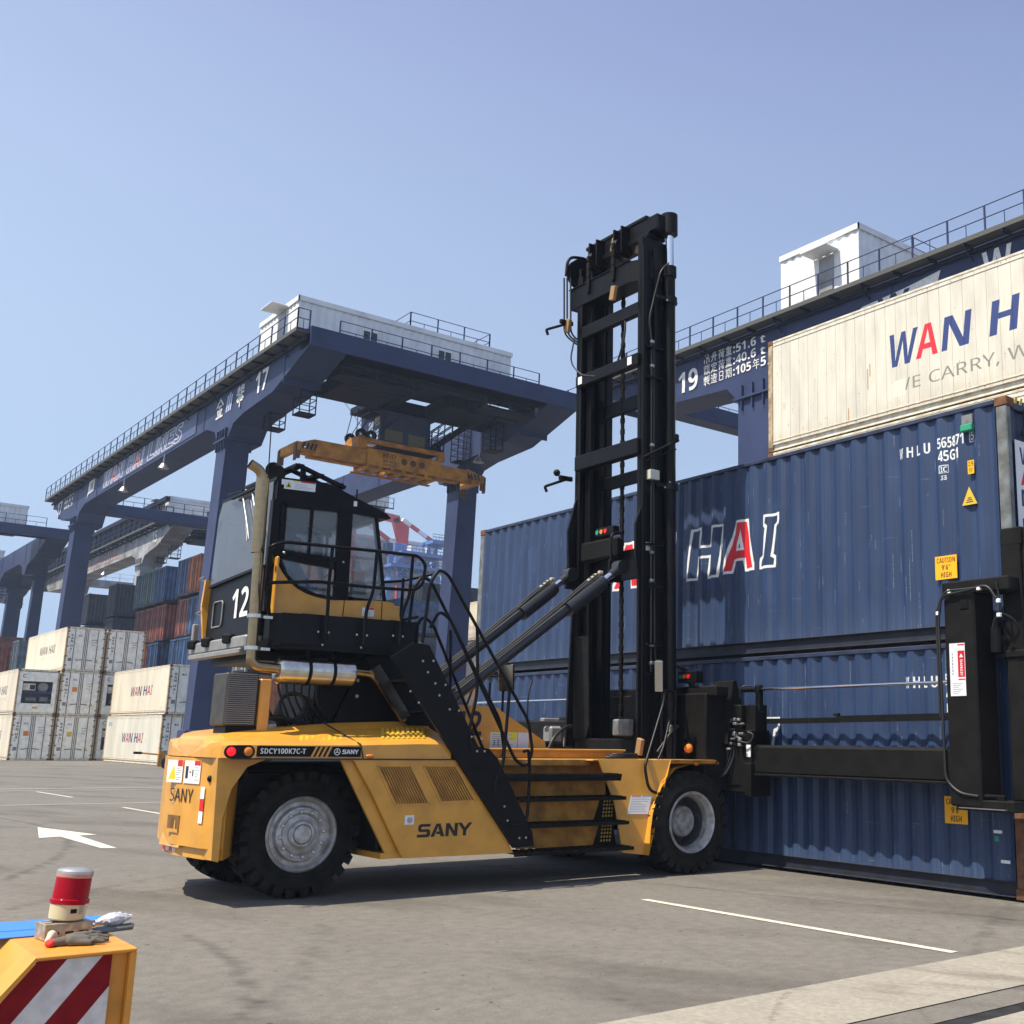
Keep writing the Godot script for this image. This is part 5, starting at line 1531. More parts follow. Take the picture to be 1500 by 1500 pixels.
	for g in [[5.0, 8, 4, 0.055], [5.62, 9, 8, 0.055]]:
		var hl := MB.new()
		for i in g[1]:
			for j in g[2]:
				var x: float = g[0] + i * 0.062 + j * 0.02 - (0.3 if g[2] == 4 else 0.0)
				var u: float = 0.16 + j * 0.085
				var y := lerpf(1.45 + lerpf(0.14, 0.16, (x - 5.35) / 0.65) + 0.04, 1.45 + lerpf(0.33, 0.43, clampf((x - 4.7) / 1.3, 0, 1)) * 0.82, u / 0.9)
				hl.box(V(x, y + 0.006, -11.45 - 0.47 * u / 0.9), V(0.028, 0.006, 0.03), 0.0, Basis(Vector3.RIGHT, 0.35))
		part("vent_slots", hl, M.gold, hood)
	# flank panel with two grilles
	mb = MB.new()
	mb.pz(P([5.24, 1.44, 5.47, 1.10, 5.88, 0.40, 7.28, 0.39, 6.6, 1.44]), ZN - 0.05, ZN)
	mb.prism(P([5.24, 1.44, 5.47, 1.10, 5.88, 0.40, 5.70, 0.46, 5.32, 1.10, 5.12, 1.44]), V(0, 0, ZN - 0.10), V(1, 0, 0), Vector3.UP, V(0, 0, 0.04))
	mb.bx(5.64, 7.2, 0.40, 0.46, -14.2, ZN - 0.05)
	var fl := part("flank_panel", mb, M.yellow, o)
	for q in [P([5.51, 1.375, 5.91, 1.375, 6.165, 0.965, 5.745, 0.965]), P([6.06, 1.375, 6.465, 1.375, 6.745, 0.99, 6.30, 0.98])]:
		mb = MB.new()
		mb.pz(q, ZN + 0.001, ZN + 0.003)
		var gr := part("grille", mb, M.yellow_dark, fl)
		mb = MB.new()
		for i in 13:
			var u := (i + 0.5) / 13.0
			mb.bar(V(lerpf(q[0].x, q[1].x, u), q[0].y, ZN + 0.006), V(lerpf(q[3].x, q[2].x, u), q[2].y, ZN + 0.006), 0.012, 0.008, V(0, 0, 1))
		part("grille_bars", mb, M.yellow_dusty, gr)
		mb = MB.new()
		for i in 4: mb.bar(V(q[i].x, q[i].y, ZN + 0.004), V(q[(i + 1) % 4].x, q[(i + 1) % 4].y, ZN + 0.004), 0.02, 0.01, V(0, 0, 1))
		part("grille_frame", mb, M.yellow, gr)
	mb = MB.new()
	mb.box(V(5.93, 0.80, ZN + 0.004), V(0.11, 0.10, 0.012), 0.003)
	var lk := part("lock_plate", mb, M.paper, fl)
	mb = MB.new()
	mb.cyl(V(5.93, 0.80, ZN + 0.01), V(5.93, 0.80, ZN + 0.022), 0.03, 12)
	part("lock", mb, M.steel, lk)
	block_name("maker_lettering", V(6.03, 0.612, ZN + 0.002), V(0.17, 0, 0), V(0.004, 0.14, 0), M.ink, fl)
	# model strip, lamp cluster
	mb = MB.new()
	mb.bx(4.20, 5.31, 1.468, 1.572, ZN + 0.0, ZN + 0.006)
	var stp := part("model_strip", mb, M.black, hood)
	letters("model_lettering", "SDCY100K7C-T", V(4.235, 1.495, ZN + 0.009), V(1, 0, 0), Vector3.UP, 0.47, 0.055, M.paper, stp)
	mb = MB.new()
	for i in 4: mb.pz(P([4.76 + i * 0.052, 1.468, 4.785 + i * 0.052, 1.468, 4.835 + i * 0.052, 1.572, 4.81 + i * 0.052, 1.572]), ZN + 0.006, ZN + 0.008)
	part("strip_slashes", mb, M.yellow, stp)
	block_name("maker_lettering", V(5.10, 1.498, ZN + 0.008), V(0.046, 0, 0), V(0.001, 0.046, 0), M.paper, stp)
	mb = MB.new()
	mb.lathe([Vector2(0.028, 0), Vector2(0.036, 0.0)], V(5.045, 1.52, ZN + 0.009), V(0, 0, 1), 20)
	for a in [PI * 0.5, PI * 1.17, PI * 1.83]: mb.prism(P([-0.007, 0.004, 0.007, 0.004, 0, 0.028]), V(5.045, 1.52, ZN + 0.008), V(sin(a), -cos(a), 0), V(cos(a), sin(a), 0), V(0, 0, 0.002))
	part("round_emblem", mb, M.paper, stp)
	mb = MB.new()
	var cap := []
	for i in 20:
		var a := TAU * i / 20
		cap.append(Vector2(4.03 + cos(a) * 0.066 + (0.085 if cos(a) > 0 else -0.085), 1.513 + sin(a) * 0.066))
	mb.pz(cap, ZN - 0.01, ZN + 0.008)
	var cl := part("lamp_cluster", mb, M.black_gloss, hood)
	for e in [[3.945, "lamp_red"], [4.115, "lens_amber"]]:
		mb = MB.new()
		mb.lathe([Vector2(0.045, 0), Vector2(0.042, 0.012), Vector2(0.025, 0.022), Vector2(0, 0.026)], V(e[0], 1.515, ZN + 0.008), V(0, 0, 1), 18)
		part("tail_lamp" if e[1] == "lamp_red" else "indicator", mb, M[e[1]], cl)
	for e in [[5.42, 1.475, ZN], [10.06, 1.40, ZN + 0.045]]:
		mb = MB.new()
		mb.ball(V(e[0], e[1], e[2]), V(0.05, 0.022, 0.015), 10)
		part("side_marker", mb, M.lens_amber, o)
	# rear-face print
	var RU := V(0.13, 0, 1).normalized()
	var rx := func(z: float) -> Vector3: return V(3.80 + (z + 12.5) * 0.1308 - 0.006, 0, z)
	letters("maker_lettering", "SANY", rx.call(-12.62) + V(0, 0.99, 0), RU, Vector3.UP, 0.52, 0.135, M.ink, cw, sans)
	var tri := sticker(64, 72, Color(0.88, 0.88, 0.88), [[0.66, 0.0, 1.0, 0.28, Color(0.75, 0.15, 0.12)]], 6, 0.62, 0.35, 0.95)
	fill_poly(tri, PackedVector2Array([Vector2(6, 62), Vector2(38, 62), Vector2(28, 16)]), Color(0.90, 0.75, 0.05))
	picture("warning_sticker", tri, rx.call(-12.74) + V(0, 1.18, 0), RU * 0.36, Vector3.UP * 0.23, cw, 0.003)
	var sk2 := sticker(64, 72, Color(0.88, 0.88, 0.88), [[0.62, 0.0, 1.0, 0.22, Color(0.75, 0.15, 0.12)], [0.08, 0.25, 0.26, 0.8, Color(0.12, 0.13, 0.15)], [0.34, 0.48, 0.46, 0.56, Color(0.6, 0.1, 0.1)], [0.5, 0.4, 0.58, 0.7, Color(0.2, 0.25, 0.2)]], 5, 0.66, 0.3, 0.95)
	picture("warning_sticker", sk2, rx.call(-12.34) + V(0, 1.18, 0), RU * 0.36, Vector3.UP * 0.23, cw, 0.003)
	var sk3 := sticker(48, 36, Color(0.88, 0.88, 0.88), [[0.45, 0.0, 1.0, 0.25, Color(0.75, 0.15, 0.12)], [0.1, 0.3, 0.16, 0.8, Color(0.3, 0.35, 0.45)], [0.28, 0.3, 0.34, 0.8, Color(0.3, 0.35, 0.45)]], 4, 0.45, 0.4, 0.95)
	picture("warning_sticker", sk3, V(3.915, 1.30, -11.735), V(0.085, 0, 0.06), Vector3.UP * 0.11, cw, 0.003)
	var refl := func(a: Vector3, u: Vector3, vv: Vector3, cols: Array):
		for i in cols.size():
			mb = MB.new()
			var nn := u.cross(vv).normalized() * 0.004
			var p: Vector3 = a + vv * (float(i) / cols.size())
			mb.quad(p + nn, p + u + nn, p + u + vv * 0.97 / cols.size() + nn, p + vv * 0.97 / cols.size() + nn)
			part("reflector", mb, M[cols[i]], cw)
	refl.call(V(3.868, 0.80, -11.93), RU * 0.085, V(0, 0.36, 0), ["paper", "lens_red", "paper"])
	refl.call(V(3.845, 0.525, -12.92), V(0, -0.045, 0), V(0, 0, 0.46), ["lens_red", "paper", "lens_red", "paper"])
	mb = MB.new()
	mb.ball(V(3.90, 1.24, -11.80), V(0.028, 0.034, 0.034), 10)
	part("rear_camera", mb, M.black, cw)
	mb = MB.new()
	mb.cyl(V(4.22, 1.32, -11.82), V(4.22, 1.05, -11.82), 0.008, 5); mb.box(V(4.22, 1.30, -11.8), V(0.10, 0.09, 0.08), 0.015)
	part("work_lamp", mb, M.black, o)
	# wheels: steering axle at the rear, drive axle in front
	wheel(o, V(4.94, 0.655, -11.88), 0.655, 0.48, 1.0, false)
	wheel(o, V(4.94, 0.655, -13.95), 0.655, 0.48, -1.0, false)
	wheel(o, V(9.97, 0.655, -11.32), 0.655, 0.55, 1.0, true)
	wheel(o, V(9.97, 0.655, -14.5), 0.655, 0.55, -1.0, true)
	# --- front fenders, deck, steps ---
	for s in 2:
		mb = MB.new()
		var arch := [Vector2(9.60, 1.45), Vector2(9.26, 0.27)]
		for i in 9:
			var a := deg_to_rad(200.0 - i * 17.0)
			arch.append(Vector2(9.97 + cos(a) * 0.735, 0.66 + sin(a) * 0.735))
		arch.append(Vector2(10.46, 1.34)); arch.append(Vector2(10.42, 1.45))
		var z := -11.36 if s == 0 else -14.46
		mb.pz([Vector2(9.60, 1.45), Vector2(9.26, 0.27), Vector2(9.275, 0.42), Vector2(9.29, 0.83), Vector2(9.46, 1.18), Vector2(9.70, 1.36), Vector2(10.0, 1.402), Vector2(10.42, 1.39), Vector2(10.46, 1.41), Vector2(10.40, 1.452)], z, z + (0.02 if s == 0 else -0.02))
		mb.prism(P([9.60, 1.45, 9.26, 0.27, 9.28, 0.44, 9.33, 0.80, 9.47, 1.12, 9.70, 1.335, 9.97, 1.395, 10.25, 1.385, 10.42, 1.40, 10.40, 1.45]), V(0, 0, z), V(1, 0, 0), Vector3.UP, V(0, 0, -0.6 if s == 0 else 0.6))
		var fd := part("front_fender", mb, M.yellow, o)
		if s == 0:
			mb = MB.new()               # bright oblique panel between steps and wheel
			mb.prism(P([8.66, 1.452, 9.60, 1.45, 9.26, 0.27, 9.0, 0.30, 8.88, 0.9]), V(0, 0, -11.352 - 0.33 * (9.6)), V(1, 0, 0.33).normalized() * 1.0531, Vector3.UP, V(0.01, 0, -0.03))
			var ob := part("fender_panel", mb, M.yellow, fd)
			var sd := sticker(72, 56, Color(0.88, 0.89, 0.9), [[0.05, 0.0, 0.5, 0.06, Color(0.75, 0.2, 0.15)], [0.55, 0.0, 1.0, 0.06, Color(0.3, 0.5, 0.75)]], 9, 0.06, 0.12, 0.94)
			picture("notice_sticker", sd, V(9.045, 0.77, -11.352 - 0.33 * 0.555 + 0.004), V(0.27, 0, 0.089), V(0.045, 0.23, 0.015), ob, 0.003)
	mb = MB.new()
	mb.bx(6.5, 10.40, 1.41, 1.45, -14.44, -12.02, 0.008); mb.bx(9.58, 10.42, 1.40, 1.452, -12.02, -11.36, 0.01)
	mb.bx(6.9, 8.68, 1.36, 1.452, -11.98, -11.86, 0.012); mb.bx(6.5, 9.0, 0.42, 1.42, -12.10, -12.02, 0.01)
	mb.bx(8.60, 9.62, 1.42, 1.451, -12.02, -11.70, 0.01)
	part("deck", mb, M.yellow_dusty, o)
	mb = MB.new()
	mb.bx(7.2, 9.36, 1.452, 1.56, -12.16, -12.04, 0.012); mb.bx(7.2, 9.36, 1.545, 1.572, -12.16, -11.99, 0.006)
	part("deck_rail", mb, M.yellow, o)
	mb = MB.new()
	mb.pz(P([6.9, 1.55, 6.85, 2.09, 7.5, 2.085, 8.28, 1.66, 8.30, 1.55]), -12.36, -12.32)
	mb.bx(6.9, 7.5, 1.5, 2.08, -12.9, -12.36, 0.01)
	var np := part("number_plate", mb, M.yellow, o)
	letters("number", "12", V(6.96, 1.72, -12.316), V(1, 0, 0), Vector3.UP, 0.36, 0.30, M.ink, np)
	var ns := sticker(120, 64, Color(0.80, 0.82, 0.84), [[0.0, 0.0, 0.7, 0.06, Color(0.8, 0.8, 0.1)], [0.52, 0.0, 0.68, 0.5, Color(0.85, 0.85, 0.15)], [0.70, 0.0, 0.72, 1.0, Color(0.65, 0.45, 0.1)], [0.1, 0.5, 0.13, 0.8, Color(0.3, 0.35, 0.5)], [0.2, 0.45, 0.23, 0.85, Color(0.3, 0.35, 0.5)], [0.33, 0.5, 0.4, 0.75, Color(0.4, 0.45, 0.55)]], 7, 0.05, 0.15, 0.66)
	picture("load_chart", ns, V(7.45, 1.56, -12.318), V(0.57, 0, 0), V(0, 0.21, 0), np, 0.003)
	for e in [[6.95, 8.80, 1.195, 1.275], [7.30, 8.88, 0.985, 1.0], [7.46, 8.935, 0.685, 0.70], [7.26, 9.02, 0.375, 0.39]]:
		mb = MB.new()
		mb.bx(e[0], e[1], e[2], e[3], -11.72, -11.35, 0.004); mb.bx(e[0], e[1], e[3] - 0.04, e[3] + 0.004, -11.358, -11.34, 0.003)
		for k in 16: mb.box(V(lerpf(e[0] + 0.1, e[1] - 0.05, k / 15.0), e[3] + 0.004, -11.53), V(0.05, 0.012, 0.3))
		part("step", mb, M.black_dusty, o)
	for e in [[7.02, 8.80, 1.0, 1.195], [7.38, 8.72, 0.70, 0.985], [7.50, 8.70, 0.39, 0.685]]:
		mb = MB.new()
		mb.bx(e[0], e[1], e[2] + 0.01, e[3] - 0.005, -11.70, -11.675, 0.002)
		part("step_riser", mb, M.yellow_dusty, o)
	mb = MB.new()
	for e in [[0.70, 0.985], [0.39, 0.685]]:
		mb.pz(P([8.62, e[0], 8.98, e[0], 8.92, e[1], 8.72, e[1]]), -11.672, -11.665)
	var rz := part("perforated_riser", mb, M.black_dusty, o)
	mb = MB.new()
	for e in [[0.72, 8.76], [0.42, 8.74]]:
		for i in 4:
			for j in 5: mb.box(V(e[1] + i * 0.045 + j * 0.004, e[0] + 0.03 + j * 0.045, -11.662), V(0.02, 0.024, 0.006))
	part("riser_holes", mb, M.gold, rz)
	mb = MB.new()
	mb.pz(P([5.56, 2.54, 5.84, 2.72, 6.02, 2.70, 6.72, 1.59, 6.86, 1.57, 6.98, 1.46, 7.50, 0.62, 7.53, 0.46, 7.25, 0.45]), -11.39, -11.35)
	mb.pz(P([5.56, 2.54, 5.84, 2.72, 6.02, 2.70, 7.50, 0.62, 7.53, 0.46, 7.25, 0.45]), -12.02, -11.98)
	var sg := part("stair_stringer", mb, M.black, o)
	mb = MB.new()
	for i in 6: mb.bx(5.86 + i * 0.26, 6.12 + i * 0.26, 2.30 - i * 0.335, 2.325 - i * 0.335, -11.98, -11.39)
	part("stair_tread", mb, M.black_dusty, sg)
	bolts(sg, [[5.95, 2.52], [6.08, 2.53], [6.02, 2.40], [6.12, 2.28], [6.25, 2.27], [6.18, 2.15], [6.32, 2.0], [6.44, 1.99], [6.62, 1.70], [6.75, 1.68], [6.70, 1.54], [6.80, 1.54], [7.10, 0.92], [7.15, 0.76], [7.32, 0.56], [7.41, 0.56], [5.82, 2.18], [5.93, 2.06]], -11.35, 0.013)
	# --- mast, leaning back a little ---
	var lean := Transform3D(Basis(V(0, 0, 1), 0.023), Vector3.ZERO)
	var piv := V(9.92, 1.5, -12.9)
	lean.origin = piv - lean.basis * piv
	var zf := -13.66                           # outer faces of the uprights
	var zn := -12.05
	for s in 2:
		var f := -1.0 if s == 0 else 1.0
		var z := zn if s == 0 else zf
		mb = MB.new()
		mb.xf = lean
		mb.bx(9.66, 10.22, 1.0, 9.05, z, z + f * 0.05, 0.006)
		mb.bx(9.66, 9.72, 1.0, 8.9, z - f * 0.03, z + f * 0.10, 0.005); mb.bx(10.15, 10.22, 1.0, 8.9, z, z + f * 0.18, 0.005)
		mb.bx(9.86, 9.90, 1.0, 8.9, z - f * 0.05, z, 0.004); mb.bx(9.72, 9.86, 5.15, 5.30, z - f * 0.04, z)
		mb.pz(P([9.50, 1.3, 9.62, 3.9, 9.52, 4.25, 9.5, 4.8, 9.62, 5.2, 9.68, 5.4, 9.68, 1.0]) if s == 1 else P([9.60, 1.3, 9.62, 3.9, 9.56, 4.25, 9.56, 4.7, 9.68, 5.0, 9.68, 1.0]), z, z + f * 0.04)
		var up := part("mast_upright", mb, M.black, o)
		mb = MB.new()
		mb.xf = lean
		var zi := z + f * 0.09
		mb.bx(9.76, 10.12, 1.15, 9.1, zi, zi + f * 0.035, 0.004)
		mb.bx(9.76, 9.82, 1.15, 9.1, zi, zi + f * 0.14, 0.004); mb.bx(10.06, 10.12, 1.15, 9.1, zi, zi + f * 0.14, 0.004); mb.bx(9.92, 9.95, 1.3, 9.1, zi, zi + f * (0.25 if s == 1 else 0.04))
		part("inner_mast_rail", mb, M.black, o)
		mb = MB.new()                            # lift cylinder outside the upright
		mb.xf = lean
		var zc := z + (0.07 if s == 0 else -0.02)
		mb.cyl(V(10.13, 1.2, zc), V(10.13, 8.58, zc), 0.085, 18)
		for y in [5.28, 8.12]:
			mb.cyl(V(10.13, y - 0.05, zc), V(10.13, y + 0.05, zc), 0.115, 14); mb.box(V(10.0, y, zc), V(0.30, 0.06, 0.10), 0.01)
		mb.cyl(V(10.13, 8.5, zc), V(10.13, 8.66, zc), 0.105, 18)
		var lc := part("lift_cylinder", mb, M.black, o)
		mb = MB.new()
		mb.xf = lean
		mb.cyl(V(10.13, 8.6, zc), V(10.13, 9.2, zc), 0.062, 18)
		part("lift_rod", mb, M.chrome, lc)
		bolts_lean(lc, lean, [[9.96, 5.24], [10.05, 5.33], [10.14, 5.24], [10.22, 5.33], [10.0, 8.08], [10.1, 8.16], [10.2, 8.08]], zc + 0.09 if s == 0 else zc - 0.10)
	# cross beams between the uprights, rear faces at x 9.6
	for e in [[7.06, 7.24, 9.60, 0.13], [5.73, 5.96, 9.60, 0.16], [7.86, 8.06, 9.66, 0.10], [1.25, 1.72, 9.66, 0.10], [5.42, 5.62, 9.95, 0.06], [6.55, 6.78, 9.95, 0.06], [3.98, 4.42, 9.86, 0.06]]:
		mb = MB.new()
		mb.xf = lean
		mb.bx(e[2], e[2] + e[3], e[0], e[1], zf + 0.03 - (0.2 if e[0] > 8.3 else 0.0), zn - 0.03, 0.012)
		part("mast_cross_beam", mb, M.black_dusty if e[0] < 2.0 else M.black, o)
	mb = MB.new()
	mb.xf = lean
	mb.prism(P([9.65, -13.88, 9.65, -12.36, 9.80, -12.02, 10.0, -12.02, 10.0, -13.88]), V(0, 8.42, 0), V(1, 0, 0), V(0, 0, 1), V(0, 0.33, 0)); mb.bx(9.63, 10.0, 8.75, 8.77, -13.9, -12.34, 0.005)
	part("mast_top_beam", mb, M.black, o)
	mb = MB.new()
	mb.xf = lean
	mb.px(P([-13.6, 1.72, -13.3, 1.72, -13.22, 1.9, -13.26, 3.2, -13.66, 3.2]), 9.64, 9.69); mb.px(P([-12.1, 1.72, -12.38, 1.72, -12.42, 1.9, -12.25, 2.3, -12.1, 2.4]), 9.64, 9.69)
	part("mast_gusset", mb, M.black_dusty, o)
	mb = MB.new()                                # tilt beam with the signal lamps
	mb.xf = lean
	mb.bx(9.64, 9.80, 4.30, 4.60, -13.50, -12.62, 0.03)
	var tb := part("tilt_beam", mb, M.black_dusty, o)
	mb = MB.new()
	mb.xf = lean
	for z in [zf - 0.02, -12.60]:
		mb.tube(bend([V(9.56, 3.98, z), V(9.54, 4.62, z), V(9.74, 4.66, z)], 0.12), 0.02, 8); mb.bx(9.50, 9.72, 3.92, 4.24, z - 0.025, z + 0.025, 0.01)
	part("tilt_bracket", mb, M.black, o)
	mb = MB.new()
	mb.xf = lean
	mb.bx(9.64, 9.76, 4.64, 4.77, -13.12, -12.68, 0.01)
	var lb := part("signal_box", mb, M.black, tb)
	for i in 3:
		mb = MB.new()
		mb.xf = lean
		mb.cyl(V(9.64, 4.705, -13.06 + i * 0.10), V(9.625, 4.705, -13.06 + i * 0.10), 0.034, 14)
		part("signal_lamp", mb, M[["lens_green", "lens_amber", "lens_red"][i]], lb)
	# crosshead with pulleys and chains
	mb = MB.new()
	mb.xf = lean
	mb.bx(9.82, 10.16, 9.12, 9.20, zf - 0.02, zn - 0.06, 0.01); mb.bx(9.86, 10.12, 9.20, 9.46, zf - 0.06, zn + 0.1, 0.02); mb.bx(9.84, 10.14, 9.44, 9.50, zf - 0.08, zn - 0.14, 0.01)
	mb.cyl(V(10.13, 9.18, zn + 0.07), V(10.13, 9.50, zn + 0.07), 0.125, 18); mb.cyl(V(10.13, 9.12, zf - 0.02), V(10.13, 9.46, zf - 0.02), 0.11, 16)
	for z in [-13.36, -12.72]:
		mb.bx(9.70, 9.88, 9.0, 9.44, z - 0.11, z - 0.08, 0.004); mb.bx(9.70, 9.88, 9.0, 9.44, z + 0.08, z + 0.11, 0.004)
	mb.bx(9.8, 10.05, 8.78, 9.14, zn - 0.12, zn - 0.08); mb.bx(9.8, 10.05, 8.78, 9.14, zf + 0.1, zf + 0.14)
	part("crosshead", mb, M.black, o)
	for z in [-13.36, -12.72]:
		mb = MB.new()
		mb.xf = lean
		mb.lathe([Vector2(0.05, -0.06), Vector2(0.17, -0.06), Vector2(0.15, 0.0), Vector2(0.17, 0.06), Vector2(0.05, 0.06)], V(9.80, 9.12, z), V(0, 0, 1), 20)
		part("chain_pulley", mb, M.black, o)
		mb = MB.new()
		mb.xf = lean
		var n := 84
		for i in n:
			var y := 1.9 + (9.1 - 1.9) * i / n
			mb.box(V(9.97, y, z - 0.18), V(0.045, 0.085, 0.05 if i % 2 == 0 else 0.075), 0.006)
			if y > 8.5: mb.box(V(9.63, y, z), V(0.045, 0.085, 0.05 if i % 2 == 0 else 0.075), 0.006)
		for i in 5: mb.box(V(9.63, 8.6 + i * 0.13, z), V(0.05, 0.09, 0.06 if i % 2 == 0 else 0.085), 0.006)
		part("lift_chain", mb, M.black_dusty, o)
	mb = MB.new()
	mb.xf = lean
	mb.lathe([Vector2(0.0, -0.05), Vector2(0.25, -0.05), Vector2(0.22, 0.0), Vector2(0.25, 0.05), Vector2(0.0, 0.05)], V(9.82, 9.06, -13.84), V(0, 0, 1), 28)
	mb.tube(bend([V(9.55, 8.98, -13.86), V(9.58, 9.32, -13.86), V(9.95, 9.38, -13.86), V(10.0, 9.2, -13.86)], 0.25), 0.025, 8)
	part("hose_reel", mb, M.black, o)
	mb = MB.new()
	mb.xf = lean
	for e in [[9.54, -13.90], [9.57, -13.86], [9.61, -13.82]]: mb.tube(bend([V(e[0], 8.95, e[1]), V(e[0] + 0.02, 8.0, e[1]), V(e[0] + 0.2, 7.85, e[1] + 0.1)], 0.12), 0.014, 6)
	mb.tube(bend([V(9.62, 7.9, -13.7), V(9.55, 7.5, -13.72), V(9.6, 7.24, -13.5), V(9.6, 7.12, -13.1)], 0.3), 0.013, 6)
	mb.tube(bend([V(9.7, 8.0, -12.5), V(9.66, 7.6, -12.45), V(9.66, 7.26, -12.62)], 0.2), 0.016, 6)
	mb.tube(bend([V(10.1, 8.72, zn + 0.10), V(9.92, 8.55, zn + 0.12), V(9.86, 8.2, zn + 0.06), V(9.75, 7.75, zn + 0.05), V(9.80, 7.5, zn + 0.05), V(9.80, 2.6, zn + 0.05)], 0.15), 0.014, 6)
	mb.tube([V(9.835, 7.4, zn + 0.06), V(9.835, 5.2, zn + 0.06), V(9.85, 2.9, zn + 0.07), V(9.93, 2.4, zn + 0.07)], 0.012, 6)
	part("mast_hose", mb, M.hose, o)
	mb = MB.new()
	mb.xf = lean
	for y in [7.42, 7.05, 5.86, 4.3, 3.9, 3.0, 2.75]: mb.box(V(9.81, y, zn + 0.05), V(0.06, 0.045, 0.05), 0.006)
	part("hose_clamp", mb, M.steel, o)
	mb = MB.new()
	mb.xf = lean
	for y in [7.32, 6.86, 4.4, 3.82, 3.0, 2.6]: mb.bx(9.72, 10.0, y, y + 0.03, zn, zn + 0.08)
	part("hose_bracket", mb, M.black, o)
	for e in [[9.74, 5.35, -11.995, 0.17, 0.14, "paper"], [9.70, 4.33, -12.047, 0.16, 0.12, "paper"]]:
		mb = MB.new()
		mb.xf = lean
		mb.box(V(e[0] + e[3] * 0.5, e[1] + e[4] * 0.5, e[2]), V(e[3], e[4], 0.10 if e[1] > 5.0 else 0.006), 0.004)
		part("junction_box" if e[1] > 5.0 else "notice_plate", mb, mat("box_cream", lin(0.5, 0.52, 0.44), 0.5) if e[1] > 5.0 else M.paper, o)
	for z in [-13.50, -12.26]:
		mb = MB.new()
		mb.xf = lean
		mb.bx(9.592, 9.598, 7.09, 7.21, z - 0.05, z + 0.05)
		part("notice_plate", mb, M.paper, o)
	for e in [[8.20, -13.80, 0.34], [5.66, -13.75, 0.34]]:
		mb = MB.new()
		mb.xf = lean
		mb.tube(bend([V(9.64, e[0], e[1]), V(9.54 - e[2] * 0.8, e[0] - 0.16, e[1] - 0.18), V(9.58 - e[2] * 0.8, e[0] - 0.24, e[1] - 0.18)], 0.03), 0.022, 8)
		mb.box(V(9.55, e[0] - 0.02, e[1] - 0.03), V(0.24, 0.07, 0.06), 0.01)
		if e[0] < 6.0: mb.ball(V(9.42, e[0] + 0.06, e[1] - 0.08), V(0.055, 0.055, 0.055))
		part("guide_hook", mb, M.black_dusty, o)
	mb = MB.new()
	mb.xf = lean
	mb.tube([V(9.66, 5.66, zn + 0.05), V(10.22, 5.98, zn + 0.16)], 0.022, 6); mb.tube([V(9.68, 5.60, zn + 0.06), V(10.18, 5.84, zn + 0.15)], 0.014, 6); mb.box(V(10.18, 6.02, zn + 0.14), V(0.10, 0.10, 0.08), 0.02)
	part("guide_arm", mb, M.black, o)
	for e in [[9.56, 8.30, -12.62], [9.56, 8.12, -13.80], [9.62, 1.62, -13.75], [9.62, 1.62, -12.02], [9.92, 9.1, -12.45], [9.86, 9.3, -13.0]]:
		mb = MB.new()
		mb.xf = lean
		mb.box(V(e[0], e[1], e[2]), V(0.06, 0.22, 0.11), 0.008, Basis(V(1, 0, 0), 0.25))
		part("wood_block", mb, M.wood, o)
	# --- tilt cylinders ---
	for e in [[V(6.75, 2.08, -12.25), V(9.50, 4.10, -12.40)], [V(6.9, 2.16, -13.45), V(9.48, 4.12, -13.60)]]:
		var a: Vector3 = e[0]
		var b: Vector3 = e[1]
		mb = MB.new()
		mb.cyl(a, a.lerp(b, 0.72), 0.072, 18); mb.cyl(a.lerp(b, 0.66), a.lerp(b, 0.865), 0.115, 18, 0.115); mb.cyl(a.lerp(b, 0.865), a.lerp(b, 0.885), 0.10, 18)
		mb.cyl(a.lerp(b, 0.935), b, 0.062, 14); mb.cyl(b - V(0, 0, 0.08), b + V(0, 0, 0.08), 0.10, 16)
		var tc := part("tilt_cylinder", mb, M.cylinder_grey, o)
		mb = MB.new()
		mb.cyl(a.lerp(b, 0.88), a.lerp(b, 0.94), 0.05, 16)
		part("tilt_rod", mb, M.chrome, tc)
		for k in 3:
			mb = MB.new()
			var sd := V(0, 0.105, 0.05 - k * 0.05)
			mb.tube([a + sd, a.lerp(b, 0.4) + sd, a.lerp(b, 0.66) + sd + V(0, 0.03, 0), a.lerp(b, 0.84) + sd + V(0, 0.07, 0)], 0.013, 6)
			part("hydraulic_hose", mb, M.hose if k != 1 else M.black_dusty, tc)
		mb = MB.new()
		for k in 4:
			var q := a.lerp(b, 0.80 + k * 0.022)
			mb.box(q + V(0, 0.15, 0.01 * (k % 2)), V(0.07, 0.05, 0.06), 0.012)
		part("hose_fitting", mb, mat("tape", lin(0.42, 0.38, 0.27), 0.7), tc)
	make_spreader(o)
	make_cabin(o)
	make_rails(o)
func bolts_lean(o: Node3D, lean: Transform3D, pts: Array, z: float):
	for p in pts:
		var b := MB.new()
		b.xf = lean
		b.lathe([Vector2(0.014, 0.0), Vector2(0.014, 0.012), Vector2(0.0, 0.014)], V(p[0], p[1], z), V(0, 0, 1), 6)
		part("bolt", b, M.bolt, o)
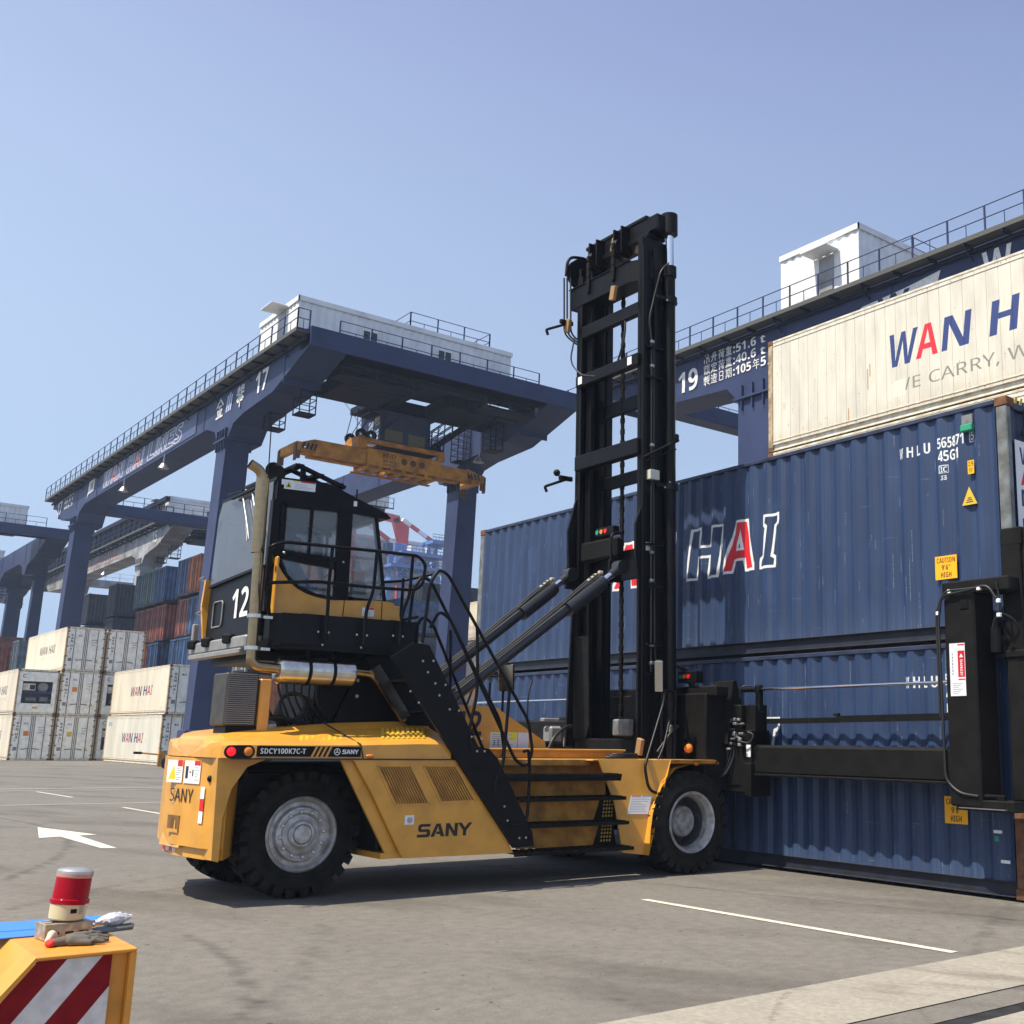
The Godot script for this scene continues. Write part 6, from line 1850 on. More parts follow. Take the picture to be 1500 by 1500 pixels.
func make_spreader(o: Node3D):
	# side-lift spreader in front of the mast, hooked to the blue boxes
	var mb := MB.new()
	mb.bx(10.30, 10.72, 1.05, 2.35, -13.9, -11.45, 0.02); mb.bx(10.72, 11.02, 1.1, 2.2, -13.2, -11.2, 0.02); mb.bx(10.35, 10.6, 2.3, 2.45, -14.6, -11.3, 0.02)
	mb.bx(10.25, 10.7, 1.75, 2.05, -14.9, -13.4, 0.02); mb.bx(10.4, 10.9, 1.1, 1.75, -19.0, -14.6, 0.02)
	part("carriage", mb, M.black_dusty, o)
	mb = MB.new()
	mb.bx(10.80, 11.14, 1.27, 1.66, -11.3, -7.8, 0.035); mb.bx(10.78, 11.16, 1.255, 1.285, -11.3, -7.8, 0.006)
	part("telescopic_beam", mb, M.black_dusty, o)
	mb = MB.new()
	mb.bx(10.74, 11.12, 1.02, 1.86, -11.62, -11.02, 0.02); mb.bx(10.72, 11.1, 0.98, 1.42, -11.12, -11.0, 0.01)
	mb.pz(P([10.66, 2.05, 10.66, 2.12, 10.72, 2.52, 10.78, 2.54, 10.94, 2.05, 11.0, 1.66, 10.62, 1.66]), -11.75, -11.35)
	mb.bx(10.82, 11.06, 1.66, 2.2, -11.3, -11.02, 0.01)
	var sh := part("beam_sleeve", mb, M.black_dusty, o)
	mb = MB.new()
	mb.bx(10.735, 10.742, 1.50, 1.66, -11.10, -11.02)
	part("name_plate", mb, M.paper, sh)
	mb = MB.new()
	mb.cyl(V(10.92, 2.41, -11.02), V(10.92, 2.41, -7.86), 0.022, 12); mb.cyl(V(10.88, 2.46, -11.95), V(10.88, 2.46, -11.45), 0.03, 12); mb.cyl(V(10.92, 2.36, -18.6), V(10.92, 2.36, -14.0), 0.022, 12)
	part("extension_rod", mb, M.chrome, o)
	mb = MB.new()
	mb.cyl(V(10.92, 2.41, -11.6), V(10.92, 2.41, -11.02), 0.035, 12); mb.box(V(10.92, 2.41, -11.04), V(0.12, 0.13, 0.08), 0.02); mb.bx(10.88, 10.97, 2.1, 2.4, -11.08, -11.0, 0.01)
	mb.cyl(V(10.86, 2.34, -12.2), V(10.86, 2.34, -11.5), 0.06, 12)
	part("extension_cylinder", mb, M.black, o)
	mb = MB.new()
	mb.bar(V(11.05, 2.02, -7.85), V(11.05, 2.0, -9.75), 0.03, 0.085); mb.bar(V(11.05, 1.99, -9.7), V(11.05, 1.98, -11.1), 0.026, 0.07); mb.box(V(11.05, 2.06, -9.75), V(0.04, 0.03, 0.09))
	part("cable_chain", mb, M.black_dusty, o)
	# end frame: the upright with its head, lower arm and guides
	mb = MB.new()
	mb.bx(10.78, 11.18, 1.02, 3.44, -7.84, -7.42, 0.02); mb.bx(10.78, 11.14, 3.40, 3.56, -7.86, -6.95, 0.015)
	mb.bx(10.80, 11.16, 0.98, 1.10, -7.78, -7.02, 0.012)
	part("end_frame", mb, M.black_dusty, o)
	mb = MB.new()
	mb.bx(10.98, 11.20, 1.10, 3.95, -7.16, -6.92, 0.015); mb.bx(10.98, 11.62, 3.93, 4.14, -7.17, -6.9, 0.015); mb.bx(11.02, 11.24, 3.3, 4.1, -7.2, -6.86, 0.01)
	mb.bx(10.95, 11.66, 2.66, 2.74, -7.28, -6.7, 0.01)
	mb.pz(P([11.0, 2.66, 11.62, 2.66, 11.4, 2.2, 11.1, 2.2]), -7.1, -7.0)
	part("gripping_arm", mb, M.black_dusty, o)
	mb = MB.new()
	mb.cyl(V(10.9, 2.86, -7.22), V(11.4, 2.86, -6.95), 0.055, 12); mb.cyl(V(10.9, 2.72, -7.22), V(10.9, 3.0, -7.22), 0.07, 12); mb.cyl(V(10.9, 3.0, -7.22), V(10.9, 3.1, -7.22), 0.03, 8)
	part("arm_cylinder", mb, M.black, o)
	mb = MB.new()
	mb.cyl(V(11.4, 2.86, -6.95), V(11.75, 2.86, -6.76), 0.03, 10); mb.box(V(11.2, 3.75, -6.86), V(0.16, 0.10, 0.05), 0.01)
	part("arm_rod", mb, M.steel, o)
	mb = MB.new()
	mb.cyl(V(10.86, 1.06, -7.1), V(10.86, 1.06, -7.5), 0.03, 8); mb.cyl(V(10.85, 1.14, -7.2), V(10.85, 1.14, -7.42), 0.025, 8); mb.box(V(10.84, 1.12, -7.2), V(0.06, 0.08, 0.1), 0.01); mb.box(V(10.82, 3.28, -7.55), V(0.1, 0.16, 0.16), 0.03)
	part("twistlock_gear", mb, M.black, o)
	mb = MB.new()
	mb.bx(10.74, 10.79, 1.004, 1.012, -7.7, -7.1)
	part("worn_edge", mb, M.steel, o)
	var dg := Image.create(64, 192, false, Image.FORMAT_RGB8)
	dg.fill(Color(0.82, 0.83, 0.85))
	dg.fill_rect(Rect2i(34, 28, 28, 96), Color(0.72, 0.06, 0.12)); dg.fill_rect(Rect2i(34, 4, 28, 5), Color(0.72, 0.06, 0.12)); dg.fill_rect(Rect2i(34, 130, 28, 5), Color(0.72, 0.06, 0.12))
	fill_poly(dg, PackedVector2Array([Vector2(40, 52), Vector2(56, 52), Vector2(48, 38)]), Color(0.9, 0.9, 0.9))
	for i in 7: dg.fill_rect(Rect2i(10, 36 + i * 12, 3 + (i % 2), 8), Color(0.4, 0.42, 0.5))
	for i in 6: dg.fill_rect(Rect2i(10, 146 + i * 7, 40 - (i % 3) * 8, 2), Color(0.5, 0.5, 0.55))
	var vt := Image.create(70, 14, false, Image.FORMAT_RGB8)
	vt.fill(Color(0.72, 0.06, 0.12))
	write(vt, "DANGER", Rect2(3, 2, 62, 10), Color(0.9, 0.9, 0.9))
	for y in 60:
		for x in 14: dg.set_pixel(48 - 7 + x, 58 + y, vt.get_pixel(y, 13 - x))
	picture("danger_sticker", dg, V(10.774, 2.24, -7.77), V(0, 0, 0.21), V(0, 0.60, 0), o, 0.003)
	mb = MB.new()
	mb.tube(bend([V(10.75, 3.3, -7.1), V(10.74, 3.47, -7.2), V(10.74, 3.42, -7.6), V(10.74, 3.40, -7.84), V(10.76, 3.1, -7.90), V(10.77, 1.3, -7.88), V(10.77, 1.16, -7.7), V(10.77, 1.14, -7.45)], 0.1), 0.017, 6)
	mb.tube(bend([V(10.74, 3.45, -7.3), V(10.73, 3.45, -7.8), V(10.76, 3.2, -7.93), V(10.78, 2.0, -7.93)], 0.12), 0.014, 6)
	mb.tube(bend([V(10.76, 3.5, -7.1), V(10.80, 3.2, -7.08), V(10.82, 3.05, -7.2), V(10.86, 2.9, -7.25)], 0.06), 0.012, 6)
	mb.tube(bend([V(10.80, 3.15, -7.08), V(10.9, 3.08, -6.98), V(11.02, 2.9, -7.0)], 0.06), 0.012, 6)
	for k in 4:      # hose loops hanging at the carriage
		var z := -11.9 + k * 0.06
		mb.tube(bend([V(10.35 + k * 0.03, 2.5 - k * 0.2, -12.3), V(10.32, 2.3, z - 0.3), V(10.34, 1.2 + k * 0.03, z - 0.1), V(10.62, 1.14 + k * 0.02, z + 0.3), V(10.72, 1.5, z + 0.4), V(10.72, 1.75, z + 0.4)], 0.3, 8), 0.017, 6)
	for k in 3: mb.tube(bend([V(10.1, 2.75, -12.1 + k * 0.05), V(10.35, 2.72, -12.0 + k * 0.05), V(10.45, 2.45, -11.95 + k * 0.05)], 0.15), 0.016, 6)
	mb.tube(bend([V(10.7, 2.3, -11.2), V(10.68, 2.45, -11.15), V(10.8, 2.45, -11.05)], 0.08), 0.012, 6); mb.tube(bend([V(10.68, 2.0, -11.7), V(10.64, 1.8, -11.75), V(10.68, 1.72, -11.55)], 0.08), 0.012, 6)
	mb.tube(bend([V(10.70, 1.85, -11.3), V(10.66, 1.7, -11.15), V(10.70, 1.68, -11.0), V(10.74, 1.8, -10.95), V(10.7, 1.83, -11.05)], 0.06), 0.011, 6)
	part("spreader_hose", mb, M.hose, o)
	var rg := RandomNumberGenerator.new()
	rg.seed = 12
	for i in 60:
		mb = MB.new()
		var c := V(10.66 + rg.randf() * 0.03, rg.randf_range(1.60, 2.0), rg.randf_range(-11.72, -11.15))
		if rg.randf() < 0.5: mb.cyl(c, c + V(0, 0, rg.randf_range(0.05, 0.12)), rg.randf_range(0.012, 0.02), 8)
		else: mb.box(c, V(0.05, rg.randf_range(0.03, 0.06), rg.randf_range(0.03, 0.07)), 0.008)
		part("hydraulic_fitting", mb, [M.steel, M.bolt, M.black][i % 3], o)
	for e in [[10.745, 3.44, -7.72], [10.745, 3.44, -7.32], [10.76, 3.2, -7.9], [10.79, 2.66, -7.92], [10.76, 3.28, -7.08], [10.76, 3.12, -7.08]]:
		mb = MB.new()
		mb.box(V(e[0], e[1], e[2]), V(0.04, 0.045, 0.05), 0.006)
		part("hose_clamp", mb, M.paper, o)
	mb = MB.new()
	mb.bx(10.30, 10.45, 2.50, 2.66, -12.05, -11.66, 0.01)
	var sb := part("signal_box", mb, M.black, o)
	for i in 3:
		mb = MB.new()
		mb.cyl(V(10.30, 2.585, -11.99 + i * 0.09), V(10.285, 2.585, -11.99 + i * 0.09), 0.03, 14)
		part("signal_lamp", mb, M[["lens_green", "lens_amber", "lens_red"][i]], sb)
	mb = MB.new()
	mb.box(V(10.22, 1.60, -11.72), V(0.10, 0.16, 0.16), 0.03); mb.bar(V(10.22, 1.45, -11.75), V(10.22, 1.72, -11.78), 0.05, 0.05, V(1, 0, 0))
	var fi := part("indicator_mount", mb, M.black, o)
	mb = MB.new()
	mb.lathe([Vector2(0.055, 0.0), Vector2(0.06, 0.03), Vector2(0.035, 0.07), Vector2(0, 0.08)], V(10.18, 1.60, -11.66), V(-0.6, 0, 0.8), 16)
	part("indicator", mb, M.lens_amber, fi)
func pane(called: String, pts: Array, m: Material, o: Node, off: Vector3):
	# a flat glass pane given by its corners, with its own thickness
	var mb := MB.new()
	var c := Vector3.ZERO
	for p in pts: c += p
	c /= pts.size()
	for i in pts.size():
		var a: Vector3 = pts[i]
		var b: Vector3 = pts[(i + 1) % pts.size()]
		mb.quad_out(a, b, c, c, c - off); mb.quad_out(a - off, b - off, c - off, c - off, c + off); mb.quad_out(a, b, b - off, a - off, c - off * 0.5)
	return part(called, mb, m, o)
func strip(mb: MB, pts: Array, w: float, t: float, up: Vector3):
	for i in pts.size() - 1: mb.bar(pts[i], pts[i + 1], w, t, up)
func make_cabin(o: Node3D):
	var zn := -12.05                            # near side of the cabin
	var zo := -13.78                            # far side
	var mb := MB.new()
	# platform with the black curved skirt, and its pedestal
	mb.py(P([4.36, -12.05, 4.46, -11.92, 4.8, -11.84, 6.1, -11.84, 6.2, -11.95, 6.2, -13.9, 4.36, -13.9]), 2.60, 2.68)
	part("platform_floor", mb, M.black, o)
	mb = MB.new()
	var sk := [V(4.40, 0, -12.06), V(4.42, 0, -11.96), V(4.52, 0, -11.87), V(4.72, 0, -11.83), V(5.2, 0, -11.83), V(5.75, 0, -11.83), V(6.08, 0, -11.84), V(6.16, 0, -11.90), V(6.18, 0, -12.1)]
	for i in sk.size() - 1:
		var y0 := 2.62 + 0.012 * i
		var y1 := 2.97 + 0.006 * i - (0.06 if i == 7 else 0.0)
		mb.quad_out(sk[i] + V(0, y0, 0), sk[i + 1] + V(0, y0, 0), sk[i + 1] + V(0, y1, 0), sk[i] + V(0, y1, 0), V(5.3, 2.8, -12.8))
		mb.quad_out(sk[i] + V(0, y1, 0), sk[i + 1] + V(0, y1, 0), sk[i + 1] + V(0, y1, -0.05), sk[i] + V(0, y1, -0.05), V(5.3, 2.4, -12.8))
	part("platform_skirt", mb, M.black_gloss, o)
	mb = MB.new()
	mb.bx(5.15, 6.3, 1.8, 2.62, -13.4, -12.35, 0.02); mb.pz(P([5.35, 1.8, 5.7, 2.6, 6.6, 2.6, 6.9, 1.8]), -12.34, -12.28); mb.bx(4.4, 6.2, 2.48, 2.6, -13.7, -12.2, 0.02)
	mb.bx(6.2, 6.9, 1.5, 2.2, -13.3, -12.4, 0.02)
	part("pedestal", mb, M.black, o)
	bolts(o, [[5.62, 2.32], [5.62, 2.14], [5.9, 2.3], [6.1, 2.1]], -12.27, 0.022)
	mb = MB.new()
	mb.bx(4.22, 4.42, 2.60, 2.74, -13.98, -12.1, 0.02); mb.bx(4.20, 4.3, 2.54, 2.60, -13.9, -12.2, 0.01)
	mb.bx(4.24, 4.3, 2.58, 2.98, -14.0, -13.93, 0.01)
	var bp := part("rear_bumper", mb, M.grey_paint, o)
	for z in [-13.8, -13.3, -12.6]:
		mb = MB.new()
		mb.box(V(4.22, 2.72, z), V(0.10, 0.11, 0.14), 0.02, Basis(Vector3.UP, 0.4))
		part("work_lamp", mb, M.black, bp)
	# cabin body: yellow flank with its swept upper edge
	mb = MB.new()
	mb.pz(P([4.45, 2.96, 4.41, 3.58, 4.47, 3.54, 4.54, 3.44, 4.62, 3.35, 4.72, 3.28, 4.82, 3.235, 4.95, 3.205, 5.10, 3.19, 5.3, 3.20, 5.75, 3.235, 5.88, 3.225, 5.96, 3.13, 5.99, 3.0]), zn - 0.04, zn + 0.012)
	mb.bx(5.95, 6.2, 2.985, 3.02, zn - 0.04, zn + 0.02, 0.008)
	mb.bx(5.93, 6.0, 2.97, 3.2, zo, zn - 0.04, 0.01)
	mb.pz(P([4.50, 2.96, 4.44, 3.66, 4.56, 3.66, 4.92, 3.34, 5.26, 3.235, 5.96, 3.2, 5.99, 3.0]), zo, zo + 0.04)
	mb.bx(4.44, 4.47, 2.86, 3.6, zn - 0.01, zn + 0.09, 0.008)
	var fk := part("cabin_flank", mb, M.yellow, o)
	mb = MB.new()
	mb.bar(V(5.28, 3.2, zn + 0.014), V(5.27, 2.97, zn + 0.014), 0.008, 0.008, V(0, 0, 1)); mb.bar(V(5.74, 3.23, zn + 0.014), V(5.745, 2.99, zn + 0.014), 0.008, 0.008, V(0, 0, 1))
	part("panel_gap", mb, M.ink, fk)
	var s4 := sticker(44, 36, Color(0.85, 0.86, 0.87), [[0.45, 0.0, 1.0, 0.2, Color(0.75, 0.1, 0.1)]], 4, 0.3, 0.35, 0.95)
	picture("warning_sticker", s4, V(5.50, 3.04, zn + 0.013), V(0.15, 0, 0), V(0, 0.10, 0), fk, 0.003)
	# frame posts and roof
	mb = MB.new()
	for z in [zn - 0.03, zo + 0.03]:
		strip(mb, [V(4.42, 3.0, z), V(4.42, 4.24, z)], 0.10, 0.09, V(0, 0, 1)); strip(mb, [V(5.26, 3.2, z), V(5.24, 4.30, z)], 0.12, 0.09, V(0, 0, 1))
		strip(mb, [V(5.78, 3.22, z), V(5.60, 4.22, z)], 0.045, 0.06, V(0, 0, 1)); strip(mb, [V(4.40, 4.26, z), V(5.62, 4.26, z)], 0.10, 0.08, V(0, 0, 1))
		strip(mb, [V(4.44, 3.64, z), V(5.25, 3.58, z)], 0.09, 0.10, V(0, 0, 1))
	mb.bx(5.56, 5.64, 4.2, 4.28, zo, zn, 0.01); mb.bx(5.74, 5.80, 3.2, 3.26, zo, zn, 0.01)
	part("cabin_frame", mb, M.black, o)
	mb = MB.new()
	mb.pz(P([4.38, 4.46, 4.38, 4.50, 4.95, 4.52, 5.10, 4.48, 5.72, 4.27, 5.78, 4.22, 5.70, 4.20, 5.05, 4.42]), zo - 0.02, zn + 0.02)
	for z in [[zn - 0.05, zn + 0.018], [zo - 0.018, zo + 0.05]]: mb.pz(P([4.40, 4.24, 4.40, 4.49, 4.95, 4.51, 5.10, 4.47, 5.72, 4.26, 5.70, 4.2]), z[0], z[1])
	var rf := part("cabin_roof", mb, M.black, o)
	var s5 := sticker(128, 36, Color(0.84, 0.87, 0.88), [[0.28, 0.0, 0.5, 0.16, Color(0.85, 0.75, 0.1)], [0.52, 0.0, 1.0, 0.16, Color(0.75, 0.12, 0.12)]], 4, 0.34, 0.35, 0.95)
	fill_poly(s5, PackedVector2Array([Vector2(6, 30), Vector2(30, 30), Vector2(18, 6)]), Color(0.85, 0.7, 0.05))
	fill_poly(s5, PackedVector2Array([Vector2(12, 27), Vector2(24, 27), Vector2(18, 13)]), Color(0.2, 0.2, 0.05))
	picture("warning_sticker", s5, V(4.47, 4.375, zn + 0.021), V(0.36, 0.015, 0), V(0, 0.105, 0), rf, 0.003)
	mb = MB.new()
	mb.bx(4.44, 4.47, 4.42, 4.48, zn + 0.02, zn + 0.024); mb.bx(5.30, 5.34, 4.30, 4.36, zn + 0.02, zn + 0.024)
	part("small_sticker", mb, M.paper, rf)
	# slotted roof guard
	mb = MB.new()
	for z in [zn - 0.08, zn - 0.34, -12.9, zo + 0.34, zo + 0.08]: mb.bar(V(4.64, 4.695, z), V(5.22, 4.52, z), 0.07, 0.035)
	for k in 3: mb.bar(V(4.66 + k * 0.24, 4.692 - k * 0.072, zn - 0.05), V(4.66 + k * 0.24, 4.692 - k * 0.072, zo + 0.05), 0.10, 0.03)
	mb.bar(V(4.66, 4.69, zn - 0.08), V(4.58, 4.62, zn - 0.08), 0.05, 0.03); mb.bar(V(4.72, 4.48, zn - 0.1), V(4.72, 4.66, zn - 0.1), 0.05, 0.05, V(1, 0, 0)); mb.bar(V(5.16, 4.44, zn - 0.1), V(5.16, 4.54, zn - 0.1), 0.05, 0.05, V(1, 0, 0))
	part("roof_guard", mb, M.black, rf)
	for e in [[4.46, 4.58, zn - 0.14], [4.52, 4.68, zn - 0.45]]:
		mb = MB.new()
		mb.lathe([Vector2(0.0, -0.07), Vector2(0.06, -0.06), Vector2(0.095, 0.03), Vector2(0.09, 0.05), Vector2(0.0, 0.045)], V(e[0], e[1], e[2]), V(-0.7, -0.25, 0.65), 14); mb.bar(V(e[0], e[1], e[2]), V(e[0] + 0.03, 4.48, e[2]), 0.03, 0.03, V(1, 0, 0))
		part("work_lamp", mb, M.black, rf)
	mb = MB.new()
	mb.cyl(V(4.40, 4.5, zn - 0.3), V(4.38, 5.2, zn - 0.3), 0.007, 6); mb.cyl(V(5.36, 4.4, zn - 0.05), V(5.36, 4.52, zn - 0.05), 0.01, 6)
	part("aerial", mb, M.black, rf)
	# door with sliding window, and the curved lower window
	mb = MB.new()
	var dz := zn + 0.005
	strip(mb, [V(4.50, 3.62, dz), V(4.49, 4.205, dz), V(5.16, 4.235, dz), V(5.18, 3.20, dz)], 0.06, 0.06, V(0, 0, 1)); mb.bar(V(4.82, 3.66, dz), V(4.82, 4.2, dz), 0.025, 0.04, V(0, 0, 1))
	strip(mb, [V(4.50, 3.66, dz), V(5.17, 3.65, dz)], 0.05, 0.05, V(0, 0, 1))
	strip(mb, [V(4.50, 3.58, dz), V(4.58, 3.42, dz), V(4.72, 3.30, dz), V(4.92, 3.23, dz), V(5.18, 3.205, dz)], 0.03, 0.045, V(0, 0, 1))
	var dr := part("door", mb, M.black, o)
	pane("window_pane", [V(4.50, 3.67, zn), V(5.17, 3.66, zn), V(5.16, 4.22, zn), V(4.50, 4.2, zn)], M.glass, dr, V(0, 0, 0.006))
	pane("window_pane", [V(4.50, 3.63, zn), V(4.60, 3.40, zn), V(4.74, 3.29, zn), V(4.92, 3.22, zn), V(5.18, 3.20, zn), V(5.18, 3.63, zn)], M.glass, dr, V(0, 0, 0.006))
	pane("side_window", [V(5.30, 3.25, zn), V(5.77, 3.24, zn), V(5.58, 4.22, zn), V(5.30, 4.24, zn)], M.glass, o, V(0, 0, 0.006))
	pane("windscreen", [V(5.80, 3.25, zn - 0.04), V(5.80, 3.25, zo + 0.04), V(5.62, 4.22, zo + 0.04), V(5.62, 4.22, zn - 0.04)], M.glass, o, V(0.006, 0, 0))
	pane("far_window", [V(4.50, 3.45, zo), V(5.20, 3.3, zo), V(5.20, 4.22, zo), V(4.50, 4.2, zo)], M.glass, o, V(0, 0, 0.006))
	pane("far_window", [V(5.30, 3.25, zo), V(5.77, 3.24, zo), V(5.58, 4.22, zo), V(5.30, 4.24, zo)], M.glass, o, V(0, 0, 0.006))
	mb = MB.new()
	mb.ball(V(4.53, 3.655, zn + 0.04), V(0.018, 0.018, 0.014), 8); mb.ball(V(5.22, 3.63, zn + 0.04), V(0.014, 0.014, 0.01), 8)
	part("door_catch", mb, M.bolt, dr)
	# rear window, wipers, lower rear panel with its number
	pane("rear_window", [V(4.38, 3.50, zn - 0.06), V(4.38, 4.46, zn - 0.06), V(4.38, 4.46, zo + 0.02), V(4.37, 4.3, zo - 0.04), V(4.34, 3.42, zo - 0.02)], M.glass_smoke, o, V(-0.006, 0, 0))
	mb = MB.new()
	mb.prism(P([-12.1, 2.74, -12.1, 3.50, -13.82, 3.42, -13.86, 2.76]), V(4.36, 0, 0), V(0, 0, 1), Vector3.UP, V(0.05, 0, 0))
	mb.bar(V(4.36, 3.50, zn - 0.06), V(4.34, 3.42, zo), 0.05, 0.03)
	var rp := part("rear_panel", mb, M.black, o)
	letters("number", "12", V(4.352, 2.98, -13.0), V(0, 0, 1), Vector3.UP, 0.52, 0.34, M.white_paint, rp)
	mb = MB.new()
	mb.tube(bend([V(4.35, 2.92, -13.62), V(4.35, 3.22, -13.62), V(4.35, 3.22, -13.30), V(4.35, 2.92, -13.30), V(4.35, 2.92, -13.62)], 0.06), 0.010, 6)
	part("hatch", mb, M.grey_paint, rp)
	mb = MB.new()
	strip(mb, [V(4.37, 2.80, -13.86), V(4.34, 3.2, -13.93), V(4.35, 3.52, -13.90)], 0.05, 0.08, V(1, 0, 0))
	part("side_guard", mb, M.yellow, o)
	mb = MB.new()
	for y in [3.5, 3.08]: mb.tube(bend([V(4.34, y, -13.9), V(4.26, y + 0.03, -14.0), V(4.30, y + 0.06, -13.92)], 0.03), 0.008, 6)
	part("grab_loop", mb, M.steel, o)
	for z in [-12.95, -12.65]:
		mb = MB.new()
		mb.tube([V(4.34, 4.42, z), V(4.33, 3.98, z + 0.3), V(4.33, 3.86, z + 0.36)], 0.010, 6); mb.tube([V(4.335, 4.15, z + 0.18), V(4.325, 3.84, z + 0.32)], 0.008, 5)
		part("wiper", mb, M.steel, o)
	mb = MB.new()
	mb.bar(V(4.33, 4.44, -13.3), V(4.33, 4.44, -12.5), 0.04, 0.03); mb.bar(V(4.32, 4.50, -13.4), V(4.32, 4.47, -12.9), 0.02, 0.02)
	part("wiper_motor", mb, M.black, o)
	# inside: seat, console, steering wheel
	mb = MB.new()
	mb.box(V(5.00, 3.04, -12.85), V(0.52, 0.16, 0.52), 0.05); mb.box(V(4.72, 3.40, -12.85), V(0.14, 0.72, 0.48), 0.05, Basis(V(0, 0, 1), 0.12)); mb.box(V(4.68, 3.88, -12.85), V(0.10, 0.20, 0.28), 0.04); mb.bx(4.66, 5.0, 2.68, 3.04, -13.1, -12.7, 0.02)
	part("driver_seat", mb, M.seat, o)
	mb = MB.new()
	mb.bx(5.45, 5.72, 2.7, 3.36, -13.5, -12.3, 0.05); mb.bx(4.7, 5.1, 2.9, 3.30, -12.55, -12.38, 0.03)
	part("console", mb, M.seat, o)
	mb = MB.new()
	var ring := []
	for i in 25: ring.append(V(5.34, 3.42, -12.9) + V(0.08 * sin(TAU * i / 24.0), 0.17 * sin(TAU * i / 24.0), 0.19 * cos(TAU * i / 24.0)))
	mb.tube(ring, 0.014, 6, false); mb.cyl(V(5.5, 3.34, -12.9), V(5.34, 3.42, -12.9), 0.02, 6)
	part("steering_wheel", mb, M.black, o)
	mb = MB.new()
	mb.ball(V(5.62, 3.42, -12.45), V(0.10, 0.09, 0.12), 12); mb.cyl(V(5.15, 4.0, -12.35), V(5.13, 3.65, -12.3), 0.018, 6); mb.bar(V(4.9, 4.1, -12.5), V(5.2, 3.98, -12.35), 0.05, 0.05)
	part("cabin_fittings", mb, M.black, o)
	# exhaust stack, silencer, manifold
	mb = MB.new()
	mb.tube(bend([V(4.03, 4.56, -11.90), V(4.16, 4.50, -11.90), V(4.19, 4.32, -11.90)], 0.14, 8), 0.055, 16, false)
	mb.tube(bend([V(4.20, 4.3, -11.90), V(4.24, 2.44, -11.90), V(4.30, 2.39, -11.90), V(4.62, 2.38, -11.95)], 0.16, 8), 0.055, 16, false)
	mb.tube(bend([V(5.40, 2.40, -12.0), V(5.68, 2.39, -12.0), V(6.10, 1.88, -12.0)], 0.10, 6), 0.05, 14)
	var ex := part("exhaust_pipe", mb, M.exhaust, o)
	mb = MB.new()
	mb.cyl(V(4.185, 4.42, -11.90), V(4.20, 3.60, -11.90), 0.070, 18)
	part("heat_shield", mb, M.exhaust, ex)
	mb = MB.new()
	mb.bar(V(5.66, 2.46, -11.94), V(6.08, 1.90, -11.94), 0.05, 0.12)
	part("pipe_guard", mb, M.muffler, ex)
	for y in [2.90, 2.56]:
		mb = MB.new()
		mb.cyl(V(4.24, y, -11.9), V(4.24, y + 0.04, -11.9), 0.085, 14); mb.box(V(4.33, y + 0.02, -11.93), V(0.2, 0.03, 0.05))
		part("pipe_clamp", mb, M.muffler, ex)
	mb = MB.new()
	mb.lathe([Vector2(0.0, 0.0), Vector2(0.06, 0.0), Vector2(0.13, 0.015), Vector2(0.15, 0.04), Vector2(0.15, 0.86), Vector2(0.14, 0.88), Vector2(0.06, 0.89), Vector2(0.0, 0.89)], V(4.54, 2.375, -12.0), V(1, 0, 0), 32)
	var mf := part("silencer", mb, M.muffler, o)
	for x in [4.88, 5.16]:
		mb = MB.new()
		mb.lathe([Vector2(0.151, -0.02), Vector2(0.155, -0.018), Vector2(0.155, 0.018), Vector2(0.151, 0.02)], V(x, 2.375, -12.0), V(1, 0, 0), 32); mb.box(V(x, 2.56, -12.0), V(0.03, 0.12, 0.04))
		part("silencer_band", mb, M.black, mf)
	mb = MB.new()
	for i in 4:
		for j in 3: mb.box(V(4.96 + i * 0.04 + j * 0.012, 2.375 + sin(1.05 + j * 0.16) * 0.151, -12.0 + cos(1.05 + j * 0.16) * 0.151), V(0.022, 0.012, 0.004), 0.0, Basis(V(1, 0, 0), -1.05 - j * 0.16))
	part("silencer_holes", mb, M.ink, mf)
	# air intake radiator box and its yellow post
	mb = MB.new()
	mb.bx(4.04, 4.38, 1.77, 2.32, -12.42, -12.0, 0.015)
	var rd := part("cooler_box", mb, mat("cooler", lin(0.045, 0.044, 0.042), 0.6, 0.0, M.dirt, 1.2), o)
	mb = MB.new()
	for i in 24: mb.bx(4.06, 4.36, 1.79 + i * 0.0215, 1.80 + i * 0.0215, -12.0, -11.99)
	part("cooler_fins", mb, M.grey_paint, rd)
	mb = MB.new()
	mb.bx(4.40, 4.52, 1.72, 2.27, -12.35, -12.0, 0.01)
	part("cooler_post", mb, M.yellow, o)
	mb = MB.new()
	mb.bx(4.08, 4.5, 1.66, 1.77, -12.4, -12.02, 0.01)
	part("cooler_base", mb, M.black, o)
	# coiled hoses below the silencer
	mb = MB.new()
	for k in 5:
		var c := V(4.86 + 0.03 * k, 2.0 - 0.02 * k, -12.25 - 0.06 * k)
		var rr := 0.14 + 0.018 * k
		var q := []
		for i in 21: q.append(c + V(cos(TAU * i / 20.0) * rr, sin(TAU * i / 20.0) * rr * 1.05, 0.02 * sin(TAU * i / 10.0)))
		mb.tube(q, 0.017, 6, false)
	for k in 6:
		var x := 4.72 + k * 0.09
		mb.tube(bend([V(x, 2.5, -12.3), V(x - 0.05, 2.2 - 0.03 * k, -12.25), V(x + 0.12, 1.9, -12.3), V(x + 0.25, 1.78, -12.5)], 0.15), 0.014, 6)
	mb.tube(bend([V(4.5, 1.85, -12.4), V(4.55, 2.05, -12.3), V(4.7, 1.82, -12.3), V(5.2, 1.84, -12.4)], 0.12), 0.02, 6); mb.tube(bend([V(4.46, 1.80, -12.2), V(4.7, 1.90, -12.2), V(5.0, 1.80, -12.3)], 0.12), 0.022, 6)
	part("hose_bundle", mb, M.hose, o)
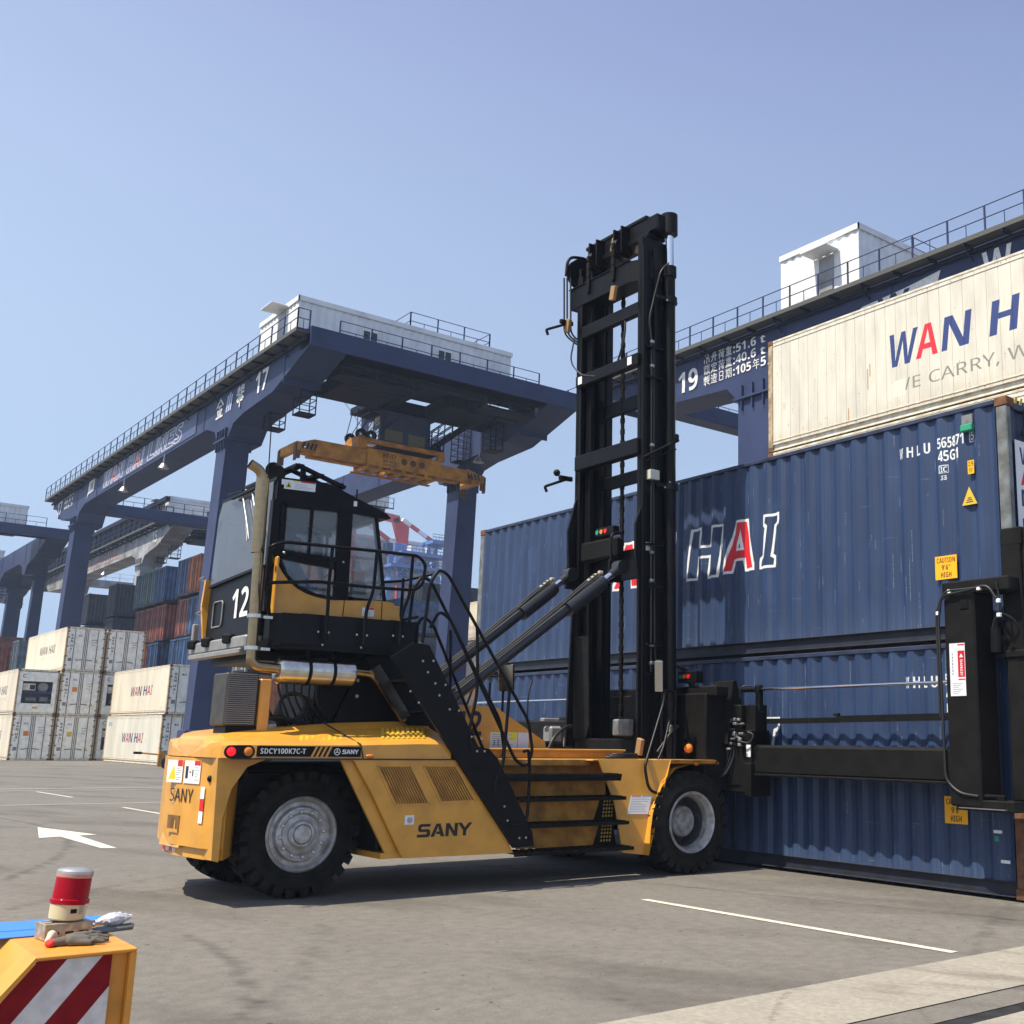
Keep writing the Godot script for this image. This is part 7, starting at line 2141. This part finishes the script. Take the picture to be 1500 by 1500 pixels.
func make_rails(o: Node3D):
	var z := -11.75
	var r := 0.019
	var mb := MB.new()
	mb.tube(bend([V(4.40, 3.54, -12.0), V(4.27, 3.66, z), V(4.42, 3.73, z), V(5.46, 3.76, z), V(6.02, 3.77, z), V(6.12, 3.68, z), V(6.10, 3.44, z), V(6.0, 3.36, z), V(5.5, 3.34, z), V(4.85, 3.34, z), V(4.27, 3.27, z), V(4.36, 3.0, -11.95)], 0.10), r, 10)
	mb.tube([V(4.27, 3.66, z), V(4.27, 3.2, z), V(4.42, 2.9, -11.95)], r, 8)
	for e in [[4.97, 4.97, 2.70], [5.50, 5.42, 2.70], [5.95, 5.86, 2.72]]:
		mb.tube(bend([V(e[0], 3.76, z), V(e[0] - 0.01, 3.3, z), V(e[1], 3.08, z), V(e[1], e[2], z + 0.0)], 0.08), r, 8)
	part("platform_handrail", mb, M.black_gloss, o)
	bolts(o, [[4.91, 2.80], [5.03, 2.80], [4.97, 2.66], [5.36, 2.80], [5.48, 2.80], [5.42, 2.66], [5.80, 2.82], [5.92, 2.82]], -11.82, 0.012)
	# far rail of the platform
	mb = MB.new()
	mb.tube(bend([V(5.75, 2.9, -12.6), V(5.75, 3.50, -12.6), V(6.25, 3.58, -12.6), V(6.5, 3.66, -12.3)], 0.08), r, 8); mb.tube(bend([V(5.7, 3.1, -12.4), V(5.9, 3.0, -12.4), V(6.35, 3.12, -12.3)], 0.05), r, 8)
	mb.tube([V(6.22, 3.6, -12.5), V(6.22, 2.7, -12.5)], r, 8)
	part("platform_handrail", mb, M.black_gloss, o)
	# two stair handrails, near and far
	for e in [[-11.35, 0.0], [-11.98, 0.12]]:
		mb = MB.new()
		var q: float = e[0]
		var d: float = e[1]
		mb.tube(bend([V(5.93 + d, 2.72, q), V(5.98 + d, 3.40, q), V(6.08 + d, 3.57, q), V(6.20 + d, 3.53, q), V(7.38, 1.90, q), V(7.46, 1.52, q), V(7.36, 1.36, q), V(7.22, 1.44, q), V(6.26 + d, 3.02, q), V(6.12 + d, 3.10, q), V(6.02 + d, 2.9, q)], 0.10), r, 10)
		mb.tube(bend([V(6.62, 2.96, q), V(6.66, 2.4, q), V(6.66, 2.15, q), V(6.58, 1.75, q), V(6.62, 1.55, q)], 0.1), r, 8)
		if d == 0.0:
			mb.tube(bend([V(7.10, 2.26, q), V(7.06, 1.4, q), V(6.96, 1.2, q), V(6.97, 0.95, q)], 0.08), r, 8)
			mb.tube(bend([V(7.33, 1.54, q), V(7.40, 1.56, q), V(7.43, 1.3, q), V(7.42, 0.78, q), V(7.33, 0.70, q), V(7.2, 0.71, q)], 0.06), r, 8)
		part("stair_handrail", mb, M.black_gloss, o)
	# mirrors: on the deck, and at the front by the wheel
	mb = MB.new()
	mb.tube(bend([V(7.66, 1.5, -12.4), V(7.66, 2.3, -12.4), V(7.60, 2.46, -12.4)], 0.04), 0.016, 8); mb.tube(bend([V(7.2, 2.1, -12.5), V(7.32, 2.44, -12.5), V(7.60, 2.48, -12.4)], 0.08), 0.014, 8); mb.tube([V(7.58, 1.5, -12.6), V(7.58, 2.4, -12.6)], 0.016, 8)
	part("mirror_bracket", mb, M.black, o)
	var mirror := func(c: Vector3, w: float, h: float, yaw: float):
		mb = MB.new()
		var b := Basis(Vector3.UP, yaw) * Basis(V(0, 0, 1), 0.22)
		mb.box(c, V(0.07, h, w), 0.03, b)
		var mo := part("mirror", mb, M.black, o)
		mb = MB.new()
		mb.box(c - b * V(0.034, 0, 0), V(0.01, h - 0.02, w - 0.02), 0.004, b)
		part("mirror_glass", mb, M.mirror, mo)
	mirror.call(V(7.66, 2.46, -12.34), 0.21, 0.36, 0.85)
	mb = MB.new()
	var fz := -11.45
	mb.tube(bend([V(10.12, 2.36, -11.9), V(9.86, 2.38, -11.8), V(9.72, 2.2, fz - 0.2), V(9.30, 1.5, fz), V(9.22, 1.36, fz + 0.04), V(9.24, 1.14, fz + 0.08), V(9.30, 1.06, fz + 0.08), V(9.52, 1.0, fz + 0.09)], 0.06), 0.019, 10)
	mb.tube(bend([V(10.12, 1.98, -11.85), V(9.92, 1.98, -11.75), V(9.70, 1.6, -11.62), V(9.60, 1.45, -11.6)], 0.06), 0.018, 8)
	for x in [9.86, 10.10]: mb.tube([V(x, 2.37, -11.85), V(x, 1.45, -11.85)], 0.017, 8)
	mb.box(V(9.53, 1.02, fz + 0.1), V(0.03, 0.10, 0.03), 0.006)
	part("front_handrail", mb, M.black_gloss, o)
	mb = MB.new()
	mb.tube([V(9.80, 2.40, -11.8), V(9.78, 2.75, -11.8)], 0.012, 6)
	part("mirror_bracket", mb, M.black, o)
	mirror.call(V(9.74, 2.56, -11.78), 0.13, 0.44, 0.75)
	# deck clutter: hoses and valves round the mast foot
	mb = MB.new()
	for k in 3:
		var q := []
		for i in 21: q.append(V(9.15 + 0.02 * k + cos(TAU * i / 20.0) * (0.26 - 0.03 * k), 1.475 + 0.02 * k, -11.82 + sin(TAU * i / 20.0) * 0.11))
		mb.tube(q, 0.014, 6, false)
	mb.tube(bend([V(8.5, 1.5, -12.6), V(8.6, 1.72, -12.6), V(8.85, 1.86, -12.7), V(9.1, 1.88, -12.9)], 0.15), 0.022, 8); mb.tube(bend([V(8.62, 2.5, -13.2), V(8.56, 2.3, -13.2), V(8.56, 1.9, -13.2)], 0.1), 0.012, 6)
	mb.tube(bend([V(9.75, 1.55, -11.8), V(9.95, 1.82, -11.75), V(10.2, 1.9, -11.9)], 0.12), 0.018, 8); mb.tube(bend([V(9.8, 2.2, -12.2), V(9.7, 2.05, -12.3), V(9.8, 1.95, -12.4)], 0.1), 0.015, 8)
	part("deck_hose", mb, M.hose, o)
	mb = MB.new()
	mb.box(V(8.75, 1.72, -12.85), V(0.2, 0.30, 0.2), 0.03); mb.box(V(8.70, 1.95, -12.85), V(0.26, 0.05, 0.1), 0.01); mb.box(V(10.1, 1.86, -11.95), V(0.12, 0.12, 0.1), 0.02); mb.bx(8.0, 8.45, 1.5, 1.58, -12.9, -12.5, 0.01)
	part("valve_block", mb, M.grey_paint, o)
	mb = MB.new()
	mb.bx(9.5, 9.62, 1.75, 1.98, -12.5, -12.15, 0.02)
	part("deck_box", mb, M.steel_grey, o)
	mb = MB.new()
	mb.bx(10.2, 10.8, 1.5, 2.0, -18.9, -13.9, 0.03); mb.box(V(10.5, 1.75, -17), V(0.62, 0.3, 0.5), 0.05)
	part("far_beam", mb, M.black_dusty, o)
	mb = MB.new()
	mb.bx(7.6, 9.0, 1.46, 1.60, -13.4, -12.7, 0.02); mb.cyl(V(7.8, 1.62, -12.7), V(8.8, 1.62, -12.7), 0.05, 10)
	part("deck_machinery", mb, M.black, o)
# ---------- driver: one continuous skin from joints, meshed as surface nets ----------
func nets(mb: MB, bones: Array, cell: float, blend: float):
	# bones: [a, b, ra, rb]; smooth union of tapered capsules
	var lo := V(1e9, 1e9, 1e9)
	var hi := -lo
	for b in bones:
		var m: float = maxf(b[2], b[3]) + blend + cell * 2
		lo = lo.min((b[0] as Vector3).min(b[1]) - V(m, m, m)); hi = hi.max((b[0] as Vector3).max(b[1]) + V(m, m, m))
	var n := Vector3i(((hi - lo) / cell).ceil()) + Vector3i.ONE
	var f := PackedFloat32Array()
	f.resize(n.x * n.y * n.z)
	f.fill(1.0)
	for b in bones:
		var a: Vector3 = b[0]
		var d: Vector3 = b[1] - a
		var m: float = maxf(b[2], b[3]) + blend + cell * 1.5
		var p0 := Vector3i((((a.min(b[1]) - V(m, m, m)) - lo) / cell).floor())
		var p1 := Vector3i((((a.max(b[1]) + V(m, m, m)) - lo) / cell).ceil())
		for z in range(maxi(p0.z, 0), mini(p1.z, n.z - 1) + 1):
			for y in range(maxi(p0.y, 0), mini(p1.y, n.y - 1) + 1):
				for x in range(maxi(p0.x, 0), mini(p1.x, n.x - 1) + 1):
					var q := lo + V(x, y, z) * cell - a
					var t := clampf(q.dot(d) / maxf(d.length_squared(), 1e-9), 0.0, 1.0)
					var s := (q - d * t).length() - lerpf(b[2], b[3], t)
					var i := x + n.x * (y + n.y * z)
					var h := clampf(0.5 + 0.5 * (f[i] - s) / blend, 0.0, 1.0)
					f[i] = lerpf(f[i], s, h) - blend * h * (1.0 - h)
	var id := {}
	var vs := []
	var off := [0, 1, n.x, n.x + 1, n.x * n.y, n.x * n.y + 1, n.x * n.y + n.x, n.x * n.y + n.x + 1]
	for z in n.z - 1:
		for y in n.y - 1:
			for x in n.x - 1:
				var i := x + n.x * (y + n.y * z)
				var s := 0
				for k in 8:
					if f[i + off[k]] < 0.0: s += 1
				if s == 0 or s == 8: continue
				var c := Vector3.ZERO
				var w := 0
				for e in [[0, 1], [2, 3], [4, 5], [6, 7], [0, 2], [1, 3], [4, 6], [5, 7], [0, 4], [1, 5], [2, 6], [3, 7]]:
					var fa := f[i + off[e[0]]]
					var fb := f[i + off[e[1]]]
					if (fa < 0.0) != (fb < 0.0):
						var u := fa / (fa - fb)
						var va := V(e[0] & 1, (e[0] >> 1) & 1, e[0] >> 2)
						var vb := V(e[1] & 1, (e[1] >> 1) & 1, e[1] >> 2)
						c += va.lerp(vb, u); w += 1
				id[i] = vs.size()
				var g := V(f[i + 1] - f[i], f[i + n.x] - f[i], f[i + n.x * n.y] - f[i])
				vs.append([lo + (V(x, y, z) + c / w) * cell, g.normalized()])
	var st := [1, n.x, n.x * n.y]
	for i in id:
		for ax in 3:
			var b1: int = st[(ax + 1) % 3]
			var b2: int = st[(ax + 2) % 3]
			if (f[i] < 0.0) == (f[i + st[ax]] < 0.0): continue
			if not (id.has(i - b1) and id.has(i - b2) and id.has(i - b1 - b2)): continue
			var q := [vs[id[i]], vs[id[i - b1]], vs[id[i - b1 - b2]], vs[id[i - b2]]]
			mb.tri(q[0][0], q[1][0], q[2][0], q[0][1], q[1][1], q[2][1]); mb.tri(q[0][0], q[2][0], q[3][0], q[0][1], q[2][1], q[3][1])
func make_driver():
	var at := V(5.00, 3.12, -12.85)             # seat top under the hips
	var o := thing("person", "person in a blue shirt seated at the controls inside the raised cabin", "person", at)
	var J := func(x: float, y: float, z: float) -> Vector3: return at + V(x, y, z)
	var skin := mat("skin", lin(0.42, 0.24, 0.16), 0.6)
	var mb := MB.new()
	var bones := []
	# legs and hips first, then trunk, neck, arms: facing +x
	for s in [-1.0, 1.0]:
		bones.append([J.call(-0.06, 0.07, 0.09 * s), J.call(0.34, 0.10, 0.11 * s), 0.088, 0.062]); bones.append([J.call(0.34, 0.10, 0.11 * s), J.call(0.44, -0.26, 0.11 * s), 0.060, 0.042]); bones.append([J.call(0.43, -0.30, 0.11 * s), J.call(0.56, -0.34, 0.12 * s), 0.042, 0.036])
	bones.append([J.call(-0.06, 0.08, 0), J.call(-0.09, 0.28, 0), 0.145, 0.125]); bones.append([J.call(-0.09, 0.28, 0), J.call(-0.10, 0.44, 0), 0.13, 0.12]); bones.append([J.call(-0.10, 0.50, -0.15), J.call(-0.10, 0.50, 0.15), 0.062, 0.062]); bones.append([J.call(-0.10, 0.50, 0), J.call(-0.07, 0.62, 0), 0.055, 0.05])
	var hands := []
	for s in [-1.0, 1.0]:
		var el: Vector3 = J.call(0.06, 0.26, 0.24 * s)
		var wr: Vector3 = J.call(0.34, 0.30, 0.17 * s)
		bones.append([J.call(-0.10, 0.50, 0.17 * s), el, 0.056, 0.043]); bones.append([el, wr, 0.042, 0.028])
		hands.append([wr, s])
	nets(mb, bones, 0.02, 0.03)
	var hb := []                                # head with face, ears; hands with fingers on finer grids
	hb.append([J.call(-0.07, 0.60, 0), J.call(-0.05, 0.66, 0), 0.05, 0.05]); hb.append([J.call(-0.05, 0.76, 0), J.call(-0.04, 0.70, 0), 0.092, 0.076]); hb.append([J.call(0.0, 0.66, 0), J.call(0.005, 0.70, 0), 0.045, 0.055])
	hb.append([J.call(0.055, 0.735, 0), J.call(0.075, 0.70, 0), 0.008, 0.013]); hb.append([J.call(0.052, 0.672, -0.018), J.call(0.052, 0.672, 0.018), 0.008, 0.008])
	for s in [-1.0, 1.0]: hb.append([J.call(-0.05, 0.74, 0.085 * s), J.call(-0.05, 0.70, 0.083 * s), 0.014, 0.009])
	nets(mb, hb, 0.006, 0.012)
	for h in hands:
		var wr: Vector3 = h[0]
		var g := [[wr, wr + V(0.07, 0.02, 0), 0.026, 0.026]]
		for k in 4:
			var w := (k - 1.5) * 0.018
			var kn: Vector3 = wr + V(0.085, 0.025, w)
			var ln: float = [0.036, 0.042, 0.038, 0.030][k]
			g.append([wr + V(0.05, 0.02, w * 0.8), kn, 0.010, 0.009]); g.append([kn, kn + V(ln * 0.7, -ln * 0.5, 0), 0.009, 0.008]); g.append([kn + V(ln * 0.7, -ln * 0.5, 0), kn + V(ln * 0.4, -ln * 1.2, 0), 0.008, 0.007])
		g.append([wr + V(0.02, 0.01, -0.02 * h[1]), wr + V(0.06, 0.03, -0.05 * h[1]), 0.012, 0.010]); g.append([wr + V(0.06, 0.03, -0.05 * h[1]), wr + V(0.085, 0.01, -0.05 * h[1]), 0.009, 0.008])
		nets(mb, g, 0.005, 0.006)
	part("body", mb, skin, o)
	mb = MB.new()                               # shirt follows the trunk and upper arms
	var sh := [[J.call(-0.06, 0.10, 0), J.call(-0.09, 0.28, 0), 0.158, 0.14], [J.call(-0.09, 0.28, 0), J.call(-0.10, 0.44, 0), 0.145, 0.134], [J.call(-0.10, 0.50, -0.15), J.call(-0.10, 0.50, 0.15), 0.074, 0.074]]
	for s in [-1.0, 1.0]:
		var el: Vector3 = J.call(0.06, 0.26, 0.24 * s)
		sh.append([J.call(-0.10, 0.50, 0.17 * s), el, 0.072, 0.062]); sh.append([el, el.lerp(J.call(0.34, 0.30, 0.17 * s), 0.3), 0.06, 0.052])
	nets(mb, sh, 0.02, 0.03)
	part("shirt", mb, mat("shirt_blue", lin(0.035, 0.10, 0.36), 0.85), o)
	mb = MB.new()
	var tr := []
	for s in [-1.0, 1.0]:
		tr.append([J.call(-0.06, 0.07, 0.09 * s), J.call(0.34, 0.10, 0.11 * s), 0.10, 0.076]); tr.append([J.call(0.34, 0.10, 0.11 * s), J.call(0.43, -0.22, 0.11 * s), 0.074, 0.06])
	nets(mb, tr, 0.02, 0.025)
	part("trousers", mb, mat("trousers", lin(0.02, 0.024, 0.035), 0.85), o)
	mb = MB.new()
	nets(mb, [[J.call(-0.065, 0.79, 0), J.call(-0.085, 0.73, 0), 0.094, 0.085], [J.call(-0.02, 0.82, -0.03), J.call(-0.02, 0.82, 0.03), 0.055, 0.055]], 0.01, 0.015)
	part("hair", mb, M.seat, o)
# ---------- foreground: striped barrier box with beacon, glove, papers ----------
func stripe_mat(key: String, c: Color) -> StandardMaterial3D:
	if M.has(key): return M[key]
	var m := mat(key, c, 0.55, 0.0, M.soft, 3.0)
	m.metallic_specular = 0.2
	return m
func make_foreground():
	var T := 0.95
	var zf := -4.20                             # front edge
	var zb := -4.86
	var x0 := 0.90
	var x1 := 1.205
	var o := thing("barrier_box", "orange steel barrier box with red and white striped front at lower left", "barrier", V(1.0, 0, -4.5))
	var org_paint := mat("barrier_orange", lin(0.64, 0.27, 0.035), 0.45, 0.0, M.soft, 1.3)
	var mb := MB.new()
	mb.bx(x0, x1, T - 0.012, T, zb, zf, 0.003)
	mb.prism(P([0.0, T, 0.0, T - 0.02, -0.52, T - 0.66, -0.54, T - 0.64]), V(x0, 0, zb), V(1, 0, 0), Vector3.UP, V(0, 0, zf - zb))
	part("top_plate", mb, org_paint, o)
	mb = MB.new()
	mb.bx(x1 - 0.02, x1, 0.0, T - 0.012, zf - 0.03, zf, 0.003); mb.bx(x1 - 0.075, x1 - 0.02, 0.0, T - 0.012, zf - 0.04, zf - 0.032, 0.002)
	mb.bx(x1 - 0.02, x1 - 0.008, 0.0, T - 0.012, zb, zf - 0.03); mb.bx(x0 - 0.5, x1 - 0.02, 0.0, 0.02, zb, zf - 0.01); mb.bx(x0 - 0.5, x1 - 0.02, 0.0, T - 0.7, zb, zb + 0.01)
	part("frame", mb, org_paint, o)
	mb = MB.new()
	mb.pz(P([x0 + 0.012, T - 0.012, x1 - 0.072, T - 0.012, x1 - 0.072, 0.02, x0 - 0.5, 0.02, x0 - 0.5, T - 0.665]), zf - 0.022, zf - 0.016)
	part("front_plate", mb, org_paint, o)
	for k in 11:                                # stripes rise to the right, clipped to the plate
		var c := -1.18 + k * 0.107
		var pl := PackedVector2Array(P([x0 + 0.004, T - 0.016, x1 - 0.074, T - 0.016, x1 - 0.074, 0.03, x0 - 0.49, 0.03, x0 - 0.49, T - 0.66]))
		var bd := PackedVector2Array(P([x0 + c, 0.0, x0 + c + 0.107, 0.0, x0 + c + 0.107 + 0.76, 0.96, x0 + c + 0.76, 0.96]))
		for q in Geometry2D.intersect_polygons(pl, bd):
			var sm := MB.new()
			sm.pz(Array(q), zf - 0.0155, zf - 0.0135)
			part("stripe", sm, stripe_mat("stripe_red", lin(0.21, 0.012, 0.016)) if k % 2 == 0 else stripe_mat("stripe_white", lin(0.60, 0.57, 0.55)), o)
	# slotted bracket with the beacon on it
	var b := thing("steel_bracket", "slotted galvanised bracket lying on the orange box under the beacon", "bracket", V(1.07, T, -4.52))
	mb = MB.new()
	var bs := Basis(Vector3.UP, 0.10)
	var c0 := V(1.055, T + 0.028, -4.50)
	mb.box(c0 + bs * V(0, 0.026, -0.05), V(0.155, 0.004, 0.105), 0.001, bs)
	mb.box(c0 + bs * V(0, 0.0, 0.001), V(0.155, 0.05, 0.004), 0.001, bs); mb.box(c0 + bs * V(-0.0755, 0.0, -0.05), V(0.004, 0.05, 0.1), 0.001, bs)
	part("channel", mb, mat("galvanised", lin(0.50, 0.44, 0.33), 0.45, 0.35, M.dirt, 5.0), b)
	for k in 3:
		mb = MB.new()
		mb.box(c0 + bs * V(-0.045 + k * 0.047, -0.004, 0.0035), V(0.028, 0.008, 0.002), 0.0, bs)
		part("slot", mb, M.ink, b)
	mb = MB.new()
	for k in 2: mb.box(c0 + bs * V(-0.055, 0.0285, -0.03 - k * 0.035), V(0.03, 0.001, 0.007), 0.0, bs)
	part("slot", mb, M.ink, b)
	var w := thing("warning_beacon", "red beacon light with silver cap and cream base tilted on the bracket", "beacon light", V(1.07, T + 0.056, -4.55))
	var ax := V(0.075, 1, 0.0).normalized()
	var p0 := V(1.055, T + 0.060, -4.555)
	mb = MB.new()
	mb.lathe([Vector2(0.0, 0.0), Vector2(0.05, 0.0), Vector2(0.058, 0.006), Vector2(0.0605, 0.055), Vector2(0.0, 0.056)], p0, ax, 36)
	var bb := part("base", mb, mat("cream_plastic", lin(0.56, 0.49, 0.31), 0.4), w)
	mb = MB.new()
	mb.lathe([Vector2(0.0605, 0.054), Vector2(0.064, 0.058), Vector2(0.064, 0.070), Vector2(0.059, 0.073), Vector2(0.0575, 0.145), Vector2(0.0, 0.146)], p0, ax, 36)
	var red := mat("beacon_red", lin(0.30, 0.004, 0.016), 0.16)
	red.metallic_specular = 0.3
	part("lens", mb, red, w)
	mb = MB.new()
	mb.lathe([Vector2(0.058, 0.144), Vector2(0.0595, 0.148), Vector2(0.0595, 0.157)], p0, ax, 36)
	part("rim_band", mb, mat("beacon_band", lin(0.48, 0.22, 0.18), 0.3), w)
	mb = MB.new()
	mb.lathe([Vector2(0.0598, 0.157), Vector2(0.0595, 0.166), Vector2(0.052, 0.172), Vector2(0.03, 0.176), Vector2(0.0, 0.177)], p0, ax, 36)
	part("cap", mb, mat("cap_silver", lin(0.52, 0.51, 0.49), 0.3, 0.7), w)
	mb = MB.new()
	mb.box(p0 + ax * 0.034 + V(0.005, 0, 0.0605), V(0.02, 0.014, 0.003), 0.001)
	part("rating_plate", mb, M.black, bb)
	mb = MB.new()
	for k in 5: mb.box(p0 + ax * (0.024 + k * 0.006) + V(0.031, 0, 0.0525), V(0.020, 0.0014, 0.001), 0.0, Basis(Vector3.UP, 0.55))
	part("print", mb, M.grey_paint, bb)
	mb = MB.new()
	for x in [-0.045, 0.045]: mb.cyl(p0 + V(x, -0.010, 0.0), p0 + V(x, 0.002, 0.0), 0.008, 8)
	part("foot", mb, M.steel, bb)
	# blue folder, plastic bag, glove
	mb = MB.new()
	mb.box(V(1.02, T + 0.006, -4.86), V(0.52, 0.006, 0.22), 0.002, Basis(Vector3.UP, -0.06)); mb.box(V(0.86, T + 0.004, -4.70), V(0.30, 0.004, 0.16), 0.001)
	solo("blue_folder", mb, mat("folder_blue", lin(0.045, 0.20, 0.66), 0.4), "bright blue folder lying flat on the orange box behind the beacon", "folder", V(1.0, T, -4.8))
	mb = MB.new()
	var rg := RandomNumberGenerator.new()
	rg.seed = 5
	var rows := []
	for i in 13:
		var row := []
		for k in 12:
			var a := TAU * k / 12
			var u := i / 12.0
			var rr := 0.027 * sin(PI * clampf(u, 0.06, 0.97)) + 0.005
			row.append(V(1.165 + u * 0.135, T + 0.032 + sin(a) * rr * 0.75 + rg.randf_range(-0.003, 0.003) + u * 0.008, -4.62 - u * 0.03 + cos(a) * rr * 1.4 + rg.randf_range(-0.003, 0.003)))
		rows.append(row)
	for i in 12:
		for k in 12:
			var ce := V(1.23, T + 0.035, -4.635)
			mb.quad_out(rows[i][k], rows[i + 1][k], rows[i + 1][(k + 1) % 12], rows[i][(k + 1) % 12], ce)
	solo("plastic_bag", mb, mat("bag_grey", lin(0.46, 0.46, 0.50), 0.25), "crumpled pale grey plastic bag beside the bracket on the orange box", "plastic bag", V(1.2, T, -4.63))
	mb = MB.new()
	mb.tube(bend([V(1.14, T + 0.010, -4.58), V(1.22, T + 0.010, -4.60), V(1.30, T + 0.009, -4.63)], 0.03), 0.011, 8); mb.tube([V(1.16, T + 0.008, -4.56), V(1.29, T + 0.009, -4.59)], 0.008, 8)
	solo("metal_tool", mb, M.steel_grey, "dark metal tool lying under the plastic bag on the orange box", "tool", V(1.2, T, -4.6))
	var g := thing("work_glove", "dirty grey knitted work glove with red cuff lying on the orange box", "glove", V(1.05, T, -4.36))
	mb = MB.new()
	var q := V(0.985, T + 0.013, -4.375)
	var gb := [[q, q + V(0.05, 0.004, 0.0), 0.014, 0.017], [q + V(0.05, 0.004, -0.01), q + V(0.10, 0.010, -0.02), 0.020, 0.017], [q + V(0.05, 0.004, 0.012), q + V(0.095, 0.004, 0.02), 0.018, 0.016], [q + V(0.06, 0.014, 0.0), q + V(0.09, 0.016, 0.0), 0.014, 0.012]]
	for e in [[0.095, 0.012, -0.030, 0.150, 0.012, -0.042], [0.10, 0.008, -0.012, 0.168, 0.002, -0.010], [0.098, 0.002, 0.006, 0.162, -0.003, 0.014], [0.090, 0.0, 0.022, 0.142, -0.003, 0.040]]:
		gb.append([q + V(e[0], e[1], e[2]), q + V((e[0] + e[3]) * 0.5, (e[1] + e[4]) * 0.5 + 0.004, (e[2] + e[5]) * 0.5), 0.0095, 0.0088]); gb.append([q + V((e[0] + e[3]) * 0.5, (e[1] + e[4]) * 0.5 + 0.004, (e[2] + e[5]) * 0.5), q + V(e[3], e[4], e[5]), 0.0088, 0.0076])
	gb.append([q + V(0.055, 0.0, 0.02), q + V(0.10, -0.002, 0.044), 0.012, 0.009])
	nets(mb, gb, 0.003, 0.004)
	part("knit", mb, mat("glove_grey", lin(0.17, 0.155, 0.13), 0.95, 0.0, mottle(91, 0.08, 0.55, 1.08), 9.0), g)
	mb = MB.new()
	nets(mb, [[q + V(-0.014, -0.001, 0.0), q + V(-0.002, 0.0, 0.0), 0.0135, 0.0135], [q + V(-0.012, -0.001, -0.012), q + V(-0.012, -0.001, 0.012), 0.011, 0.011]], 0.003, 0.005)
	part("cuff", mb, mat("cuff_red", lin(0.50, 0.035, 0.03), 0.9), g)
	mb = MB.new()
	nets(mb, [[V(1.0, T + 0.02, -4.47), V(0.99, T + 0.03, -4.44), 0.016, 0.012], [V(0.99, T + 0.03, -4.44), V(0.975, T + 0.014, -4.42), 0.013, 0.010]], 0.004, 0.008)
	solo("paper_scrap", mb, mat("rag", lin(0.55, 0.47, 0.36), 0.9), "crumpled cream rag beside the left end of the bracket", "rag", V(0.99, T, -4.45))
	# yellow lever of a trailer jack standing at the crane leg, left of the truck's rear
	var j := thing("trailer_lever", "yellow lever with black grip sticking out by the crane leg's foot", "lever", V(18.2, 0, -62.6))
	mb = MB.new()
	mb.cyl(V(17.1, 0.79, -62.6), V(17.95, 0.72, -62.6), 0.045, 10); mb.pz(P([17.95, 0.1, 17.95, 1.0, 18.1, 0.9, 18.45, 0.6, 18.2, 0.45, 18.15, 0.1]), -62.68, -62.52)
	part("lever", mb, M.spreader_yellow, j)
	mb = MB.new()
	mb.cyl(V(16.72, 0.80, -62.6), V(17.12, 0.79, -62.6), 0.065, 10)
	part("grip", mb, M.black, j)
	mb = MB.new()
	mb.cyl(V(18.4, 0.3, -62.8), V(18.4, 0.3, -62.4), 0.3, 18); mb.bx(18.2, 18.8, 0.25, 0.6, -62.8, -62.4, 0.05)
	part("foot_block", mb, M.navy_dark, j)
